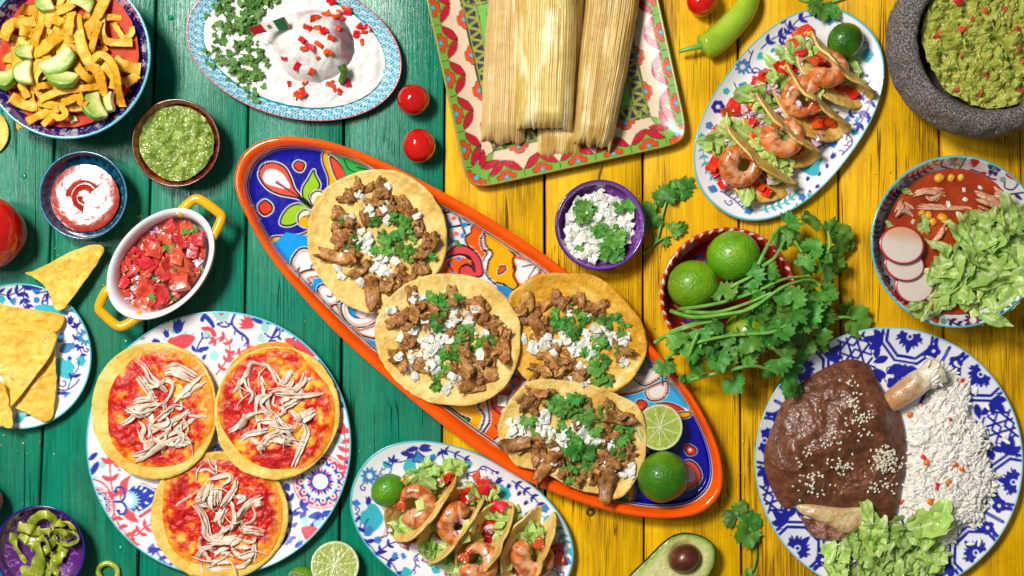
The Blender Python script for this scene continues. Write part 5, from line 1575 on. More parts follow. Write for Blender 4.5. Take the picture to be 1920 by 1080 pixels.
# ------------------------------------------------------------------ left half: tostadas
def hm(x, y):
    """smooth reading of the height map"""
    x = np.asarray(x, float); y = np.asarray(y, float)
    r = 0
    for dx, dy in ((0, 0), (4, 0), (-4, 0), (0, 4), (0, -4)):
        a = np.clip((y + dy - HY0) / HC - .5, 0, HG.shape[0] - 1.01); b = np.clip((x + dx - HX0) / HC - .5, 0, HG.shape[1] - 1.01)
        i, j = a.astype(int), b.astype(int); fa, fb = a - i, b - j
        r = r + HG[i, j] * (1 - fa) * (1 - fb) + HG[i + 1, j] * fa * (1 - fb) + HG[i, j + 1] * (1 - fa) * fb + HG[i + 1, j + 1] * fa * fb
    return r / 5
def wobble(cx, cy, rx, ry, seed, amp=.04, n=26, rot=0.0):
    t = np.linspace(0, 2 * pi, n, endpoint=False)
    k = 1 + amp * vnoise(np.cos(t) * 1.4 + seed, np.sin(t) * 1.4, 0, seed)
    x, y = rx * k * np.cos(t), ry * k * np.sin(t); c, s = cos(radians(rot)), sin(radians(rot))
    return np.stack([cx + x * c - y * s, cy + x * s + y * c], 1)
def red_sauce_col(seed, sc_=None):
    def f(x, y, z):
        a = fbm(x / 22, y / 22, 0, seed, 4); b = fbm(x / 8, y / 8, 2, seed + 4, 3)
        c = mixc('#d81c00', '#f87c0c', sstep(.0, .55, a + .35 * b))
        c = c * (1 - sstep(.5, .9, a + .3 * b)[:, None]) + np.array(lin('#f6b832')) * sstep(.5, .9, a + .3 * b)[:, None]
        k = sstep(-.25, -.75, a + .3 * b)[:, None]
        c = c * (1 - k) + np.array(lin('#b80c02')) * k
        if sc_ is not None:        # thin oily edge of the sauce
            g = W(sc_[0], sc_[1], 24); e = np.hypot((x - g[0]) / sc_[2], (y - g[1]) / sc_[3]) + .06 * b
            k = (sstep(.92, 1.10, e) * .85)[:, None]; c = c * (1 - k) + np.array(lin('#f2a01c')) * k
        return c
    return f
M['red_paste'] = noisy('red_sauce', [(.3, .85), (.7, 1.0)], .10, 4, .45, bump=2.4, bscale=.13, attr='mul', attr_mix=.5, coat=.12, coat_rough=.2)
def tostada(label, out, sauce, seed, zest, strands, iters):
    c = np.mean(out, 0)
    root = thing('tostada', W(c[0], c[1]) * [1, 1, 0], label, 'tostada', 'tostadas on the red and blue plate')
    tortilla('tortilla', out, M['tostada'], root, zest, seed, 4.5, iters, .3, .6, 2.2, 1.3)
    so = sauce
    sauce = wobble(sauce[0], sauce[1], sauce[2] * 1.08, sauce[3] * 1.08, seed + 2, .13, 44)
    hfield('red_sauce', sauce, zest + 3, lambda x, y, t: hm(x, y) + 2.6 * (1 - t ** 16) + 3.0 * (1 - t ** 8) * (.75 + .6 * fbm(x / 9, y / 9, 0, seed, 3)), M['red_paste'], root, 70, 220, red_sauce_col(seed, so))
    for (ox, oy, sc), lst in strands:
        for pts, w in lst:
            p = np.array(crop(ox, oy, sc, pts)); k = max(1, int(round(w / 5.5))); d = p[-1] - p[0]; d = np.array([-d[1], d[0]]) / (np.linalg.norm(d) + 1e-6)
            for j in range(k):       # meat pulled apart into fibres
                off = (j - (k - 1) / 2) * w / k * 1.0
                q_ = p + d * off + rng.normal(0, 1.3, p.shape)
                ribbon('chicken_strand', q_, max(3.2, w / k * 1.45), M['chicken'], root, thick=.26, lift=-.4, twist=.9, n=20, ns=8, taper=True, jag=.5, wvar=.3, q=62, arch=random.uniform(0, 3))
    pc_ = np.array([crop(*fr, p) for fr, lst in strands for p, _ in lst for p in [p]], dtype=object)
    for j in range(9):
        b_ = np.array(pc_[random.randrange(len(pc_))]); a_ = b_[random.randrange(len(b_))]; h = random.uniform(0, 6.3); L = random.uniform(14, 34)
        ribbon('chicken_strand', [(a_[0] - L * cos(h), a_[1] - L * sin(h)), (a_[0] + random.uniform(-8, 8), a_[1] + random.uniform(-8, 8)), (a_[0] + L * cos(h + .5), a_[1] + L * sin(h + .5))], random.uniform(2.2, 3.4), M['chicken'], root, thick=.6, lift=.3, n=14, ns=5, taper=True, q=75, arch=2)
    return root
Z1 = [((260, 660, 4.91), [
    ([(230, 190), (330, 160), (420, 190), (520, 240)], 22), ([(0, 220), (50, 310), (100, 380), (150, 440)], 14), ([(60, 290), (150, 310), (240, 270), (310, 290), (300, 380), (260, 470), (245, 570)], 9),
    ([(-20, 70), (60, 140), (120, 230), (190, 300), (255, 375)], 9), ([(590, 225), (500, 310), (400, 380), (330, 460)], 8), ([(610, 275), (510, 340), (430, 400), (370, 420)], 7), ([(240, 240), (215, 280), (100, 330)], 6),
    ([(0, 500), (90, 490), (160, 470), (230, 500)], 8), ([(50, 560), (110, 600), (125, 690), (80, 780)], 8), ([(470, 540), (400, 580), (310, 650), (200, 690), (110, 700)], 12), ([(640, 590), (560, 595), (450, 580)], 5),
    ([(500, 610), (420, 680), (330, 740), (260, 790)], 8), ([(440, 740), (370, 820), (310, 890)], 11), ([(500, 830), (420, 850), (330, 860)], 7), ([(260, 760), (230, 850), (205, 935)], 8), ([(10, 640), (60, 700), (30, 780), (60, 850), (70, 950)], 7),
    ([(130, 770), (180, 830), (280, 840), (400, 870)], 7), ([(0, 760), (60, 830), (140, 880), (220, 870)], 8), ([(300, 640), (280, 720), (240, 780)], 6), ([(390, 440), (385, 520), (330, 510)], 5), ([(0, 1000), (60, 960), (40, 920)], 7),
    ([(-60, 470), (20, 430), (90, 440), (180, 420)], 9), ([(-100, 520), (-30, 500), (60, 530), (150, 540)], 8), ([(-60, 620), (0, 560), (40, 600)], 6), ([(200, 560), (270, 640), (200, 700), (120, 740)], 6), ([(330, 490), (250, 560), (180, 640)], 8)]),
    ((150, 570, 2.117), [([(165, 480), (200, 450), (250, 410), (330, 395)], 9), ([(175, 415), (230, 440), (290, 420)], 9), ([(215, 625), (270, 600), (320, 560), (400, 520)], 8), ([(205, 605), (250, 590), (290, 550), (330, 510)], 7), ([(225, 500), (250, 550), (300, 540), (360, 560)], 6), ([(400, 545), (440, 550), (380, 500), (420, 470)], 6)])]
Z2 = [((420, 660, 4.91), [
    ([(480, 560), (500, 650), (560, 700), (640, 720)], 20), ([(420, 800), (520, 800), (640, 830)], 15), ([(540, 320), (600, 290), (630, 250)], 16), ([(670, 660), (720, 600), (840, 550)], 19), ([(730, 345), (680, 430), (590, 490), (520, 540)], 13),
    ([(80, 370), (140, 290), (200, 180), (260, 110), (340, 110)], 7), ([(170, 430), (130, 330), (140, 240)], 5), ([(330, 100), (420, 140), (490, 230), (525, 310)], 9), ([(200, 230), (220, 330), (270, 390), (240, 475)], 10), ([(330, 170), (330, 220), (380, 305)], 5), ([(320, 260), (350, 330), (365, 410)], 7),
    ([(530, 290), (580, 220), (625, 165)], 11), ([(400, 370), (500, 350), (620, 350), (700, 290), (745, 200)], 9), ([(820, 240), (760, 270), (700, 320), (640, 360)], 6), ([(760, 230), (730, 300)], 5), ([(480, 380), (600, 400), (700, 405), (915, 385)], 9), ([(600, 430), (540, 450), (530, 480)], 7),
    ([(300, 600), (290, 500), (310, 420), (380, 410), (410, 480), (440, 600)], 8), ([(440, 380), (380, 440), (340, 480), (420, 560)], 6), ([(460, 400), (450, 470), (500, 510)], 4), ([(500, 500), (560, 540), (470, 600)], 5), ([(45, 730), (120, 690), (200, 600), (290, 560), (380, 540)], 9), ([(180, 570), (190, 620), (130, 700)], 8),
    ([(310, 600), (320, 680), (330, 760)], 9), ([(150, 810), (240, 760), (320, 740), (420, 720)], 10), ([(600, 540), (680, 590), (700, 640)], 10), ([(740, 650), (765, 740), (720, 860), (640, 1060)], 11), ([(560, 700), (640, 810), (700, 870)], 7), ([(340, 900), (370, 820), (440, 760), (540, 730)], 9), ([(250, 790), (320, 840), (400, 850)], 8),
    ([(360, 560), (420, 600), (340, 650)], 5), ([(350, 650), (440, 640), (500, 740)], 8), ([(330, 860), (360, 920)], 11)])]
Z3 = [((300, 860, 4.908), [
    ([(440, 210), (400, 300), (380, 400), (430, 440)], 13), ([(540, 260), (520, 340), (530, 430)], 15), ([(330, 390), (400, 370)], 15), ([(320, 420), (380, 500), (430, 600), (440, 700), (500, 760)], 15), ([(440, 760), (520, 770), (620, 750), (720, 720)], 14), ([(600, 620), (560, 700), (480, 740)], 12),
    ([(500, 10), (515, 80), (530, 130)], 3.5), ([(340, 130), (430, 110), (510, 140)], 4), ([(145, 435), (260, 350), (370, 280)], 5), ([(450, 190), (540, 170), (640, 150), (655, 190), (600, 230), (560, 280)], 9), ([(470, 230), (440, 330), (400, 400)], 11), ([(480, 330), (460, 420), (480, 490)], 7), ([(705, 190), (680, 280), (620, 370), (570, 440)], 12),
    ([(570, 460), (520, 520), (490, 590)], 8), ([(610, 450), (560, 530), (560, 620), (590, 650)], 9), ([(930, 345), (840, 400), (750, 490), (680, 600), (620, 690)], 13), ([(650, 400), (690, 470), (680, 560), (640, 660)], 7), ([(670, 345), (760, 360), (700, 420)], 8), ([(930, 390), (880, 430)], 8), ([(850, 440), (885, 510), (840, 580), (760, 600)], 4),
    ([(730, 600), (780, 650), (860, 660), (955, 680)], 14), ([(740, 680), (735, 740), (650, 800)], 7), ([(870, 710), (870, 800), (850, 950)], 10), ([(890, 730), (850, 760), (760, 750)], 5), ([(660, 830), (720, 880), (800, 910), (860, 860)], 12), ([(380, 720), (370, 820), (420, 890), (490, 960)], 8), ([(330, 920), (400, 830), (500, 820)], 9), ([(390, 950), (390, 1060)], 4),
    ([(440, 960), (460, 1010), (560, 1030), (660, 1020)], 7), ([(480, 940), (560, 960), (670, 965)], 7), ([(680, 1000), (760, 980), (840, 930)], 7), ([(440, 830), (520, 880), (600, 860), (680, 890)], 7), ([(500, 900), (560, 850), (640, 830)], 6), ([(690, 820), (760, 810), (850, 820)], 6), ([(560, 680), (640, 620)], 9)])]
tostada('tostada with red sauce and shredded chicken, lowest of the three', wobble(414, 967, 128, 119, 3, .03), (413, 960, 103, 98), 33, 14, Z3, 30)
tostada('tostada with red sauce and shredded chicken at left of the plate', wobble(290, 771, 119, 129, 4, .03), (293, 770, 94, 106), 44, 24, Z1, 24)
tostada('tostada with red sauce and shredded chicken at right of the plate', wobble(518, 773, 118, 126, 8, .03), (518, 768, 102, 112), 55, 30, Z2, 24)

# ------------------------------------------------------------------ tortilla chips
def chip(label, pts, zest, seed, iters=22, cup=1.0):
    p = resample(np.asarray(pts, float), ds=9, closed=True)
    p = p * .8 + (np.roll(p, 1, 0) + np.roll(p, -1, 0)) * .1
    ob = tortilla('tortilla_chip', p, M['chip'], None, zest, seed, 3.6, iters, .3, cup, 5.0, 1.6)
    return tag(ob, label, 'chip', 'corn chips on and beside the blue flower plate')
chip('corn chip at the back of the heap, its long side to the blue print', [(-40, 566), (0, 570), (44, 578), (100, 586), (119, 590), (122, 601), (112, 622), (60, 621), (30, 619), (-40, 618)], 16, 61)
chip('corn chip at bottom of the plate, hanging over its rim', [(105, 640), (106, 700), (103, 770), (99, 788), (84, 791), (28, 762), (60, 720), (95, 650)], 20, 62)
chip('big corn chip lying on top of the heap', [(-50, 610), (0, 613), (60, 618), (108, 622), (111, 634), (98, 668), (60, 716), (24, 764), (14, 740), (8, 716), (-6, 690), (-40, 650)], 26, 63)
chip('corn chip curling at the lower left edge of the heap', [(-30, 700), (0, 708), (13, 720), (22, 760), (31, 794), (28, 803), (10, 797), (-30, 785)], 30, 64)
chip('single corn chip leaning on the plate rim below the teal bowl', [(48, 512), (62, 510), (100, 492), (130, 474), (160, 463), (186, 458), (199, 463), (197, 473), (180, 500), (150, 545), (124, 579), (112, 583), (103, 576), (96, 550), (84, 532), (66, 520)], 22, 65, 10, .6)
# pale tortilla at the left edge
o = tortilla('tortilla', wobble(-26, 250, 43, 43, 9, .03), M['tostada'], None, 4, 66, 5, 20, .3, .3, 1.5, 1.0)
tag(o, 'pale round tortilla cut off by left edge, below the soup bowl', 'tortilla')

# ------------------------------------------------------------------ tortilla soup
M['broth'] = noisy('tomato_broth', [(.3, '#a01e02'), (.55, '#c63a0a'), (.8, '#de6a24')], .03, 4, .35, bump=.0, bscale=.03, spec=.06, coat=.0, coat_rough=.03, jitter=False)
soup = thing('tortilla_soup', W(125, 103) * [1, 1, 0], 'red tortilla soup with golden strips and avocado in the swirled bowl', 'soup')
zb = 70.0
hfield('broth', wobble(125, 103, 136, 136, 2, .02), zb, lambda x, y, t: zb + .10 * fbm(x / 22, y / 22, 0, 7, 2) + 1.0, M['broth'], soup, 50, 200)
base_strips = []
for k in range(120):
    a, r = random.uniform(0, 2 * pi), 112 * math.sqrt(random.random())
    x, y = 118 + r * cos(a), 100 + r * sin(a); h = random.uniform(0, 2 * pi); L = random.uniform(34, 62); c = random.uniform(-.9, .9)
    pts = [(x + cos(h + c * u) * L * u, y + sin(h + c * u) * L * u) for u in (-1, -.5, 0, .5, 1)]
    if all(math.hypot(p[0] - 125, p[1] - 103) < 124 for p in pts) and min(math.hypot(p[0] - 235, p[1] - 90) for p in pts) > 26 and min(math.hypot(p[0] - 140, p[1] - 228) for p in pts) > 22:
        ribbon('tortilla_strip', pts, random.uniform(11, 15), M['strip'], soup, thick=.10, lift=-1.0, twist=.6, arch=random.uniform(0, 8), n=24, soft=4)
for pts, w, ar in [
    ([(120, 45), (160, 60), (210, 50)], 22, 4), ([(20, 220), (60, 140), (140, 130), (200, 120)], 22, 8), ([(90, 260), (100, 330), (85, 400)], 24, 4), ([(60, 545), (140, 590), (210, 600)], 22, 6),
    ([(110, 170), (160, 180), (210, 200), (240, 190)], 22, 6), ([(230, 0), (235, 110), (200, 220), (190, 300)], 17, 8), ([(330, 60), (290, 80), (260, 150)], 20, 6), ([(420, 10), (380, 40), (300, 70)], 20, 8), ([(300, 110), (350, 130), (370, 170)], 20, 8),
    ([(640, 330), (700, 370), (790, 390)], 24, 6), ([(700, 470), (750, 440), (770, 420)], 20, 5), ([(640, 130), (670, 180), (700, 215), (740, 190), (742, 150)], 12, 10), ([(570, 80), (570, 180), (600, 230), (660, 240), (745, 240)], 17, 10),
    ([(600, -20), (545, 90), (490, 170), (480, 220)], 23, 12), ([(560, 120), (520, 250), (515, 310), (600, 265)], 15, 10), ([(430, 80), (450, 220), (490, 330), (560, 420), (580, 540)], 21, 14), ([(400, 70), (385, 160), (390, 240)], 22, 10),
    ([(335, 200), (280, 240), (220, 290), (180, 300)], 25, 12), ([(100, 430), (130, 500), (155, 550)], 16, 6), ([(580, 360), (640, 430), (640, 500)], 20, 6), ([(520, 340), (560, 305), (610, 330), (650, 400), (670, 520), (690, 600)], 16, 14),
    ([(340, 490), (260, 480), (205, 490)], 14, 6), ([(225, 560), (320, 520), (440, 500), (570, 485)], 15, 8), ([(215, 575), (300, 595), (400, 605), (470, 600)], 17, 8), ([(350, 580), (400, 560), (440, 540)], 16, 8), ([(95, 712), (180, 670), (290, 620), (330, 610)], 17, 4),
    ([(340, 600), (370, 640), (330, 665), (300, 650), (240, 705)], 13, 10), ([(490, 560), (460, 580), (440, 530)], 16, 6), ([(420, 350), (470, 420), (540, 470)], 18, 8), ([(250, 300), (330, 420), (300, 470)], 16, 4)]:
    ribbon('tortilla_strip', crop(0, 0, 3, pts), w * .95, M['strip'], soup, thick=.08, lift=.6, twist=.3, arch=ar, n=26, q=60, soft=4)
def avo_wedge(px, py, L, w, h, rz, parent, tilt=(0, 0), seed=1, curve_=.5, q=70):
    """piece of ripe avocado: cream where it was cut, green towards the skin"""
    V, F = superbox(4, 9)
    V = V * (1 + .03 * fbm(V[:, 0] * 2, V[:, 1] * 2, V[:, 2] * 2, seed, 2))[:, None]
    U = V.copy()
    V = V * np.array([L, w, h]) * .5
    V[:, 1] += curve_ * w * (1 - (U[:, 0]) ** 2) * .5
    V[:, 1] *= 1 - .25 * U[:, 0] ** 2
    g = sstep(-.7, 1.0, U[:, 1] + .12 * fbm(U[:, 0] * 2, U[:, 1] * 2, U[:, 2] * 2, seed + 3, 2))
    col = mixc('#e2de90', '#7eaa34', g)
    V = V @ np.array(Euler((tilt[0], tilt[1], rz)).to_matrix()).T
    p = W(px, py, 70.); z = rest(p[0], p[1], min(L, w) * .45, q) + 1; c = W(px, py, z); c[2] = z - V[:, 2].min() - 2
    ob = mk('avocado_piece', V + c, F, M['painted_food'], parent, col=col); stamp(V + c)
    return ob
for a in [(55, 100, 26, 30, 14, 1.6, (.2, .3)), (53, 138, 42, 32, 18, 1.65, (.15, .1)), (15, 146, 36, 34, 18, 3.3, (.5, 0)), (120, 143, 58, 32, 16, 2.8, (.45, .1)), (111, 115, 66, 32, 20, -2.6, (-.1, 0)), (93, 7, 36, 30, 16, 1.9, (.2, .2)), (159, 8, 38, 30, 16, -.5, (.2, .2)),
          (186, 201, 50, 34, 16, 2.0, (.5, .2)), (208, 193, 36, 26, 14, 1.7, (-.3, .2)), (140, 226, 14, 12, 10, .4, (0, 0))]:
    avo_wedge(a[0], a[1], a[2], a[3], a[4], a[5], soup, a[6], seed=int(a[0]))

# ------------------------------------------------------------------ salsas
M['salsa_verde'] = noisy('green_salsa', [(.28, '#4c6416'), (.5, '#7c9434'), (.75, '#a8b858')], .07, 5, .16, bump=3.4, bscale=.11, coat=.5, coat_rough=.06, sss=.1, sss_scale=4, jitter=False)
o = hfield('green_salsa', wobble(331, 268, 71, 71, 5, .03), 42, lambda x, y, t: 41 + 4.5 * (1 - t ** 3) + 3.4 * fbm(x / 12, y / 12, 0, 13, 4), M['salsa_verde'], None, 80, 260)
tag(o, 'chunky green salsa in the reddish brown bowl', 'salsa')
def rs_col(x, y, z):
    return mixc('#8e1c06', '#b4300c', fbm(x / 10, y / 10, 0, 4, 3) * .5 + .5)
t = NT('glossy_red_salsa'); p = t.pos('Object')
M['red_salsa'] = t.done(t.ramp(t.noise(p, .08, 4), [(.3, '#8c1804'), (.7, '#b8320e')]), .22, t.bump(t.noise(p, .11, 4, .6), .5, .4), coat=1.0, coat_rough=.10, spec=.6, coat_normal=t.bump(t.noise(p, .12, 3), .35, .35))
def red_h(x, y, t):
    c = W(160, 368, 36); dx, dy = x - c[0], y - c[1]; r = np.hypot(dx, dy); th = np.arctan2(dy, dx)
    ridge = 2.6 * np.exp(-((r - 20 - 5 * th / pi) / 6.0) ** 2) * (np.cos(th - 2.6) > -.35)
    return 35 + ridge + .12 * fbm(x / 9, y / 9, 0, 6, 2) - 1.5 * t ** 8
o = hfield('red_salsa', wobble(159, 371, 64, 64, 6, .02), 36, red_h, M['red_salsa'], None, 80, 260)
tag(o, 'glossy red salsa with a swirl in the teal blue bowl', 'salsa')
# tomato salsa in the casserole
pico = thing('tomato_salsa', W(303, 498) * [1, 1, 0], 'chopped tomato, red onion and cilantro salsa in the casserole', 'salsa')
PO = ellipse(303, 498, 98, 67, 48, 60)
hfield('tomato_juice', PO, 40, lambda x, y, t: 40 + 3 * fbm(x / 14, y / 14, 0, 3, 3), M['tomato_dice'], pico, 30, 120)
def inside_el(cx, cy, a, b, rot, k=.92):
    while True:
        t, r = random.uniform(0, 2 * pi), math.sqrt(random.random()) * k
        x, y = a * r * cos(t), b * r * sin(t); c, s = cos(radians(rot)), sin(radians(rot))
        return cx + x * c - y * s, cy - (x * s + y * c)
for k in range(150):
    x, y = inside_el(303, 498, 97, 66, 48)
    z = random.random()
    if z < .5: drop('tomato_piece', TOMD, pico, x, y, random.uniform(6, 12), 60, .6, .2)
    elif z < .8: drop('onion_piece', REDON, pico, x, y, random.uniform(5, 8.5), 60, .6, .2)
    else: drop('cilantro_leaf', CIL, pico, x, y, random.uniform(6, 12), 75, .5, .2)
for a, b, s_ in [(314, 460, 15), (353, 441, 15), (330, 505, 9), (378, 508, 10), (283, 560, 11), (348, 438, 12), (362, 432, 11)]:
    drop('cilantro_leaf', CIL, pico, a, b, s_, 85, .4, .3)
for a, b, s_ in [(288, 470, 14), (345, 495, 16), (330, 478, 12), (340, 530, 14), (275, 545, 13), (305, 548, 12), (370, 447, 12), (300, 495, 12), (232, 500, 11)]:
    drop('tomato_piece', TOMD, pico, a, b, s_, 70, .3, .3)
# ------------------------------------------------------------------ pepper slices
M['pepper_green'] = noisy('banana_pepper', [(.3, '#76901a'), (.5, '#a0ac2e'), (.75, '#cccd72')], .05, 4, .3, bump=.8, bscale=.1, vary=.12, sss=.2, sss_r=(.8, 1, .2), sss_scale=4, coat=.4)
slices = thing('pepper_slices', W(75, 1032) * [1, 1, 0], 'sliced yellow green peppers in the corner purple bowl', 'peppers')
for pts, w in [([(520, 900), (540, 1000), (530, 1090)], 12), ([(290, 960), (330, 1090)], 16), ([(520, 780), (600, 840), (640, 800)], 12), ([(160, 600), (150, 680), (200, 800), (290, 950)], 12), ([(220, 610), (330, 700), (350, 780)], 12), ([(340, 640), (420, 760), (440, 900), (400, 1070)], 19),
    ([(720, 750), (650, 880), (600, 1050)], 18), ([(350, 490), (400, 430), (500, 385), (590, 430), (585, 530)], 12), ([(640, 480), (760, 490), (850, 580)], 13), ([(200, 520), (320, 550), (450, 580), (560, 590)], 15), ([(560, 600), (700, 570), (850, 610), (880, 670), (780, 720), (650, 690), (590, 610)], 10), ([(630, 650), (560, 740), (480, 820)], 11), ([(700, 610), (740, 640)], 14), ([(450, 640), (520, 690), (560, 780)], 13)]:
    ribbon('pepper_slice', crop(0, 900, 6, pts), w * 1.45, M['pepper_green'], slices, thick=.2, lift=.5, twist=1.3, arch=7, n=24, jag=.8)
ringp = np.array(crop(0, 900, 6, [(1130, 1085), (1108, 1010), (1160, 948), (1240, 938), (1312, 990), (1322, 1085), (1260, 1140), (1170, 1135)]))
P = np.concatenate([W2(curve(ringp, True, 6), 5), np.full((48, 1), 6.0)], 1); P[:, 2] += .6 * np.sin(np.arange(48) * .7)
V, F = tube(P, 5.2, 8, caps=False); n = len(P)
F += [[(n - 1) * 8 + k, (n - 1) * 8 + (k + 1) % 8, (k + 1) % 8, k] for k in range(8)]
tag(mk('pepper_ring', V, F, M['pepper_green']), 'single green pepper ring on the table beside the tostada plate', 'pepper')

# ------------------------------------------------------------------ stuffed pepper in white walnut sauce
M['cream'] = noisy('walnut_cream', [(.3, '#dedbd4'), (.7, '#f1efe9')], .05, 4, .22, bump=1.8, bscale=.09, coat=.35, coat_rough=.1, sss=.2, sss_r=(1, .95, .85), sss_scale=5, attr='mul', attr_mix=0, jitter=False)
nog = thing('stuffed_pepper', W(570, 95) * [1, 1, 0], 'stuffed pepper under white sauce with chopped herbs and red pepper bits', 'stuffed pepper')
t = NT('white_sauce_over_pepper'); p = t.pos('World')
M['cream'] = t.done(t.mix(.35, t.attr(), t.ramp(t.noise(p, .05, 4), [(.3, .82), (.7, 1.0)]), 'MULTIPLY'), .24, t.bump(t.noise(p, .09, 4, .6), 1.4, .7), coat=.6, coat_rough=.1, sss=.15, sss_r=(1, .95, .85), sss_scale=5)
CH = curve(crop(340, 0, 3, [(500, 110), (560, 80), (700, 45), (820, 55), (910, 105), (960, 195), (975, 290), (945, 360), (880, 425), (780, 455), (680, 460), (580, 410), (520, 310), (485, 200)]), True, 6)
hfield('walnut_sauce', ellipse(552, 91, 174, 105, -15, 80), 14, lambda x, y, t: 13.5 + 3.5 * (1 - t ** 4) + 2.4 * fbm(x / 20, y / 20, 0, 31, 4), M['cream'], nog, 60, 240, lambda x, y, z: mixc('#dedcd6', '#eae8e2', fbm(x / 30, y / 30, 0, 3) + .5))
chc = W2(CH, 30)
def ch_col(x, y, z):
    a = W(655, 80, 45); d = (x - a[0]) * .95 + (y - a[1]) * .12 + 10 * fbm(x / 18, y / 18, 0, 8, 3)
    e = W(600, 25, 45); d2 = (y - e[1]) + 9 * fbm(x / 15, y / 15, 0, 18, 3)
    c = mixc('#e8e5df', '#9c6674', sstep(-34, -8, d)); k = sstep(-8, 8, d)[:, None]; c = c * (1 - k) + np.array(lin('#5c6460')) * k
    k = (sstep(-8, 6, d2) * .55)[:, None]; c = c * (1 - k) + np.array(lin('#a8607a')) * k
    k = sstep(.25, .6, fbm(x / 26, y / 26, 0, 9, 3))[:, None] * .25; return c * (1 - k) + np.array(lin('#c9a0ac')) * k
hfield('pepper', CH, 28, lambda x, y, t: 12 + 50 * np.clip(1 - t ** 2.2, 0, 1) ** .8 + 4.5 * fbm(x / 30, y / 30, 0, 37, 4) * (1 - t ** 3), M['cream'], nog, 60, 200, ch_col)
sp = np.array([W(640, 122, 46), W(643, 128, 44), W(646, 134, 38), W(642, 145, 30), W(638, 155, 26)]); V, F = tube(curve(sp, False, 5), np.linspace(8.5, 5.5, 21), 10)
M['chile_stem'] = noisy('chile_stem', [(.3, '#2c5c14'), (.7, '#5f9030')], .05, 2, .35)
mk('stem', V, F, M['chile_stem'], nog)
for a, b in [(750, 100), (710, 155), (765, 155), (800, 185), (845, 215), (680, 225), (725, 265), (775, 250), (820, 290), (690, 275), (770, 325), (580, 330), (650, 370), (735, 400), (695, 465), (820, 75), (860, 95), (885, 155), (930, 50), (935, 70), (845, 15), (835, 0), (1030, 150), (1060, 165), (990, 190), (1015, 235), (1030, 180), (980, 195), (660, 535), (685, 520), (640, 545), (850, 460), (900, 465), (935, 465), (870, 510), (890, 515), (840, 480), (800, 170), (840, 300), (605, 470), (1000, 150), (880, 85), (905, 105)]:
    drop('pepper_piece', PEPD, nog, 340 + a / 3, b / 3, random.uniform(4.5, 7.5), 80, .6, .4)
poly = np.array(crop(340, 0, 3, [(205, -30), (560, -30), (520, 70), (420, 130), (400, 200), (470, 320), (480, 380), (455, 470), (430, 570), (400, 560), (360, 480), (300, 490), (285, 400), (240, 330), (150, 380), (115, 290), (190, 220), (185, 140)]))
cnt = 0
while cnt < 150:
    q = np.array([[random.uniform(370, 530), random.uniform(-10, 195)]])
    if Canvas.inside(q, poly)[0]:
        drop('chopped_leaf', PARS, nog, q[0, 0], q[0, 1], random.uniform(8, 15), 75, .7, .3, grow=.35); cnt += 1
for a, b in [(150, 95), (165, 375), (225, 360), (260, 440), (375, 545), (420, 575), (455, 480), (480, 340), (190, 210)]:
    drop('chopped_leaf', PARS, nog, 340 + a / 3, b / 3, random.uniform(7, 10), 75, .4, .3)
# little paper flag on a pick
flag = thing('paper_flag', W(508, 52) * [1, 1, 0], 'tiny green, white and red paper flag on a pick stuck in the pepper', 'flag')
zf = 74.0
fp = [W(*c, zf) for c in crop(340, 0, 3, [(375, 160), (577, 95), (607, 150), (405, 190)])]
nx, ny = 30, 10
V = []; col = []
for j in range(ny):
    for i in range(nx):
        u, v = i / (nx - 1), j / (ny - 1)
        q = (1 - v) * ((1 - u) * fp[0] + u * fp[1]) + v * ((1 - u) * fp[3] + u * fp[2])
        q = q + np.array([0, 0, 3 * sin(u * 6) + 6 * (u - .5) - 10 * v])
        V.append(q); c = lin('#b01c22') if u < .36 else (lin('#e9e6de') if u < .68 else lin('#1c5c36'))
        if abs(u - .53) < .05 and abs(v - .5) < .22: c = lin('#7a6a48')
        col.append(c)
V = np.array(V); V2 = V.copy(); V2[:, 2] -= .6
g = grid_faces(ny, nx, False)
mk('flag_sheet', np.concatenate([V, V2]), np.concatenate([g[:, ::-1], g + nx * ny]), M['matte_glaze'], flag, col=np.array(col * 2))
M['pick'] = noisy('wooden_pick', [(.3, '#a87c4c'), (.7, '#d0a878')], .2, 2, .6)
V, F = tube(np.array([W(547, 60, 44), W(545, 55, 56), W(541, 48, 72), W(532, 33, 80)]), 1.6, 8); mk('pick', V, F, M['pick'], flag)

# ------------------------------------------------------------------ tomatoes, limes on the left
sphere_obj('tomato', -24, 437, 68, M['tomato'], squash=(1, 1, .86), seed=3, ribs=5, amp=.03, label='large red tomato cut off by left edge beside the teal bowl', cat='tomato', z=0, dimple=.06, rot=(.6, .5, 0))
sphere_obj('tomato', -36, 942, 40, M['tomato'], squash=(1, 1, .9), seed=5, ribs=5, amp=.03, label='red tomato barely showing at left edge above the corner bowl', cat='tomato', z=0)
for px, py, r, lb in [(775, 187, 30, 'cherry tomato between the turquoise plate and the tamale plate, upper of two'), (786, 273, 31.5, 'cherry tomato just above the orange platter, lower of two'), (1316, 1, 29.5, 'cherry tomato at top edge beside the green chili')]:
    sphere_obj('cherry_tomato', px, py, r, M['tomato'], squash=(.97, 1, .97), seed=int(px), amp=.025, label=lb, cat='tomato', z=0, rot=(.4, 1.2, px), nub=.05)
lime_half(628, 1060, 45, (.12, .25, .95), 34, 'cut lime half on the green boards at bottom edge', seed=3, flesh='#bcc468', dark='#9db14a', spin=.4)
lime_half(566, 1092, 30, (-.45, -.55, .6), 22, 'small lime piece peeking up at bottom edge left of a lime half', seed=4)
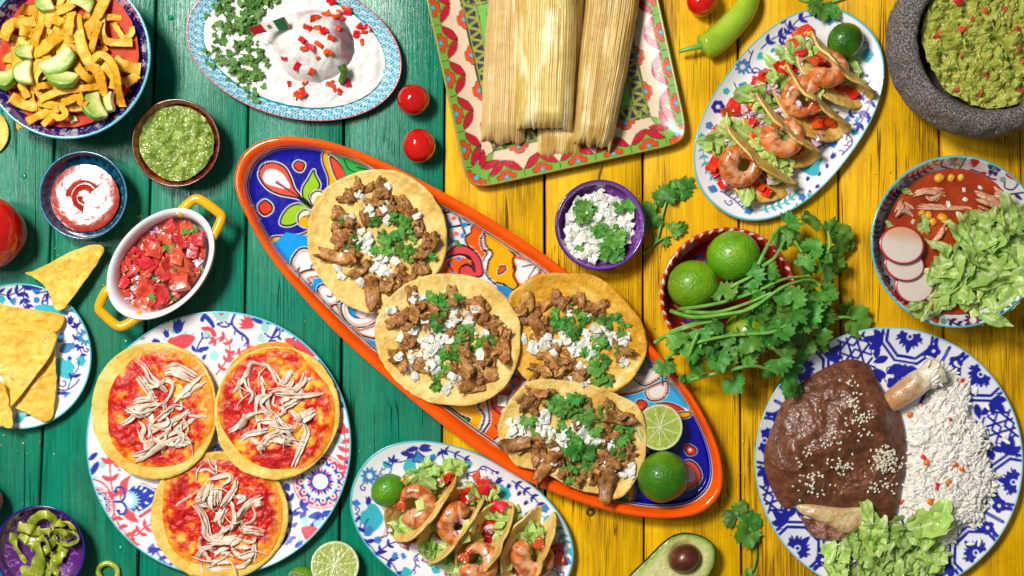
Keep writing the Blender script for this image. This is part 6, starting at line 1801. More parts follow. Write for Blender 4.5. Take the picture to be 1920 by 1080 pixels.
# ------------------------------------------------------------------ meat tacos on the long platter
def meat_taco(label, fr, out, meat, onion, cil, mat, zest, seed, iters=50, cup=0.0, big=(), fan=()):
    out = crop(*fr, out); c = np.mean(out, 0)
    root = thing('taco', W(c[0], c[1]) * [1, 1, 0], label, 'taco', 'open meat tacos on the orange platter')
    tortilla('tortilla', out, mat, root, zest, seed, 3.4, iters, .32, cup, 3.6, 1.3)
    for (x, y) in crop(*fr, meat): drop('meat_piece', MEAT, root, x, y, random.uniform(8.5, 13), 50, .5, .45, grow=.7)
    for (x, y) in crop(*fr, big): drop('meat_piece', MEAT, root, x, y, random.uniform(14, 18), 55, .25, .5, grow=.6)
    for (x, y) in crop(*fr, meat[::2]): drop('meat_piece', MEAT, root, x + random.uniform(-9, 9), y + random.uniform(-9, 9), random.uniform(6, 9), 55, .6, .4, grow=.6)
    for (x, y) in crop(*fr, onion) + [(a + random.uniform(-7, 7), b + random.uniform(-7, 7)) for a, b in crop(*fr, onion)]:
        drop('onion_piece', ONION, root, x, y, random.uniform(5.8, 9.2), 58, .5, .45, grow=.6)
    for (x, y) in crop(*fr, cil): drop('cilantro_leaf', CIL, root, x + random.uniform(-2, 2), y, random.uniform(15, 22), 75, .5, .3, grow=.35)
    for (x, y) in crop(*fr, fan): drop('cilantro_leaf', CILF, root, x, y, random.uniform(21, 26), 80, .4, .4, grow=.3)
    for (x, y) in crop(*fr, cil[::3]): drop('cilantro_leaf', CIL, root, x + random.uniform(-8, 8), y + random.uniform(-8, 8), random.uniform(12, 17), 75, .6, .3, grow=.35)
    return root
meat_taco('open meat taco at the upper left end of the platter', (430, 240, 2.842),
    [(530, 320), (640, 260), (760, 228), (900, 240), (1000, 290), (1080, 360), (1140, 460), (1160, 560), (1150, 680), (1110, 770), (1000, 860), (900, 940), (790, 985), (700, 970), (600, 920), (520, 830), (460, 740), (430, 640), (430, 540), (450, 440), (490, 380)],
    [(700, 330), (740, 320), (620, 380), (590, 440), (600, 500), (575, 500), (610, 560), (580, 575), (640, 550), (580, 640), (600, 630), (670, 690), (650, 640), (730, 740), (770, 700), (700, 760), (900, 780), (950, 810), (1010, 760), (980, 790), (1060, 630), (1080, 610), (1020, 560), (960, 460), (990, 480), (890, 380), (920, 390), (850, 360), (820, 350), (800, 310), (770, 400), (720, 470), (730, 430), (840, 440), (860, 440), (640, 370), (1000, 720), (1040, 740), (860, 830), (900, 850), (680, 330)],
    [(835, 315), (705, 365), (650, 475), (750, 435), (755, 450), (830, 415), (840, 495), (850, 510), (705, 545), (740, 590), (750, 570), (715, 640), (700, 620), (730, 660), (615, 665), (640, 720), (580, 750), (600, 790), (700, 820), (800, 740), (870, 715), (880, 700), (860, 770), (830, 770), (790, 760), (810, 720), (1015, 660), (1000, 460), (800, 690), (840, 740), (770, 660), (900, 720), (690, 600), (740, 610), (850, 480), (820, 760), (840, 690), (760, 745)],
    [(770, 510), (760, 490), (820, 580), (880, 480), (890, 500), (920, 450), (900, 540), (980, 530), (970, 520), (870, 630), (930, 660), (900, 610), (660, 610), (655, 590), (990, 600), (1080, 690), (1060, 685), (570, 495), (840, 650), (850, 560), (960, 640), (790, 640), (820, 620), (940, 560), (980, 670)],
    M['tortilla'], 22, 71, big=[(760, 865), (830, 850), (590, 690), (610, 480), (1060, 630)])
meat_taco('open meat taco with the oily golden tortilla at right of the platter', (930, 500, 4.5),
    [(110, 260), (170, 190), (300, 100), (420, 60), (600, 58), (760, 62), (880, 110), (1000, 200), (1130, 350), (1220, 480), (1255, 620), (1240, 760), (1150, 920), (1050, 1010), (960, 1050), (800, 1060), (600, 1060), (380, 1030), (260, 940), (180, 850), (140, 700), (100, 450)],
    [(340, 320), (330, 600), (590, 320), (700, 290), (720, 260), (790, 340), (870, 330), (880, 410), (850, 370), (420, 750), (540, 800), (600, 730), (560, 850), (1070, 700), (1060, 760), (640, 800), (380, 860), (190, 380), (440, 560), (420, 320), (400, 480), (470, 720), (430, 880), (560, 930), (450, 830), (680, 850)],
    [(400, 650), (380, 640), (460, 620), (510, 680), (500, 640), (560, 640), (600, 640), (570, 570), (650, 650), (660, 690), (720, 660), (780, 660), (800, 720), (770, 760), (720, 830), (650, 750), (610, 360), (610, 420), (770, 420), (840, 510), (850, 540), (900, 520), (920, 530), (960, 570), (1000, 620), (980, 650), (1070, 630), (1090, 600), (1060, 830), (290, 680), (345, 720), (230, 590), (620, 940), (800, 600), (870, 620), (750, 550), (580, 630), (430, 670), (480, 720), (820, 690), (640, 690)],
    [(500, 450), (530, 400), (480, 510), (600, 480), (660, 470), (700, 520), (640, 580), (760, 480), (820, 410), (900, 465), (960, 520), (1010, 460), (1070, 540), (950, 640), (900, 600), (730, 740), (880, 720), (890, 800), (940, 950), (880, 990), (680, 300), (690, 400), (850, 640), (1020, 710), (640, 560), (620, 500)],
    M['tortilla_gold'], 24, 72, 40, 2.0, big=[(260, 290), (290, 420), (350, 510), (510, 270), (560, 300), (480, 790), (500, 900), (710, 920)], fan=[(860, 850)])
meat_taco('open meat taco in the middle of the platter', (690, 500, 4.0),
    [(60, 500), (75, 400), (150, 260), (280, 140), (430, 75), (580, 55), (740, 65), (880, 105), (990, 190), (1080, 300), (1135, 420), (1140, 560), (1120, 700), (1050, 860), (930, 970), (780, 1025), (620, 1030), (450, 1000), (300, 920), (180, 800), (90, 660)],
    [(190, 390), (270, 440), (330, 340), (280, 360), (390, 300), (450, 300), (350, 390), (390, 420), (300, 590), (350, 560), (300, 550), (210, 680), (240, 690), (380, 760), (420, 770), (440, 720), (640, 240), (740, 270), (800, 260), (760, 300), (850, 330), (830, 300), (860, 400), (900, 390), (940, 450), (980, 500), (1010, 580), (1020, 660), (940, 700), (880, 720), (920, 660), (740, 750), (790, 700), (690, 790), (640, 480), (450, 480), (720, 560), (620, 800), (330, 200), (820, 910), (660, 400), (480, 380), (900, 640), (600, 650)],
    [(335, 255), (320, 245), (410, 225), (180, 325), (435, 405), (345, 500), (340, 480), (260, 520), (405, 555), (320, 610), (230, 690), (320, 680), (380, 680), (290, 750), (355, 820), (500, 480), (480, 500), (450, 540), (500, 590), (460, 620), (450, 670), (540, 570), (590, 540), (570, 460), (590, 300), (650, 340), (640, 380), (680, 330), (670, 400), (630, 440), (765, 375), (740, 420), (800, 320), (790, 470), (870, 500), (860, 640), (840, 660), (620, 820), (600, 880), (580, 930), (670, 840), (500, 720), (500, 770), (460, 730), (770, 780), (520, 540), (480, 560), (440, 600), (480, 650), (530, 610), (510, 510)],
    [(490, 230), (560, 250), (580, 250), (520, 330), (560, 330), (520, 400), (690, 270), (680, 490), (700, 560), (740, 620), (790, 530), (820, 560), (900, 560), (940, 580), (600, 600), (640, 660), (560, 730), (530, 830), (540, 870), (620, 770), (750, 470), (720, 590), (680, 620), (660, 700), (590, 690), (520, 430)],
    M['tortilla'], 30, 73, 40, 1.2, big=[(210, 410), (760, 870), (890, 820), (1020, 640), (830, 330), (740, 720)])
meat_taco('open meat taco with raised edges next to the limes', (920, 700, 4.5),
    [(60, 480), (80, 380), (150, 240), (280, 90), (400, 40), (560, 50), (720, 70), (900, 110), (1080, 180), (1200, 240), (1260, 320), (1295, 450), (1300, 620), (1270, 760), (1200, 900), (1100, 1020), (970, 1045), (940, 1005), (800, 990), (620, 920), (440, 820), (250, 780), (180, 720), (110, 600)],
    [(310, 240), (340, 290), (410, 170), (480, 190), (390, 250), (360, 320), (280, 610), (380, 680), (370, 580), (430, 640), (620, 820), (700, 880), (760, 890), (810, 270), (1000, 280), (1060, 340), (1060, 400), (920, 360), (980, 450), (1030, 530), (960, 550), (1000, 640), (1040, 700), (1160, 660), (1180, 720), (1060, 780), (940, 830), (880, 870), (930, 900), (590, 650), (740, 420), (560, 640), (1120, 620), (520, 800), (660, 840), (960, 720), (1000, 760), (640, 760), (860, 800)],
    [(160, 405), (220, 395), (185, 475), (190, 500), (255, 490), (280, 550), (310, 440), (440, 360), (400, 390), (480, 380), (430, 430), (400, 460), (440, 510), (420, 530), (500, 470), (510, 520), (510, 580), (540, 630), (530, 720), (520, 740), (410, 760), (640, 500), (600, 530), (700, 460), (720, 500), (740, 470), (800, 450), (780, 500), (850, 540), (840, 580), (900, 580), (945, 555), (650, 550), (610, 620), (1040, 580), (1020, 620), (960, 790), (985, 840), (1150, 820), (1190, 780), (1190, 850), (650, 240), (690, 240), (790, 95), (740, 380), (460, 400), (470, 350), (690, 520), (760, 520), (580, 580), (1130, 840)],
    [(600, 330), (540, 220), (640, 300), (680, 370), (620, 420), (720, 280), (760, 240), (740, 350), (800, 350), (840, 400), (870, 460), (930, 310), (990, 340), (1000, 400), (1060, 490), (1090, 530), (1150, 470), (1170, 560), (1110, 620), (1080, 660), (560, 520), (690, 520), (760, 700), (680, 640), (820, 640), (900, 660), (870, 740), (760, 800), (720, 790), (800, 830), (310, 370), (350, 500), (600, 720), (650, 810), (660, 880), (930, 640), (720, 190), (700, 560), (760, 580), (580, 280)],
    M['tortilla'], 38, 74, 26, 2.6, big=[(200, 600), (480, 760), (990, 930), (1060, 380)], fan=[(570, 260), (720, 670), (790, 680)])
o = drop('cilantro_leaf', CIL, None, 861, 456, 12, 60, .3, .4); tag(o, 'loose cilantro leaf on the platter right of the upper left taco', 'herb')
o = drop('onion_piece', ONION, None, 943, 751, 12, 60, .3, .4); tag(o, 'loose onion piece on the platter between the two lower tacos', 'onion')

lime_half(1237, 801, 43, (.10, .05, 1), 54, 'cut lime half leaning on the taco at right end of the platter', seed=11, flesh='#c0cc62', dark='#9db63a', spin=.2)
sphere_obj('lime', 1243, 894, 47, M['lime_skin'], squash=(1.02, 1, .95), seed=21, amp=.02, label='whole dark green lime at right end of the platter', cat='lime', z=13, rot=(.5, .35, .3), nub=.06, tint=lime_tint(2, '#7cae50', '#b8cc70', .3))

# ------------------------------------------------------------------ shrimp tacos
def shrimp_mesh(seed, turn=1.62, r0=20.0):
    r_ = np.random.default_rng(seed)
    n, ns = 64, 16
    s = np.linspace(0, 1, n)
    th = s * turn * pi
    R = r0 * (1.04 - .22 * s)
    path = np.stack([R * np.cos(th), R * np.sin(th), 2.5 * np.sin(s * 5 + seed) * .8], 1)
    body = 14.5 * (.55 + .45 * np.clip(s * 9, 0, 1)) * (1 - .55 * s ** 1.5) * (1 - .25 * sstep(.9, 1, s))
    body *= 1 + .07 * np.abs(np.sin(s * 6.5 * pi)) ** .5 - .04
    V, F = tube(path, body, ns, flat=(1.0, .92))
    a = np.tile(np.linspace(0, 2 * pi, ns, endpoint=False), n); ss = np.repeat(s, ns)
    back = np.cos(a)           # outer side of the curl
    nz = fbm(V[:, 0] / 6, V[:, 1] / 6, V[:, 2] / 6, seed, 3)
    band = np.sin(ss * 6.5 * 2 * pi) * .5 + .5
    col = mixc('#efb888', '#e4782e', sstep(-.2, .9, back * .5 + .6 * band + .3 * nz))
    k = sstep(.2, .8, nz + .25 * np.sin(a))[:, None] * .8; col = col * (1 - k) + np.array(lin('#a8501c')) * k
    k = sstep(.86, .97, ss)[:, None]; col = col * (1 - k) + np.array(lin('#d8642c')) * k
    # tail fan
    e = path[-1]; d = path[-1] - path[-4]; d /= np.linalg.norm(d); sd = np.array([-d[1], d[0], 0])
    parts = [(V, F)]; cols = [col]
    for q in (-1, 0, 1):
        p = np.array([e + (d * t + sd * q * .5 * t) * 15 + np.array([0, 0, 2 * q * t]) for t in np.linspace(0, 1, 6)])
        v, f = tube(p, np.array([2.0, 3.6, 4.6, 4.6, 3.4, 1.0]), 8, flat=(1, .28)); parts.append((v, f)); cols.append(np.zeros((len(v), 3)) + np.array(lin('#d4582a')))
    V, F = join(parts)
    V[:, :2] -= 0
    return new_mesh('shrimp', V, F, M['wet_food'], np.concatenate(cols))
SHR = [shrimp_mesh(k, [1.62, 1.5, 1.7][k]) for k in range(3)]

def shell_shape(c_px, R, axis_deg, a1, a2, ub, z0, seed, bow=.12, wav=3.0):
    """folded tortilla: returns outer and inner sheets. axis in degrees (math sense), a1/a2 = slopes of the two flaps, ub = radius of the fold"""
    n, m = 60, 46
    s = np.linspace(-1, 1, n); arc = (radians(a1) + radians(a2)) * ub
    ds = 2 * R / (n - 1)
    x = s * R
    phi = -radians(a1) + (radians(a1) + radians(a2)) * sstep(-arc / 2 * 1.3, arc / 2 * 1.3, x)
    H = np.cumsum(np.cos(phi) * ds); Zs = np.cumsum(np.sin(phi) * ds)
    i0 = n // 2; H -= H[i0]; Zs -= Zs.min()
    v = np.linspace(-1, 1, m)
    Lh = np.sqrt(np.clip(1 - s ** 2, 0, 1)) * R
    A = np.outer(Lh, v)                                  # along the fold
    Hh = np.repeat(H[:, None], m, 1) - bow * (A / R) ** 2 * R * np.sign(H)[:, None] * .5
    Zz = np.repeat(Zs[:, None], m, 1)
    edge = np.abs(s)[:, None]
    wv = wav * vnoise(A / 26 + seed, np.repeat(s[:, None], m, 1) * 1.6, 0, seed)
    Hh = Hh + wv * edge * 1.6; Zz = Zz + .6 * wv * edge + .7 * fbm(A / 9, np.repeat(x[:, None], m, 1) / 9, 0, seed + 4, 2)
    ca, sa = cos(radians(axis_deg)), sin(radians(axis_deg))
    ax = np.array([ca, sa]); nn = np.array([-sa, ca])
    c = W(c_px[0], c_px[1], z0 + 20)
    P = np.stack([c[0] + A * ax[0] + Hh * nn[0], c[1] + A * ax[1] + Hh * nn[1], z0 + Zz], -1)
    # thickness along the sheet normal
    du = np.gradient(P, axis=0); dv = np.gradient(P, axis=1)
    N = np.cross(du, dv); N /= np.linalg.norm(N, axis=-1, keepdims=True) + 1e-9
    return P, N
def shrimp_taco(label, c_px, R, axis, a1, a2, z0, seed, shrimp, lettuce, pepper, onion, avo=(), group=None, ub=20, fr=None):
    root = thing('shrimp_taco', W(*c_px) * [1, 1, 0], label, 'taco', group)
    P, N = shell_shape(c_px, R, axis, a1, a2, ub, z0, seed)
    n, m = P.shape[:2]
    T = 2.2
    up, lo = P + N * T, P - N * T
    V = np.concatenate([up.reshape(-1, 3), lo.reshape(-1, 3)])
    g = grid_faces(n, m, False); k = n * m
    rim = [r * m for r in range(n)] + [(n - 1) * m + c for c in range(1, m)] + [r * m + m - 1 for r in range(n - 2, -1, -1)] + [c for c in range(m - 2, 0, -1)]
    sd = np.array([[rim[i], rim[(i + 1) % len(rim)], k + rim[(i + 1) % len(rim)], k + rim[i]] for i in range(len(rim))])
    V[:, 2] = np.maximum(V[:, 2], z0 - 1)
    mk('shell', V, np.concatenate([g, g[:, ::-1] + k, sd]), M['shell'], root)
    # only the trough and the front flap carry the filling
    half = P[:int(n * .62)].reshape(-1, 3); stamp(half)
    C = lambda q: crop(*fr, q)
    for (x, y) in C(lettuce) + [(a + random.uniform(-9, 9), b + random.uniform(-9, 9)) for a, b in C(lettuce)]: drop('lettuce_piece', LET, root, x, y, random.uniform(17, 25), 45, .7, .6, grow=.45, zmax=z0 + 46)
    for (x, y) in C(pepper): drop('pepper_piece', PEPD, root, x, y, random.uniform(9, 14), 50, .6, .5, zmax=z0 + 54)
    for (x, y, rz, k) in shrimp:
        (x, y), = C([(x, y)])
        z = min(max(rest(*W(x, y, 50)[:2], 16, 60), z0 + 34), z0 + 52) + 13
        put('shrimp', SHR[k], root, W(x, y, z), (random.uniform(-.25, .25), random.uniform(-.25, .25), radians(rz)), 1.34)
        pile(*W(x, y, z)[:2], 28, z + 10)
    for (x, y) in C(onion): drop('onion_piece', REDON, root, x, y, random.uniform(5.5, 8.5), 60, .7, .5, zmax=z0 + 66)
    for (x, y) in C(avo): drop('avocado_piece', AVOD, root, x, y, random.uniform(9, 11.5), 65, .6, .6, zmax=z0 + 66)
    stamp(P.reshape(-1, 3))
    return root
FA = (1260, 0, 2.57); GA = 'shrimp tacos on the upper oval plate'
sphere_obj('lime', 1585, 77, 34, M['lime_skin'], squash=(1.05, 1, .9), seed=31, label='dark green lime on the upper oval plate behind the shrimp tacos', cat='lime', z=6, rot=(.5, .8, 0), nub=.05, tint=lime_tint(5, '#5c9048', '#88b060'))
shrimp_taco('shrimp taco nearest the lime on the upper oval plate', (1574, 122), 90, -44, 44, 115, 6, 81, [(745, 315, 200, 0)],
    [(680, 225), (570, 270), (870, 385), (540, 260), (640, 230), (800, 380), (600, 250), (850, 330)], [(630, 160), (600, 200), (560, 225), (640, 190), (620, 250), (790, 430), (850, 440), (880, 445), (740, 330), (820, 420), (590, 220), (800, 400), (650, 150), (610, 170)], [(670, 190), (620, 300), (930, 440), (890, 350), (650, 290), (660, 200), (880, 340)], group=GA, fr=FA)
shrimp_taco('shrimp taco second from the lime on the upper oval plate', (1528, 184), 90, -43, 44, 115, 6, 82, [(630, 480, 30, 1)],
    [(500, 320), (480, 370), (540, 410), (720, 450), (520, 390), (700, 540), (650, 420)], [(410, 390), (440, 370), (560, 340), (520, 330), (700, 600), (730, 560), (760, 600), (690, 590), (545, 320), (575, 350), (430, 395), (740, 590), (755, 570)], [(500, 440), (515, 465), (575, 380), (620, 380), (610, 395), (480, 420), (470, 430), (615, 505), (655, 560), (690, 680), (700, 660), (720, 655), (630, 370)], group=GA, fr=FA)
shrimp_taco('shrimp taco third from the lime on the upper oval plate', (1473, 234), 90, -42, 40, 115, 6, 83, [(540, 650, 150, 2)],
    [(400, 470), (450, 500), (470, 520), (370, 460), (430, 480), (520, 700), (480, 600)], [(290, 520), (320, 530), (390, 525), (450, 635), (380, 600), (600, 720), (270, 540), (300, 500)], [(350, 525), (380, 560), (430, 560), (340, 560), (510, 535), (420, 605), (535, 610), (370, 570), (400, 540), (355, 545), (440, 600)], group=GA, fr=FA)
shrimp_taco('shrimp taco farthest from the lime on the upper oval plate', (1425, 292), 92, -40, 28, 115, 6, 84, [(340, 800, 100, 0)],
    [(260, 640), (310, 640), (230, 720), (440, 740), (500, 790), (520, 850), (360, 930), (280, 620), (240, 680), (380, 680), (420, 700), (470, 770), (210, 690), (520, 820)], [(210, 630), (230, 790), (270, 840), (340, 890), (400, 890), (440, 920), (250, 880), (390, 650), (220, 830), (300, 880), (370, 890), (420, 900), (205, 790)], [(250, 685), (285, 700), (445, 820), (470, 870), (440, 870), (430, 850), (270, 670), (460, 840)], group=GA, fr=FA)
FB = (640, 820, 4.154); GB = 'shrimp tacos on the lower oval plate'
sphere_obj('lime', 728, 919, 33, M['lime_skin'], squash=(1, 1.05, .9), seed=41, label='bright green lime on the lower oval plate, left of the shrimp tacos', cat='lime', z=6, rot=(1.2, .3, .4), tint=lime_tint(6, '#b0dc60', '#c8e478'))
shrimp_taco('shrimp taco beside the lime on the lower oval plate', (796, 952), 84, 228, 45, 82, 6, 91, [(565, 515, 230, 0)],
    [(700, 240), (840, 260), (560, 320), (700, 400), (620, 300), (770, 420), (600, 690), (470, 700), (540, 700), (660, 260), (800, 300), (740, 280), (860, 240), (650, 340)], [(800, 320), (750, 350), (740, 540), (530, 790), (560, 750), (500, 840), (780, 330), (830, 310), (580, 760), (520, 760)], [(770, 340), (710, 600), (350, 730), (320, 750), (480, 830), (690, 590), (370, 710), (760, 360)], [(630, 530), (690, 520)], GB, fr=FB)
shrimp_taco('shrimp taco second from the lime on the lower oval plate', (852, 988), 84, 232, 55, 84, 6, 92, [(915, 690, 60, 1)],
    [(1090, 470), (1150, 450), (990, 500), (780, 620), (800, 680), (740, 870), (780, 900), (700, 890), (1060, 500), (1170, 470), (1120, 430), (760, 850), (840, 880)], [(830, 560), (1090, 380), (1060, 320), (1000, 420), (970, 460), (1020, 470), (1170, 390), (920, 730), (1110, 390), (1070, 360), (860, 550), (1130, 400)], [(1130, 320), (1060, 440), (990, 540), (640, 890), (660, 960), (720, 770), (760, 660), (750, 810), (840, 850), (930, 650), (890, 750), (900, 800), (1110, 330)], [(1000, 700), (960, 770), (985, 680)], GB, fr=FB)
shrimp_taco('shrimp taco third from the lime on the lower oval plate', (917, 1018), 84, 240, 58, 84, 6, 93, [(1060, 955, 200, 2)],
    [(1240, 620), (1300, 660), (1190, 600), (930, 1000), (880, 1020), (1150, 1030), (1280, 1000), (1210, 650), (1260, 700), (960, 1050), (1130, 1010)], [(1210, 545), (1180, 680), (1230, 870), (1110, 780), (1220, 890), (1230, 530), (1170, 700)], [(1160, 720), (1140, 760), (1200, 740), (1280, 720), (1120, 890), (1180, 920), (1240, 1050), (820, 1050), (1110, 780), (1150, 700)], [(1060, 780), (1240, 790), (1290, 850), (1290, 580), (1350, 560), (1330, 760), (1170, 1050), (930, 1060), (1050, 800)], GB, fr=FB)
shrimp_taco('shrimp taco farthest from the lime on the lower oval plate', (1000, 1032), 84, 246, 55, 80, 6, 94, [(1510, 930, 120, 0)],
    [(1500, 760), (1560, 790), (1460, 740), (1000, 1050), (1420, 900), (1580, 820), (1450, 780)], [(1340, 1030), (1660, 920), (1700, 960), (1360, 1050), (1650, 890), (1680, 940)], [(1670, 1030), (1640, 980), (1400, 860)], (), GB, fr=FB)
# ------------------------------------------------------------------ tamales in corn husks
t = NT('corn_husk'); p = t.pos('World')
M['husk'] = t.done(t.mix(.5, t.attr(), t.ramp(t.noise(p, .06, 4), [(.3, .72), (.7, 1.0)]), 'MULTIPLY'), t.ramp(t.noise(p, .03, 3), [(.35, .26), (.65, .5)]), t.bump(t.noise(p, .2, 3), .8, .6), sss=.1, sss_scale=4, coat=.12, coat_rough=.2)
def tamale(label, q, z0, h, seed, tones, ridge=1.0):
    """q: four corners of the visible parcel in crop px (top left, top right, bottom right, bottom left)"""
    q = [W(*c, z0 + h * .6) for c in crop(780, 0, 2.919, q)]
    nu, nv = 150, 60
    u = np.linspace(0, 1, nu); v = np.linspace(0, 1, nv)
    U, Vv = np.meshgrid(u, v)
    L = (1 - Vv)[..., None] * q[0] + Vv[..., None] * q[3]; R = (1 - Vv)[..., None] * q[1] + Vv[..., None] * q[2]
    bulge = .035 * np.sin(pi * Vv) * (2 * U - 1) + .008 * vnoise(Vv * 9, U * 0 + (U > .5), 0, seed)
    P = L + (R - L) * (U + bulge)[..., None]
    dv_ = (q[3] - q[0]) / np.linalg.norm(q[3] - q[0])
    P = P + dv_ * (5.0 * sstep(.93, 1, Vv) * vnoise(U * 7, U * 0, 0, seed + 20) + 2.0 * sstep(.95, 1, Vv) * vnoise(U * 22, U * 0, 0, seed + 21))[..., None]
    e = np.abs(2 * U - 1)
    prof = np.clip(1 - e ** 3.2, 0, 1) ** .5
    ve = np.clip((1 - Vv) / .10, 0, 1); prof = prof * (.30 + .70 * ve ** .5)
    rid = .75 * ridge * (.9 * np.sin(U * 150 + 3 * vnoise(U * 4, Vv * 1.5, 0, seed)) * .6 + .9 * vnoise(U * 38, Vv * 2.2, 0, seed + 1) + .8 * vnoise(U * 80, Vv * 3, 0, seed + 2))
    fold = 3.0 * sstep(-.006, .006, (U - .62) - .25 * (Vv - .4)) * (Vv > .02) * (seed % 2) + 2.2 * sstep(-.006, .006, .20 + .05 * Vv - U)
    Z = z0 + h * prof + (rid + fold) * prof + (3.0 * vnoise(U * 3, Vv * 5, 0, seed + 4) + 1.2 * vnoise(U * 5, Vv * 22, 0, seed + 14)) * prof
    P[..., 2] = Z
    s1 = fbm(U * 13, Vv * 1.3, 0, seed + 7, 4); s2 = fbm(U * 4, Vv * 2.5, 0, seed + 9, 3); s3 = vnoise(U * 60, Vv * 1.5, 0, seed + 2)
    f = lambda a: a.ravel()
    col = mixc(tones[0], tones[1], f(s1 * .6 + .5 + .2 * s3)); k = sstep(.15, .75, f(s2))[:, None]; col = col * (1 - k) + np.array(lin(tones[2])) * k * 1.0
    k = (sstep(.30, .7, f(s1 - s2 * .6)) * .28)[:, None]; col = col * (1 - k) + np.array(lin(tones[3])) * k
    V = P.reshape(-1, 3)
    F = grid_faces(nv, nu, False, flip=True)
    # closed underside
    bot = V.copy(); bot[:, 2] = z0
    k = len(V)
    rim = [r * nu for r in range(nv)] + [(nv - 1) * nu + c for c in range(1, nu)] + [r * nu + nu - 1 for r in range(nv - 2, -1, -1)] + [c for c in range(nu - 2, 0, -1)]
    low = V[rim].copy(); low[:, 2] = z0 - .5
    VV = np.concatenate([V, low]); m = len(rim)
    F = F.tolist() + [[rim[i], k + i, k + (i + 1) % m, rim[(i + 1) % m]] for i in range(m)] + [list(range(k, k + m))]
    ob = mk('tamale', VV, F, M['husk'], col=np.concatenate([col, col[rim]]))
    tag(ob, label, 'tamale', 'tamales on the green square plate'); stamp(V)
tamale('tamale lying underneath, only its end showing below the others', [(700, -130), (930, -130), (905, 858), (664, 855)], 7, 24, 1, ('#b98a3a', '#d9b76a', '#e2c884', '#a8702a'))
tamale('left of the three upper tamales, resting flat', [(405, -130), (600, -130), (597, 776), (352, 772)], 9, 40, 4, ('#cda85c', '#e3c98a', '#ecd9a6', '#b87a34'))
tamale('right of the three upper tamales, its husk folded under at the end', [(950, -130), (1250, -130), (1072, 815), (858, 772)], 24, 46, 3, ('#c09a4a', '#ddbd74', '#e6cd92', '#a87030'), 1.5)
tamale('middle tamale on top with a yellow green streak', [(575, -130), (882, -130), (856, 712), (550, 690)], 36, 46, 6, ('#d4b45c', '#ead591', '#f2e6b4', '#c2a828'), 1.3)

# ------------------------------------------------------------------ green chili beside the tamale plate
chili = thing('green_chili', W(1360, 55) * [1, 1, 0], 'light green chili pepper lying between tamale plate and shrimp plate', 'chili')
M['chili'] = noisy('chili_skin', [(.3, '#7ea41a'), (.6, '#a3c232'), (.8, '#bdd25a')], .012, 3, .16, bump=.5, bscale=.03, coat=.6, coat_rough=.06, sss=.12, sss_r=(.7, 1, .2), sss_scale=5)
cp = curve([W(1317, 86, 24), W(1322, 84, 25), W(1334, 80, 26), W(1352, 66, 26), W(1374, 44, 25), W(1394, 20, 24), W(1404, -4, 20), W(1406, -24, 15), W(1402, -42, 10)], False, 9)
rr = np.interp(np.linspace(0, 1, len(cp)), [0, .05, .15, .3, .55, .75, .9, 1], [5, 18, 25, 26, 24, 20, 12, 2])
V, F = tube(cp, rr, 28); a = np.tile(np.arange(28) / 28 * 2 * pi, len(cp)); ctr = np.repeat(cp, 28, 0)
V = ctr + (V - ctr) * (1 + .04 * np.cos(a * 3 + .5))[:, None]
mk('pod', V, F, M['chili'], chili); stamp(V)
V, F = tube(curve([W(1318, 84, 28), W(1306, 88, 30), W(1290, 92, 30), W(1272, 97, 26)], False, 6), np.linspace(7, 3.2, 19), 10); mk('stem', V, F, M['stem'], chili)
V, F = ICO[3]; V = V * np.array([9, 20, 19]) * (1 + .08 * np.cos(np.arctan2(V[:, 2], V[:, 1]) * 5))[:, None]; V = V @ np.array(Euler((0, 0, .5)).to_matrix()).T + W(1320, 85, 25); mk('calyx', V, F, M['stem'], chili)

# ------------------------------------------------------------------ guacamole in the mortar
M['guac'] = noisy('guacamole', [(.26, '#667020'), (.45, '#9aa03c'), (.62, '#b9bb58'), (.82, '#d8d488')], .05, 5, .32, bump=3.6, bscale=.11, coat=.25, coat_rough=.15, sss=.12, sss_r=(.8, 1, .3), sss_scale=5, jitter=False)
guac = thing('guacamole', W(1864, 68) * [1, 1, 0], 'chunky guacamole with tomato bits in the stone mortar', 'guacamole')
def guac_h(x, y, t):
    fur = np.abs(np.sin((x * .8 + y * .55) / 15 + 1.3 * fbm(x / 40, y / 40, 0, 5, 2)))
    lump = np.abs(fbm(x / 18, y / 18, 0, 9, 4))
    return 110 + 14 * (1 - t ** 2) + 16 * fur * (.4 + fbm(x / 60 + 2, y / 60, 0, 77, 2)) + 11 * lump + 3.5 * fbm(x / 7, y / 7, 0, 19, 3)
hfield('mash', wobble(1864, 68, 135, 135, 12, .02, 40), 120, guac_h, M['guac'], guac, 120, 380, tpow=.6)
for a, b, s_ in [(560, 195, 9), (680, 185, 7), (820, 75, 8), (1035, 190, 7), (665, 10, 9), (845, 475, 6), (1060, 575, 7), (1060, 390, 6), (690, 345, 6), (520, 235, 6), (800, 590, 6), (1050, 300, 8), (650, 560, 5), (960, 60, 6), (760, 120, 5)]:
    drop('tomato_piece', TOMD, guac, 1600 + a / 3.375, b / 3.375, s_ * .72, 45, .4, -.4)
for a, b in [(880, 235), (860, 310), (940, 360), (620, 420), (1000, 470), (740, 280), (560, 330), (900, 540)]:
    drop('cilantro_leaf', CIL, guac, 1600 + a / 3.375, b / 3.375, 7, 75, .4, .1)

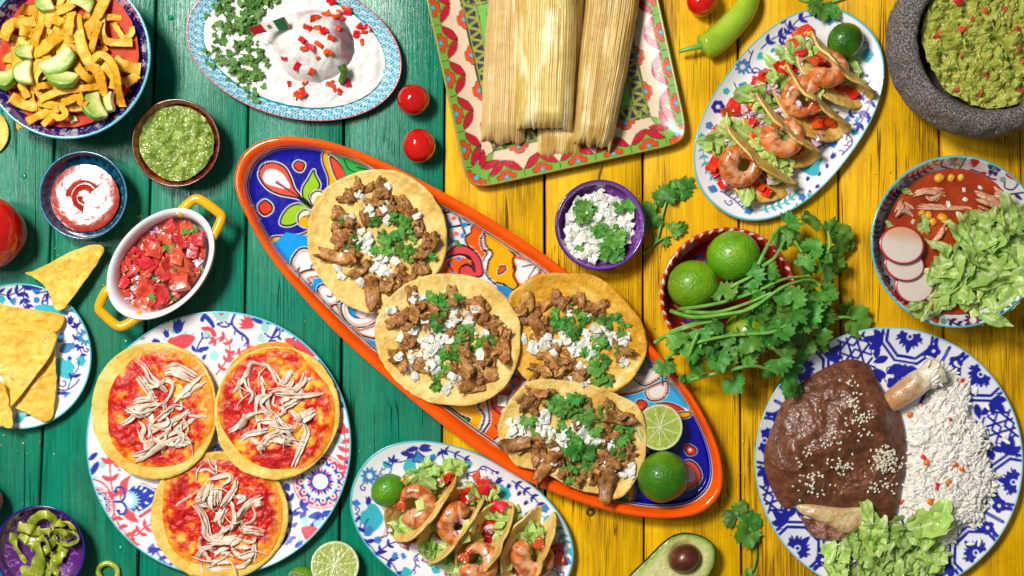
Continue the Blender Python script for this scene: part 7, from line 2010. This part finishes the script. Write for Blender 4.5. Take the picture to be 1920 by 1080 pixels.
# ------------------------------------------------------------------ red hominy soup
poz = thing('hominy_soup', W(1794, 453) * [1, 1, 0], 'red hominy soup with chicken, corn and a heap of chopped lettuce', 'soup')
M['pozole'] = noisy('chile_broth', [(.3, '#84200a'), (.55, '#aa3a0e'), (.8, '#c65c22')], .02, 4, .06, bump=.8, bscale=.03, coat=.7, coat_rough=.03, jitter=False)
zp = 62.0
hfield('broth', wobble(1794, 453, 138, 138, 4, .01), zp, lambda x, y, t: zp + .8 * fbm(x / 20, y / 20, 0, 7, 3), M['pozole'], poz, 40, 200)
FP = (1600, 270, 2.919)
M['broth_chicken'] = noisy('chicken_in_broth', [(.3, '#a8623a'), (.5, '#d29a78'), (.75, '#e8c8b0')], .05, 4, .35, bump=1.6, bscale=.15, vary=.12, sss=.25, sss_scale=4, coat=.3)
for pts, w in [([(230, 380), (270, 350), (320, 365)], 20), ([(330, 270), (400, 255), (500, 265)], 16), ([(350, 345), (480, 350), (650, 345)], 13), ([(670, 280), (750, 310), (830, 340)], 22), ([(770, 260), (810, 280), (850, 300)], 18), ([(680, 355), (740, 380), (800, 410)], 14), ([(440, 520), (480, 490), (520, 450)], 18), ([(270, 300), (260, 340), (240, 370)], 16), ([(400, 290), (440, 300), (480, 285)], 12)]:
    [ribbon('chicken_piece', np.array(crop(*FP, pts)) + rng.normal(0, 2.2, (len(pts), 2)) + np.array([0, (j - 1) * w * .3]), w * .5, M['broth_chicken'], poz, thick=.6, lift=-2.6, twist=.7, taper=True, jag=1.6) for j in range(3)]
M['corn'] = noisy('corn_kernel', [(.3, '#d8900e'), (.7, '#efb62e')], .06, 2, .25, bump=.4, bscale=.1, coat=.4, sss=.2, sss_scale=4)
CORN = [new_mesh('corn_kernel', lumps(k, (.9, .75, .55), 2.6, .14, 2, k + 3)[0], ICO[2][1], M['corn']) for k in range(3)]
for a, b, s_ in [(470, 185, 11), (535, 185, 9), (860, 312, 8), (490, 405, 12), (435, 425, 8), (590, 185, 8), (375, 380, 8), (410, 390, 8), (630, 375, 6), (660, 410, 7), (700, 430, 7)]:
    drop('corn_kernel', CORN, poz, 1600 + a / 2.919, 270 + b / 2.919, s_, 40, .4, .0)
for a, b in [(605, 252), (612, 303), (695, 240), (325, 425), (520, 330)]: drop('onion_piece', ONION, poz, 1600 + a / 2.919, 270 + b / 2.919, 4.5, 40, .3, .2)
lp = np.array(crop(*FP, [(560, 430), (640, 395), (760, 380), (850, 345), (960, 330), (1010, 500), (1000, 700), (930, 830), (830, 930), (720, 940), (580, 890), (470, 920), (430, 780), (400, 620), (500, 545)]))
cnt = 0
for q, (n_, s0, s1) in enumerate(((46, 17, 26), (40, 20, 30), (26, 22, 32))):
    k = 0
    while k < n_:
        c = np.array([[random.uniform(1735, 1925), random.uniform(385, 600)]])
        if math.hypot(c[0, 0] - 1796, c[0, 1] - 455) < 146 and Canvas.inside(c, lp * (1 - .06 * q) + lp.mean(0) * .06 * q)[0]:
            drop('lettuce_piece', LET, poz, c[0, 0], c[0, 1], random.uniform(s0, s1), 60, .65, .45, grow=.28, zmax=zp + 62); k += 1
for a, b, s_ in [(205, 450, 14), (290, 260, 10), (380, 440, 16), (360, 900, 20), (400, 920, 18), (770, 960, 24), (480, 880, 20), (330, 890, 14)]:
    drop('lettuce_piece', LET, poz, 1600 + a / 2.919, 270 + b / 2.919, s_, 97, .3, .3, zmax=zp + 50)
# radish slices
t = NT('radish'); p = t.pos('Object')
M['radish'] = t.done(t.mix(.4, t.attr(), t.ramp(t.noise(p, .10, 4), [(.3, .85), (.7, 1.0)]), 'MULTIPLY'), .25, t.bump(t.noise(p, .1, 3), .8, .5), coat=.4, sss=.25, sss_r=(1, .8, .8), sss_scale=5)
def radish(px, py, rx, ry, rot, z, tilt, label, tintf=None):
    n = 80; prof = [(0, 2.2), (.3, 2.2), (.6, 2.1), (.87, 1.9), (.92, 1.6), (.975, .8), (1, 0), (.97, -1.2), (.5, -1.6), (0, -1.6)]
    th = np.linspace(0, 2 * pi, n, endpoint=False)
    V = np.array([[rx * t * cos(a), ry * t * sin(a), z_] for t, z_ in prof for a in th]); T = np.repeat([t for t, _ in prof], n)
    up = np.repeat([z_ > -.5 for _, z_ in prof], n)
    col = mixc('#e2d4c6', '#b4103a', sstep(.87, .93, T)); d = fbm(V[:, 0] / 9, V[:, 1] / 9, 0, int(px), 3)
    col = col * (1 - .05 * np.abs(d))[:, None]
    if tintf is not None:
        k = tintf(V)[:, None]; col = col * (1 - k) + col * np.array([.92, .45, .16]) * k
    Rm = np.array(Euler((tilt[0], tilt[1], radians(rot))).to_matrix()); V = V @ Rm.T + W(px, py, z)
    tag(mk('radish_slice', V, grid_faces(len(prof), n, flip=True), M['radish'], col=col), label, 'radish', 'radish slices in the red soup'); stamp(V)
radish(1715, 535, 37, 33, 12, zp + 9, (-.06, .10), 'lowest of three radish slices in the red soup')
radish(1696, 497, 38, 30, -8, zp + 15, (-.10, .08), 'middle one of three overlapping radish slices in the red soup')
radish(1691, 459, 42, 36, -8, zp + 21, (-.10, .05), 'uppermost radish slice, stained orange by the red soup', lambda V: sstep(-4, 26, V[:, 1]) * .75)

# ------------------------------------------------------------------ chicken in mole sauce with rice
FM = (1400, 600, 2.25)
M['mole'] = noisy('mole_sauce', [(.25, '#4a2412'), (.5, '#6c3e26'), (.78, '#88583c')], .06, 5, .36, bump=1.6, bscale=.16, coat=.18, coat_rough=.14, jitter=False)
mole = thing('chicken_leg', W(1570, 840) * [1, 1, 0], 'chicken leg under dark brown mole sauce with sesame seeds', 'chicken')
MO = curve(crop(*FM, [(165, 330), (200, 290), (280, 230), (370, 185), (440, 165), (510, 180), (550, 220), (575, 270), (600, 310), (640, 350), (665, 400), (685, 480), (690, 560), (685, 650), (670, 720), (655, 800), (640, 850), (600, 858), (560, 840), (490, 812), (400, 815), (300, 800), (210, 792), (170, 810), (130, 770), (90, 690), (68, 620), (65, 560), (90, 480), (120, 410), (140, 360)]), True, 6)
def sk_col(x, y, z): return mixc('#d8b274', '#ead4a4', fbm(x / 16, y / 16, 0, 8, 3) * .6 + .5)
hfield('skin', curve(crop(*FM, [(210, 785), (260, 775), (400, 790), (520, 790), (515, 850), (470, 895), (420, 905), (380, 890), (320, 860), (240, 825)]), True, 6), 22, lambda x, y, t: 8 + 20 * np.sqrt(np.clip(1 - t ** 3, 0, 1)) + 1.6 * fbm(x / 12, y / 12, 0, 2, 3), M['wet_food'], mole, 30, 120, sk_col, base=5)
hfield('leg_meat', curve(crop(*FM, [(225, 830), (260, 840), (330, 855), (400, 885), (425, 915), (390, 935), (330, 932), (275, 915), (258, 885)]), True, 6), 16, lambda x, y, t: 8 + 14 * np.sqrt(np.clip(1 - t ** 3, 0, 1)) + 2 * fbm(x / 7, y / 7, 0, 3, 3), M['painted_food'], mole, 24, 100, lambda x, y, z: mixc('#7a4638', '#b98a74', fbm(x / 10, y / 10, 0, 4, 3) + .4), base=5)
def mole_h(x, y, t):
    c = W(1580, 830, 40); d = np.hypot((x - c[0]) / 100, (y - c[1]) / 95)
    ring = 3.5 * np.sin(d * 9 + 2 * fbm(x / 50, y / 50, 0, 3, 2)) * (d < 1.2)
    leg = 20 * np.exp(-(((x - W(1610, 770, 40)[0]) * .6 + (y - W(1610, 770, 40)[1]) * -.8) / 48) ** 2)
    cuff = 24 * np.exp(-((x - W(1652, 766, 40)[0]) ** 2 + (y - W(1652, 766, 40)[1]) ** 2) / 26.0 ** 2) * (1 - t ** 7)
    return 7 + cuff + (36 + leg * .8) * np.clip(1 - t ** 2.6, 0, 1) ** .62 + (ring + 2.2 * fbm(x / 30, y / 30, 0, 51, 4) + .8 * fbm(x / 6, y / 6, 0, 52, 2)) * (1 - t ** 8)
hfield('mole_sauce', MO, 30, mole_h, M['mole'], mole, 130, 380, base=4, tpow=.7)
bp = curve([W(1628, 788, 0), W(1655, 766, 11), W(1682, 745, 25), W(1714, 722, 34), W(1738, 706, 36), W(1752, 697, 35), W(1761, 691, 34)], False, 8)
br = np.interp(np.linspace(0, 1, len(bp)), [0, .3, .52, .66, .80, .93, .98, 1], [12, 21, 24, 20, 26, 29, 22, 8])
V, F = tube(bp, br, 26, flat=(1, .9)); sq = np.repeat(np.linspace(0, 1, len(bp)), 26); V = V + (3.0 * fbm(V[:, 0] / 13, V[:, 1] / 13, V[:, 2] / 13, 6, 4))[:, None] * np.array([.6, .6, 1])
bc = (1 + .12 * fbm(V[:, 0] / 7, V[:, 1] / 7, V[:, 2] / 7, 9, 3))[:, None] * mixc('#cf9a68', '#e6d6b8', sstep(.40, .62, sq + .08 * fbm(V[:, 0] / 12, V[:, 1] / 12, 0, 5))); kk = sstep(.93, 1, sq)[:, None]; bc = bc * (1 - kk) + np.array(lin('#9a7a68')) * kk
mk('drumstick_end', V, F, M['wet_food'], mole, col=bc); stamp(V)
def seeds(name, pts, zoff, L, w, mat, parent, flatz=.6, tilt=.4):
    """many small grains in one mesh"""
    B, BF = ICO[1]; Vs, Fs = [], []
    for i, (px, py) in enumerate(pts):
        p = W(px, py, 45.); z = rest(p[0], p[1], 4, 60) + zoff; p = W(px, py, z)
        k = random.uniform(.85, 1.15)
        v = B * np.array([L * k, w * k, w * flatz * k]); v = v @ np.array(Euler((random.uniform(-tilt, tilt), random.uniform(-tilt, tilt), random.uniform(0, 6.3))).to_matrix()).T
        Vs.append(v + np.array([p[0], p[1], z])); Fs.append(BF + i * len(B))
    ob = mk(name, np.concatenate(Vs), np.concatenate(Fs), mat, parent); ob['kind'] = 'stuff'
    return ob
M['sesame'] = noisy('sesame_seed', [(.3, '#d8ccae'), (.7, '#efe6cf')], .12, 2, .4, sss=.15, sss_scale=3)
sp = []
for cx, cy, sx, sy, n_ in [(590, 590, 55, 48, 120), (400, 470, 110, 90, 50), (400, 620, 40, 30, 30), (280, 680, 60, 60, 45), (450, 340, 40, 40, 22), (560, 700, 60, 40, 22), (450, 270, 40, 20, 8), (490, 410, 60, 20, 16), (250, 560, 70, 30, 10)]:
    for _ in range(n_): sp.append((1400 + random.gauss(cx, sx * .6) / 2.25, 600 + random.gauss(cy, sy * .6) / 2.25))
sp = [q for q in sp if Canvas.inside(np.array([q]), (MO - MO.mean(0)) * .93 + MO.mean(0))[0]]
seeds('sesame_seeds', sp, 1.0, 3.5, 2.2, M['sesame'], mole)
rice = thing('rice', W(1770, 860) * [1, 1, 0], 'heap of white rice with carrot bits beside the mole chicken', 'rice')
RO = curve(crop(*FM, [(800, 195), (870, 215), (940, 290), (930, 390), (1000, 440), (1025, 520), (1010, 590), (1055, 650), (1045, 720), (1000, 780), (985, 850), (900, 880), (860, 950), (780, 960), (700, 870), (655, 800), (675, 700), (690, 560), (680, 450), (700, 380), (760, 330)]), True, 6)
t = NT('cooked_rice'); p = t.pos('World')
M['rice'] = t.done(t.ramp(t.noise(p, .05, 3), [(.3, '#ebe4d4'), (.7, '#f7f4ec')]), .28, None, coat=.2, sss=.15, sss_r=(1, .95, .85), sss_scale=4)
hfield('rice_bed', (RO - RO.mean(0)) * .93 + RO.mean(0), 18, lambda x, y, t: 8 + 26 * np.sqrt(np.clip(1 - t ** 2.6, 0, 1)) + 5 * fbm(x / 26, y / 26, 0, 71, 3) * (1 - t ** 4), M['rice'], rice, 40, 140)
rp = []
while len(rp) < 1250:
    q = np.array([[random.uniform(1690, 1885), random.uniform(675, 1040)]])
    if Canvas.inside(q, RO)[0]: rp.append(tuple(q[0]))
for q in [(1885, 826), (1882, 824), (1820, 1020), (1836, 1018), (1850, 760), (1830, 735), (1795, 685), (1745, 672), (1742, 680)]: rp.append(q)
B, BF = ICO[2]; Vs, Fs = [], []      # long-grain rice
for i, (px, py) in enumerate(rp):
    pp = W(px, py, 30.); z = rest(pp[0], pp[1], 4, 55) + random.uniform(-1.0, 3.0); pp = W(px, py, z)
    v = B * np.array([random.uniform(8.5, 13), random.uniform(3.0, 4.0), 3.1]); v[:, 2] += .02 * v[:, 0] ** 2 * random.uniform(-.6, .6)
    v = v @ np.array(Euler((random.uniform(-.3, .3), random.uniform(-.55, .55), random.gauss(.9, 1.1))).to_matrix()).T
    Vs.append(v + pp); Fs.append(BF + i * len(B))
o = mk('rice_grains', np.concatenate(Vs), np.concatenate(Fs), M['rice'], rice); o['kind'] = 'stuff'
stamp(np.concatenate(Vs)[::7])
M['carrot'] = noisy('carrot', [(.3, '#d85e0c'), (.7, '#ee8624')], .08, 2, .3, coat=.3, sss=.2, sss_scale=3)
CAR = [new_mesh('carrot_piece', lumps(k, (.9, .8, .6), 4, .12, 2, k)[0], ICO[2][1], M['carrot']) for k in range(3)]
for a, b in [(880, 610), (912, 627), (775, 765), (850, 690), (690, 400), (690, 870), (715, 830), (760, 600)]: drop('carrot_piece', CAR, rice, 1400 + a / 2.25, 600 + b / 2.25, 7.5, 70, .4, .2)
for a, b in [(850, 420), (748, 580), (805, 702), (910, 262), (735, 360), (660, 770)]: drop('pepper_piece', PEPD, rice, 1400 + a / 2.25, 600 + b / 2.25, 6, 70, .4, .2)
lett = thing('lettuce', W(1640, 1030) * [1, 1, 0], 'pile of chopped lettuce at the lower edge of the mole plate', 'lettuce')
for x0, y0_, x1, y1_, n_, s0, s1, zm in [(330, 920, 700, 1110, 40, 17, 26, 40), (480, 850, 790, 1060, 30, 20, 30, 56), (500, 880, 700, 1080, 16, 22, 32, 64)]:
    for _ in range(n_): drop('lettuce_piece', LET, lett, 1400 + random.uniform(x0, x1) / 2.25, 600 + random.uniform(y0_, y1_) / 2.25, random.uniform(s0, s1), 60, .7, .4, grow=.3, zmax=zm)
for a, b, s_ in [(500, 790, 20), (520, 830, 24), (780, 860, 34), (820, 830, 26), (760, 910, 28), (545, 860, 22), (790, 990, 22), (800, 1020, 18), (740, 850, 26)]:
    drop('lettuce_piece', LET, lett, 1400 + a / 2.25, 600 + b / 2.25, s_, 70, .4, .5, grow=.3, zmax=66)
# ------------------------------------------------------------------ limes and cilantro in the red bowl
FL = (1200, 380, 2.842)
sphere_obj('lime', 1299, 534, 46, M['lime_skin'], squash=(1, .97, .95), seed=51, label='yellow green lime at left in the red bowl', cat='lime', z=48, rot=(2.6, .3, .3), tint=lime_tint(7, '#ffff90', '#fff088'))
sphere_obj('lime', 1375, 480, 48, M['lime_skin'], squash=(1, .95, .95), seed=52, label='green lime with its stem scar up, at back in the red bowl', cat='lime', z=46, rot=(-.75, .0, .2), nub=.05, tint=lime_tint(9, '#e0f480', '#fff890'))
sphere_obj('lime', 1402, 625, 44, M['lime_skin'], squash=(1, .97, .95), seed=53, label='lime almost hidden beneath the cilantro in the red bowl', cat='lime', z=30, rot=(1, 0, 0), tint=lime_tint(3, '#fff2a0', '#ffe080'))
bunch = thing('cilantro_bunch', W(1390, 590) * [1, 1, 0], 'bunch of fresh cilantro with long stems spilling over the red bowl', 'cilantro')
def bunch_z(px, py):
    """height of the bunch: on the bowl, drooping to the table outside it"""
    d = math.hypot(px - 1365, py - 554)
    return float(np.interp(d, [0, 100, 130, 175, 230, 280], [104, 112, 100, 66, 34, 14]))
def stem(parent, pts, r0=4.0, r1=2.6, zf=None, dz=0.0):
    p = resample(curve(pts, False, 8), n=26)
    z = np.array([zf(a, b) + dz for a, b in p])
    P = np.array([W(a, b, c) for (a, b), c in zip(p, z)])
    V, F = tube(P, np.linspace(r0, r1, 26), 8); mk('stem', V, F, M['stem'], parent)
random.seed(77)
for pts, dz in [([(200, 570), (400, 540), (600, 480), (760, 410), (900, 390)], 16), ([(160, 575), (280, 610), (450, 595), (600, 560), (760, 450), (900, 410), (960, 440)], 22), ([(230, 580), (400, 585), (560, 540), (700, 480)], 20), ([(210, 600), (400, 612), (540, 580), (680, 500)], 14), ([(160, 690), (300, 640), (450, 610)], 6), ([(80, 745), (160, 700), (300, 650), (400, 630)], 10),
                ([(140, 830), (250, 760), (470, 710), (640, 700)], 12), ([(255, 830), (280, 760), (310, 690)], 20), ([(630, 330), (680, 230), (740, 140), (800, 120)], 14), ([(650, 340), (720, 290), (770, 200)], 10), ([(740, 140), (810, 190), (860, 260)], 10), ([(480, 890), (600, 870), (690, 890), (760, 920)], 14), ([(270, 945), (400, 910), (480, 890)], 6), ([(985, 300), (1010, 220), (1000, 150)], 24), ([(860, 520), (940, 520), (990, 560)], 24), ([(480, 450), (560, 410), (600, 390)], 20), ([(560, 700), (700, 690), (800, 640)], 16), ([(1020, 620), (1090, 610), (1140, 620)], 2), ([(690, 760), (740, 800), (800, 850)], 8)]:
    stem(bunch, crop(*FL, pts), 3.8, 2.4, bunch_z, dz)
BL = [(800, 110, 25), (760, 190, 20), (940, 105, 18), (1020, 130, 20), (1080, 170, 22), (1060, 230, 25), (960, 260, 27), (920, 240, 22), (1040, 310, 21), (880, 320, 21), (980, 360, 24), (600, 390, 25), (700, 370, 19), (450, 480, 27), (620, 470, 16), (690, 540, 20), (820, 500, 24), (900, 430, 15), (960, 520, 22), (1000, 480, 22), (740, 600, 30), (830, 580, 26), (900, 580, 26), (640, 600, 19), (530, 650, 25), (590, 650, 17), (660, 710, 28), (310, 690, 26), (230, 740, 21), (400, 660, 19), (280, 790, 23), (180, 740, 19), (130, 870, 22), (250, 930, 19), (300, 870, 21), (420, 840, 24), (390, 790, 19), (470, 820, 20), (500, 960, 25), (740, 850, 26), (800, 940, 27), (860, 830, 22), (960, 710, 23), (900, 760, 18), (1150, 630, 32), (820, 900, 20), (780, 780, 20), (960, 650, 22), (1000, 600, 20), (720, 720, 22), (520, 760, 23), (680, 440, 15), (1000, 430, 16), (840, 680, 24), (600, 740, 22), (460, 720, 20), (760, 500, 20), (880, 640, 24), (560, 470, 16), (700, 900, 18), (350, 740, 20), (760, 680, 22), (920, 500, 18), (940, 590, 22), (640, 520, 18), (580, 820, 18)]
for i, (a, b, s_) in enumerate(BL):
    x, y = 1200 + a / 2.842, 380 + b / 2.842
    z = bunch_z(x, y) + random.uniform(-8, 22)
    dirn = math.atan2(-(y - 570), x - 1340) + random.uniform(-.8, .8)
    put('cilantro_leaf', random.choice(CILF if i % 3 else CIL), bunch, W(x - 6 * cos(dirn), y + 6 * sin(dirn), z), (random.uniform(-.6, .6), random.uniform(-.6, .6), dirn), s_ / 20 * 1.35)
for i in range(46):       # deeper leaves that fill the bunch
    a, b, s_ = BL[(i * 7) % len(BL)]
    x, y = 1200 + a / 2.842 + random.uniform(-14, 14), 380 + b / 2.842 + random.uniform(-14, 14)
    if math.hypot(x - 1299, y - 534) < 50 or math.hypot(x - 1375, y - 480) < 52 or x < 1270: continue
    put('cilantro_leaf', random.choice(CIL), bunch, W(x, y, max(8, bunch_z(x, y) - random.uniform(14, 30))), (random.uniform(-.7, .7), random.uniform(-.7, .7), random.uniform(0, 6.3)), s_ / 20 * 1.2)

# ------------------------------------------------------------------ onion bowl and loose sprigs
on = thing('chopped_onion', W(1125, 422) * [1, 1, 0], 'chopped white onion topped with cilantro leaves in the purple bowl', 'onion')
hfield('onion_bed', wobble(1122, 424, 62, 62, 3, .03), 36, lambda x, y, t: 34 + 4 * fbm(x / 12, y / 12, 0, 3, 3), M['onion'], on, 20, 80)
for k in range(160):
    a, r = random.uniform(0, 2 * pi), 66 * math.sqrt(random.random())
    drop('onion_piece', ONION, on, 1120 + r * cos(a), 424 + r * sin(a), random.uniform(5.8, 9), 50, .6, .3, grow=.45, zmax=58)
FO = (1030, 330, 5.683)
for a, b, s_, f in [(340, 370, 27, 1), (290, 440, 22, 0), (390, 420, 18, 0), (440, 350, 16, 0), (720, 340, 19, 1), (830, 340, 20, 1), (540, 500, 25, 0), (520, 580, 20, 0), (600, 640, 26, 0), (690, 680, 24, 1), (650, 740, 22, 0), (770, 630, 15, 0), (700, 800, 27, 1), (740, 830, 20, 0), (620, 850, 18, 0), (310, 790, 13, 0), (680, 560, 16, 0), (480, 600, 16, 0)]:
    drop('cilantro_leaf', CILF if f else CIL, on, 1030 + a / 5.683, 330 + b / 5.683, s_, 80, .45, .35, grow=.25)
def flat_z(z): return lambda a, b: z
def sprig(label, fr, stems, leaves, z=7.0):
    c = np.mean(crop(*fr, [s_[:2] for s_ in leaves]), 0)
    r = thing('cilantro_sprig', W(*c) * [1, 1, 0], label, 'cilantro')
    for s_ in stems: stem(r, crop(*fr, s_), 2.6, 1.7, lambda a, b: rest(*W(a, b)[:2], 4, 80) + z * .6)
    for a, b, s_, h, f in leaves:
        (x, y), = crop(*fr, [(a, b)])
        zz = rest(*W(x, y)[:2], 10, 80) + z
        put('cilantro_leaf', random.choice(CILF if f else CIL), r, W(x - 7 * cos(radians(h)), y + 7 * sin(radians(h)), zz), (random.uniform(-.35, .35), random.uniform(-.35, .35), radians(h)), s_ / 20)
sprig('cilantro sprig lying between the onion bowl and the red bowl', FO, [[(1000, 830), (1130, 715), (1180, 550), (1210, 400), (1250, 250)], [(1130, 715), (1200, 670), (1290, 640)], [(1130, 690), (1110, 600), (1080, 480)]],
      [(1230, 210, 32, 100, 1), (1300, 110, 20, 80, 0), (1380, 80, 20, 70, 0), (1480, 70, 22, 45, 0), (1450, 170, 24, -20, 0), (1050, 350, 24, 110, 1), (1090, 500, 30, 110, 0), (1330, 570, 24, 30, 0), (1420, 540, 18, 10, 0), (1260, 700, 14, -30, 0), (1350, 180, 18, 20, 0)])
sprig('cilantro sprig on the boards between avocado and mole plate', (1170, 930, 6.857), [[(1440, 250), (1640, 450), (1690, 620), (1700, 800), (1650, 980), (1600, 1060)]],
      [(1400, 260, 32, 150, 0), (1500, 150, 24, 60, 0), (1640, 320, 32, 60, 1), (1560, 500, 34, 200, 1), (1680, 540, 20, -60, 0), (1600, 1030, 24, 100, 0)])
sprig('cilantro sprig at top edge above the upper oval plate', (1260, 0, 2.57), [[(610, -6), (680, 14), (760, 12), (840, -12)]], [(730, 45, 32, -100, 1), (690, 38, 24, -130, 0), (770, 55, 22, -60, 0), (700, -5, 18, 60, 0), (800, 75, 14, -40, 0)])

# ------------------------------------------------------------------ avocado half
av = thing('avocado_half', W(1262, 1060) * [1, 1, 0], 'halved avocado with its brown stone at the bottom edge', 'avocado')
AO = curve(crop(1170, 930, 6.857, [(60, 1060), (300, 820), (520, 600), (690, 503), (860, 492), (1040, 545), (1150, 640), (1178, 790), (1140, 940), (1050, 1080), (880, 1200), (640, 1300), (380, 1340), (160, 1320), (40, 1220)]), True, 6)
pc = W(1283, 1047, 38)
def av_h(x, y, t):
    d = np.hypot(x - pc[0], y - pc[1]); return 38 - 10 * np.exp(-(d / 27) ** 6) - 2.5 * t ** 12 + .5 * fbm(x / 9, y / 9, 0, 2, 2)
def av_col(x, y, z):
    o = W2(resample(AO, n=160, closed=True), 38); P = np.stack([x, y], 1); d = Canvas.segdist(P, o, True)
    c = mixc('#7fa23c', '#bfcb72', sstep(2, 9, d)); k = sstep(8, 20, d)[:, None]; c = c * (1 - k) + np.array(lin('#dcdc98')) * k
    r = np.hypot(x - pc[0], y - pc[1]); k = (sstep(42, 30, r) * .5)[:, None]; c = c * (1 - k) + np.array(lin('#c9b356')) * k
    k = sstep(1.6, .4, d)[:, None]; return c * (1 - k) + np.array(lin('#3c4c1a')) * k
hfield('flesh', AO, 38, av_h, M['painted_food'], av, 60, 260, av_col)
M['avocado_skin'] = noisy('avocado_skin', [(.3, '#1c2410'), (.7, '#3c4a1c')], .08, 4, .5, bump=2.5, bscale=.12)
o2 = W2(resample(AO, n=120, closed=True), 38); c2 = o2.mean(0); rows = []
for k, (tt_, zz) in enumerate([(1.0, 37.5), (1.018, 36), (1.01, 26), (.93, 12), (.75, 3), (.4, 0), (0, 0)]): rows.append(np.concatenate([c2 + (o2 - c2) * tt_, np.full((120, 1), zz)], 1))
mk('skin', np.concatenate(rows), grid_faces(7, 120), M['avocado_skin'], av)
M['stone_pit'] = noisy('avocado_stone', [(.3, '#3c1a0c'), (.6, '#5e2e18'), (.8, '#7c4a30')], .05, 4, .3, bump=.8, bscale=.1, coat=.2, coat_rough=.2)
V, F = ICO[4]; V = V * np.array([31, 25, 27]); V[:, 1] *= 1 - .22 * np.clip(-V[:, 0] / 31, 0, 1) ** 2; V = V @ np.array(Euler((0, 0, radians(32))).to_matrix()).T; mk('stone', V + pc + np.array([0, 0, 2]), F, M['stone_pit'], av)

# ------------------------------------------------------------------ crumbs and salt that fell on the boards
pts = []
for cx, cy, sx, sy, n_ in [(150, 500, 70, 60, 26), (60, 830, 50, 30, 14), (250, 410, 40, 30, 8), (560, 620, 30, 60, 8), (1290, 370, 60, 30, 10), (1230, 560, 20, 60, 6), (1390, 900, 20, 90, 12), (1130, 960, 90, 30, 10), (1720, 300, 60, 15, 8), (700, 850, 60, 20, 6)]:
    pts += [(random.gauss(cx, sx), random.gauss(cy, sy)) for _ in range(n_)]
pts = [q for q in pts if rest(*W(*q)[:2], 6, 100) < 4]
Vs, Fs = [], []
B, BF = ICO[1]
for i, (px, py) in enumerate(pts):
    v = B * rng.uniform(.7, 2.4, 3) * (1 + .25 * rng.normal(0, 1, (len(B), 1))); p = W(px, py, 1.0); p[2] = .6
    Vs.append(v + p); Fs.append(BF + i * len(B))
o = mk('crumbs', np.concatenate(Vs), np.concatenate(Fs), M['chip']); tag(o, 'small corn crumbs scattered on the painted boards', 'crumbs', kind='stuff')
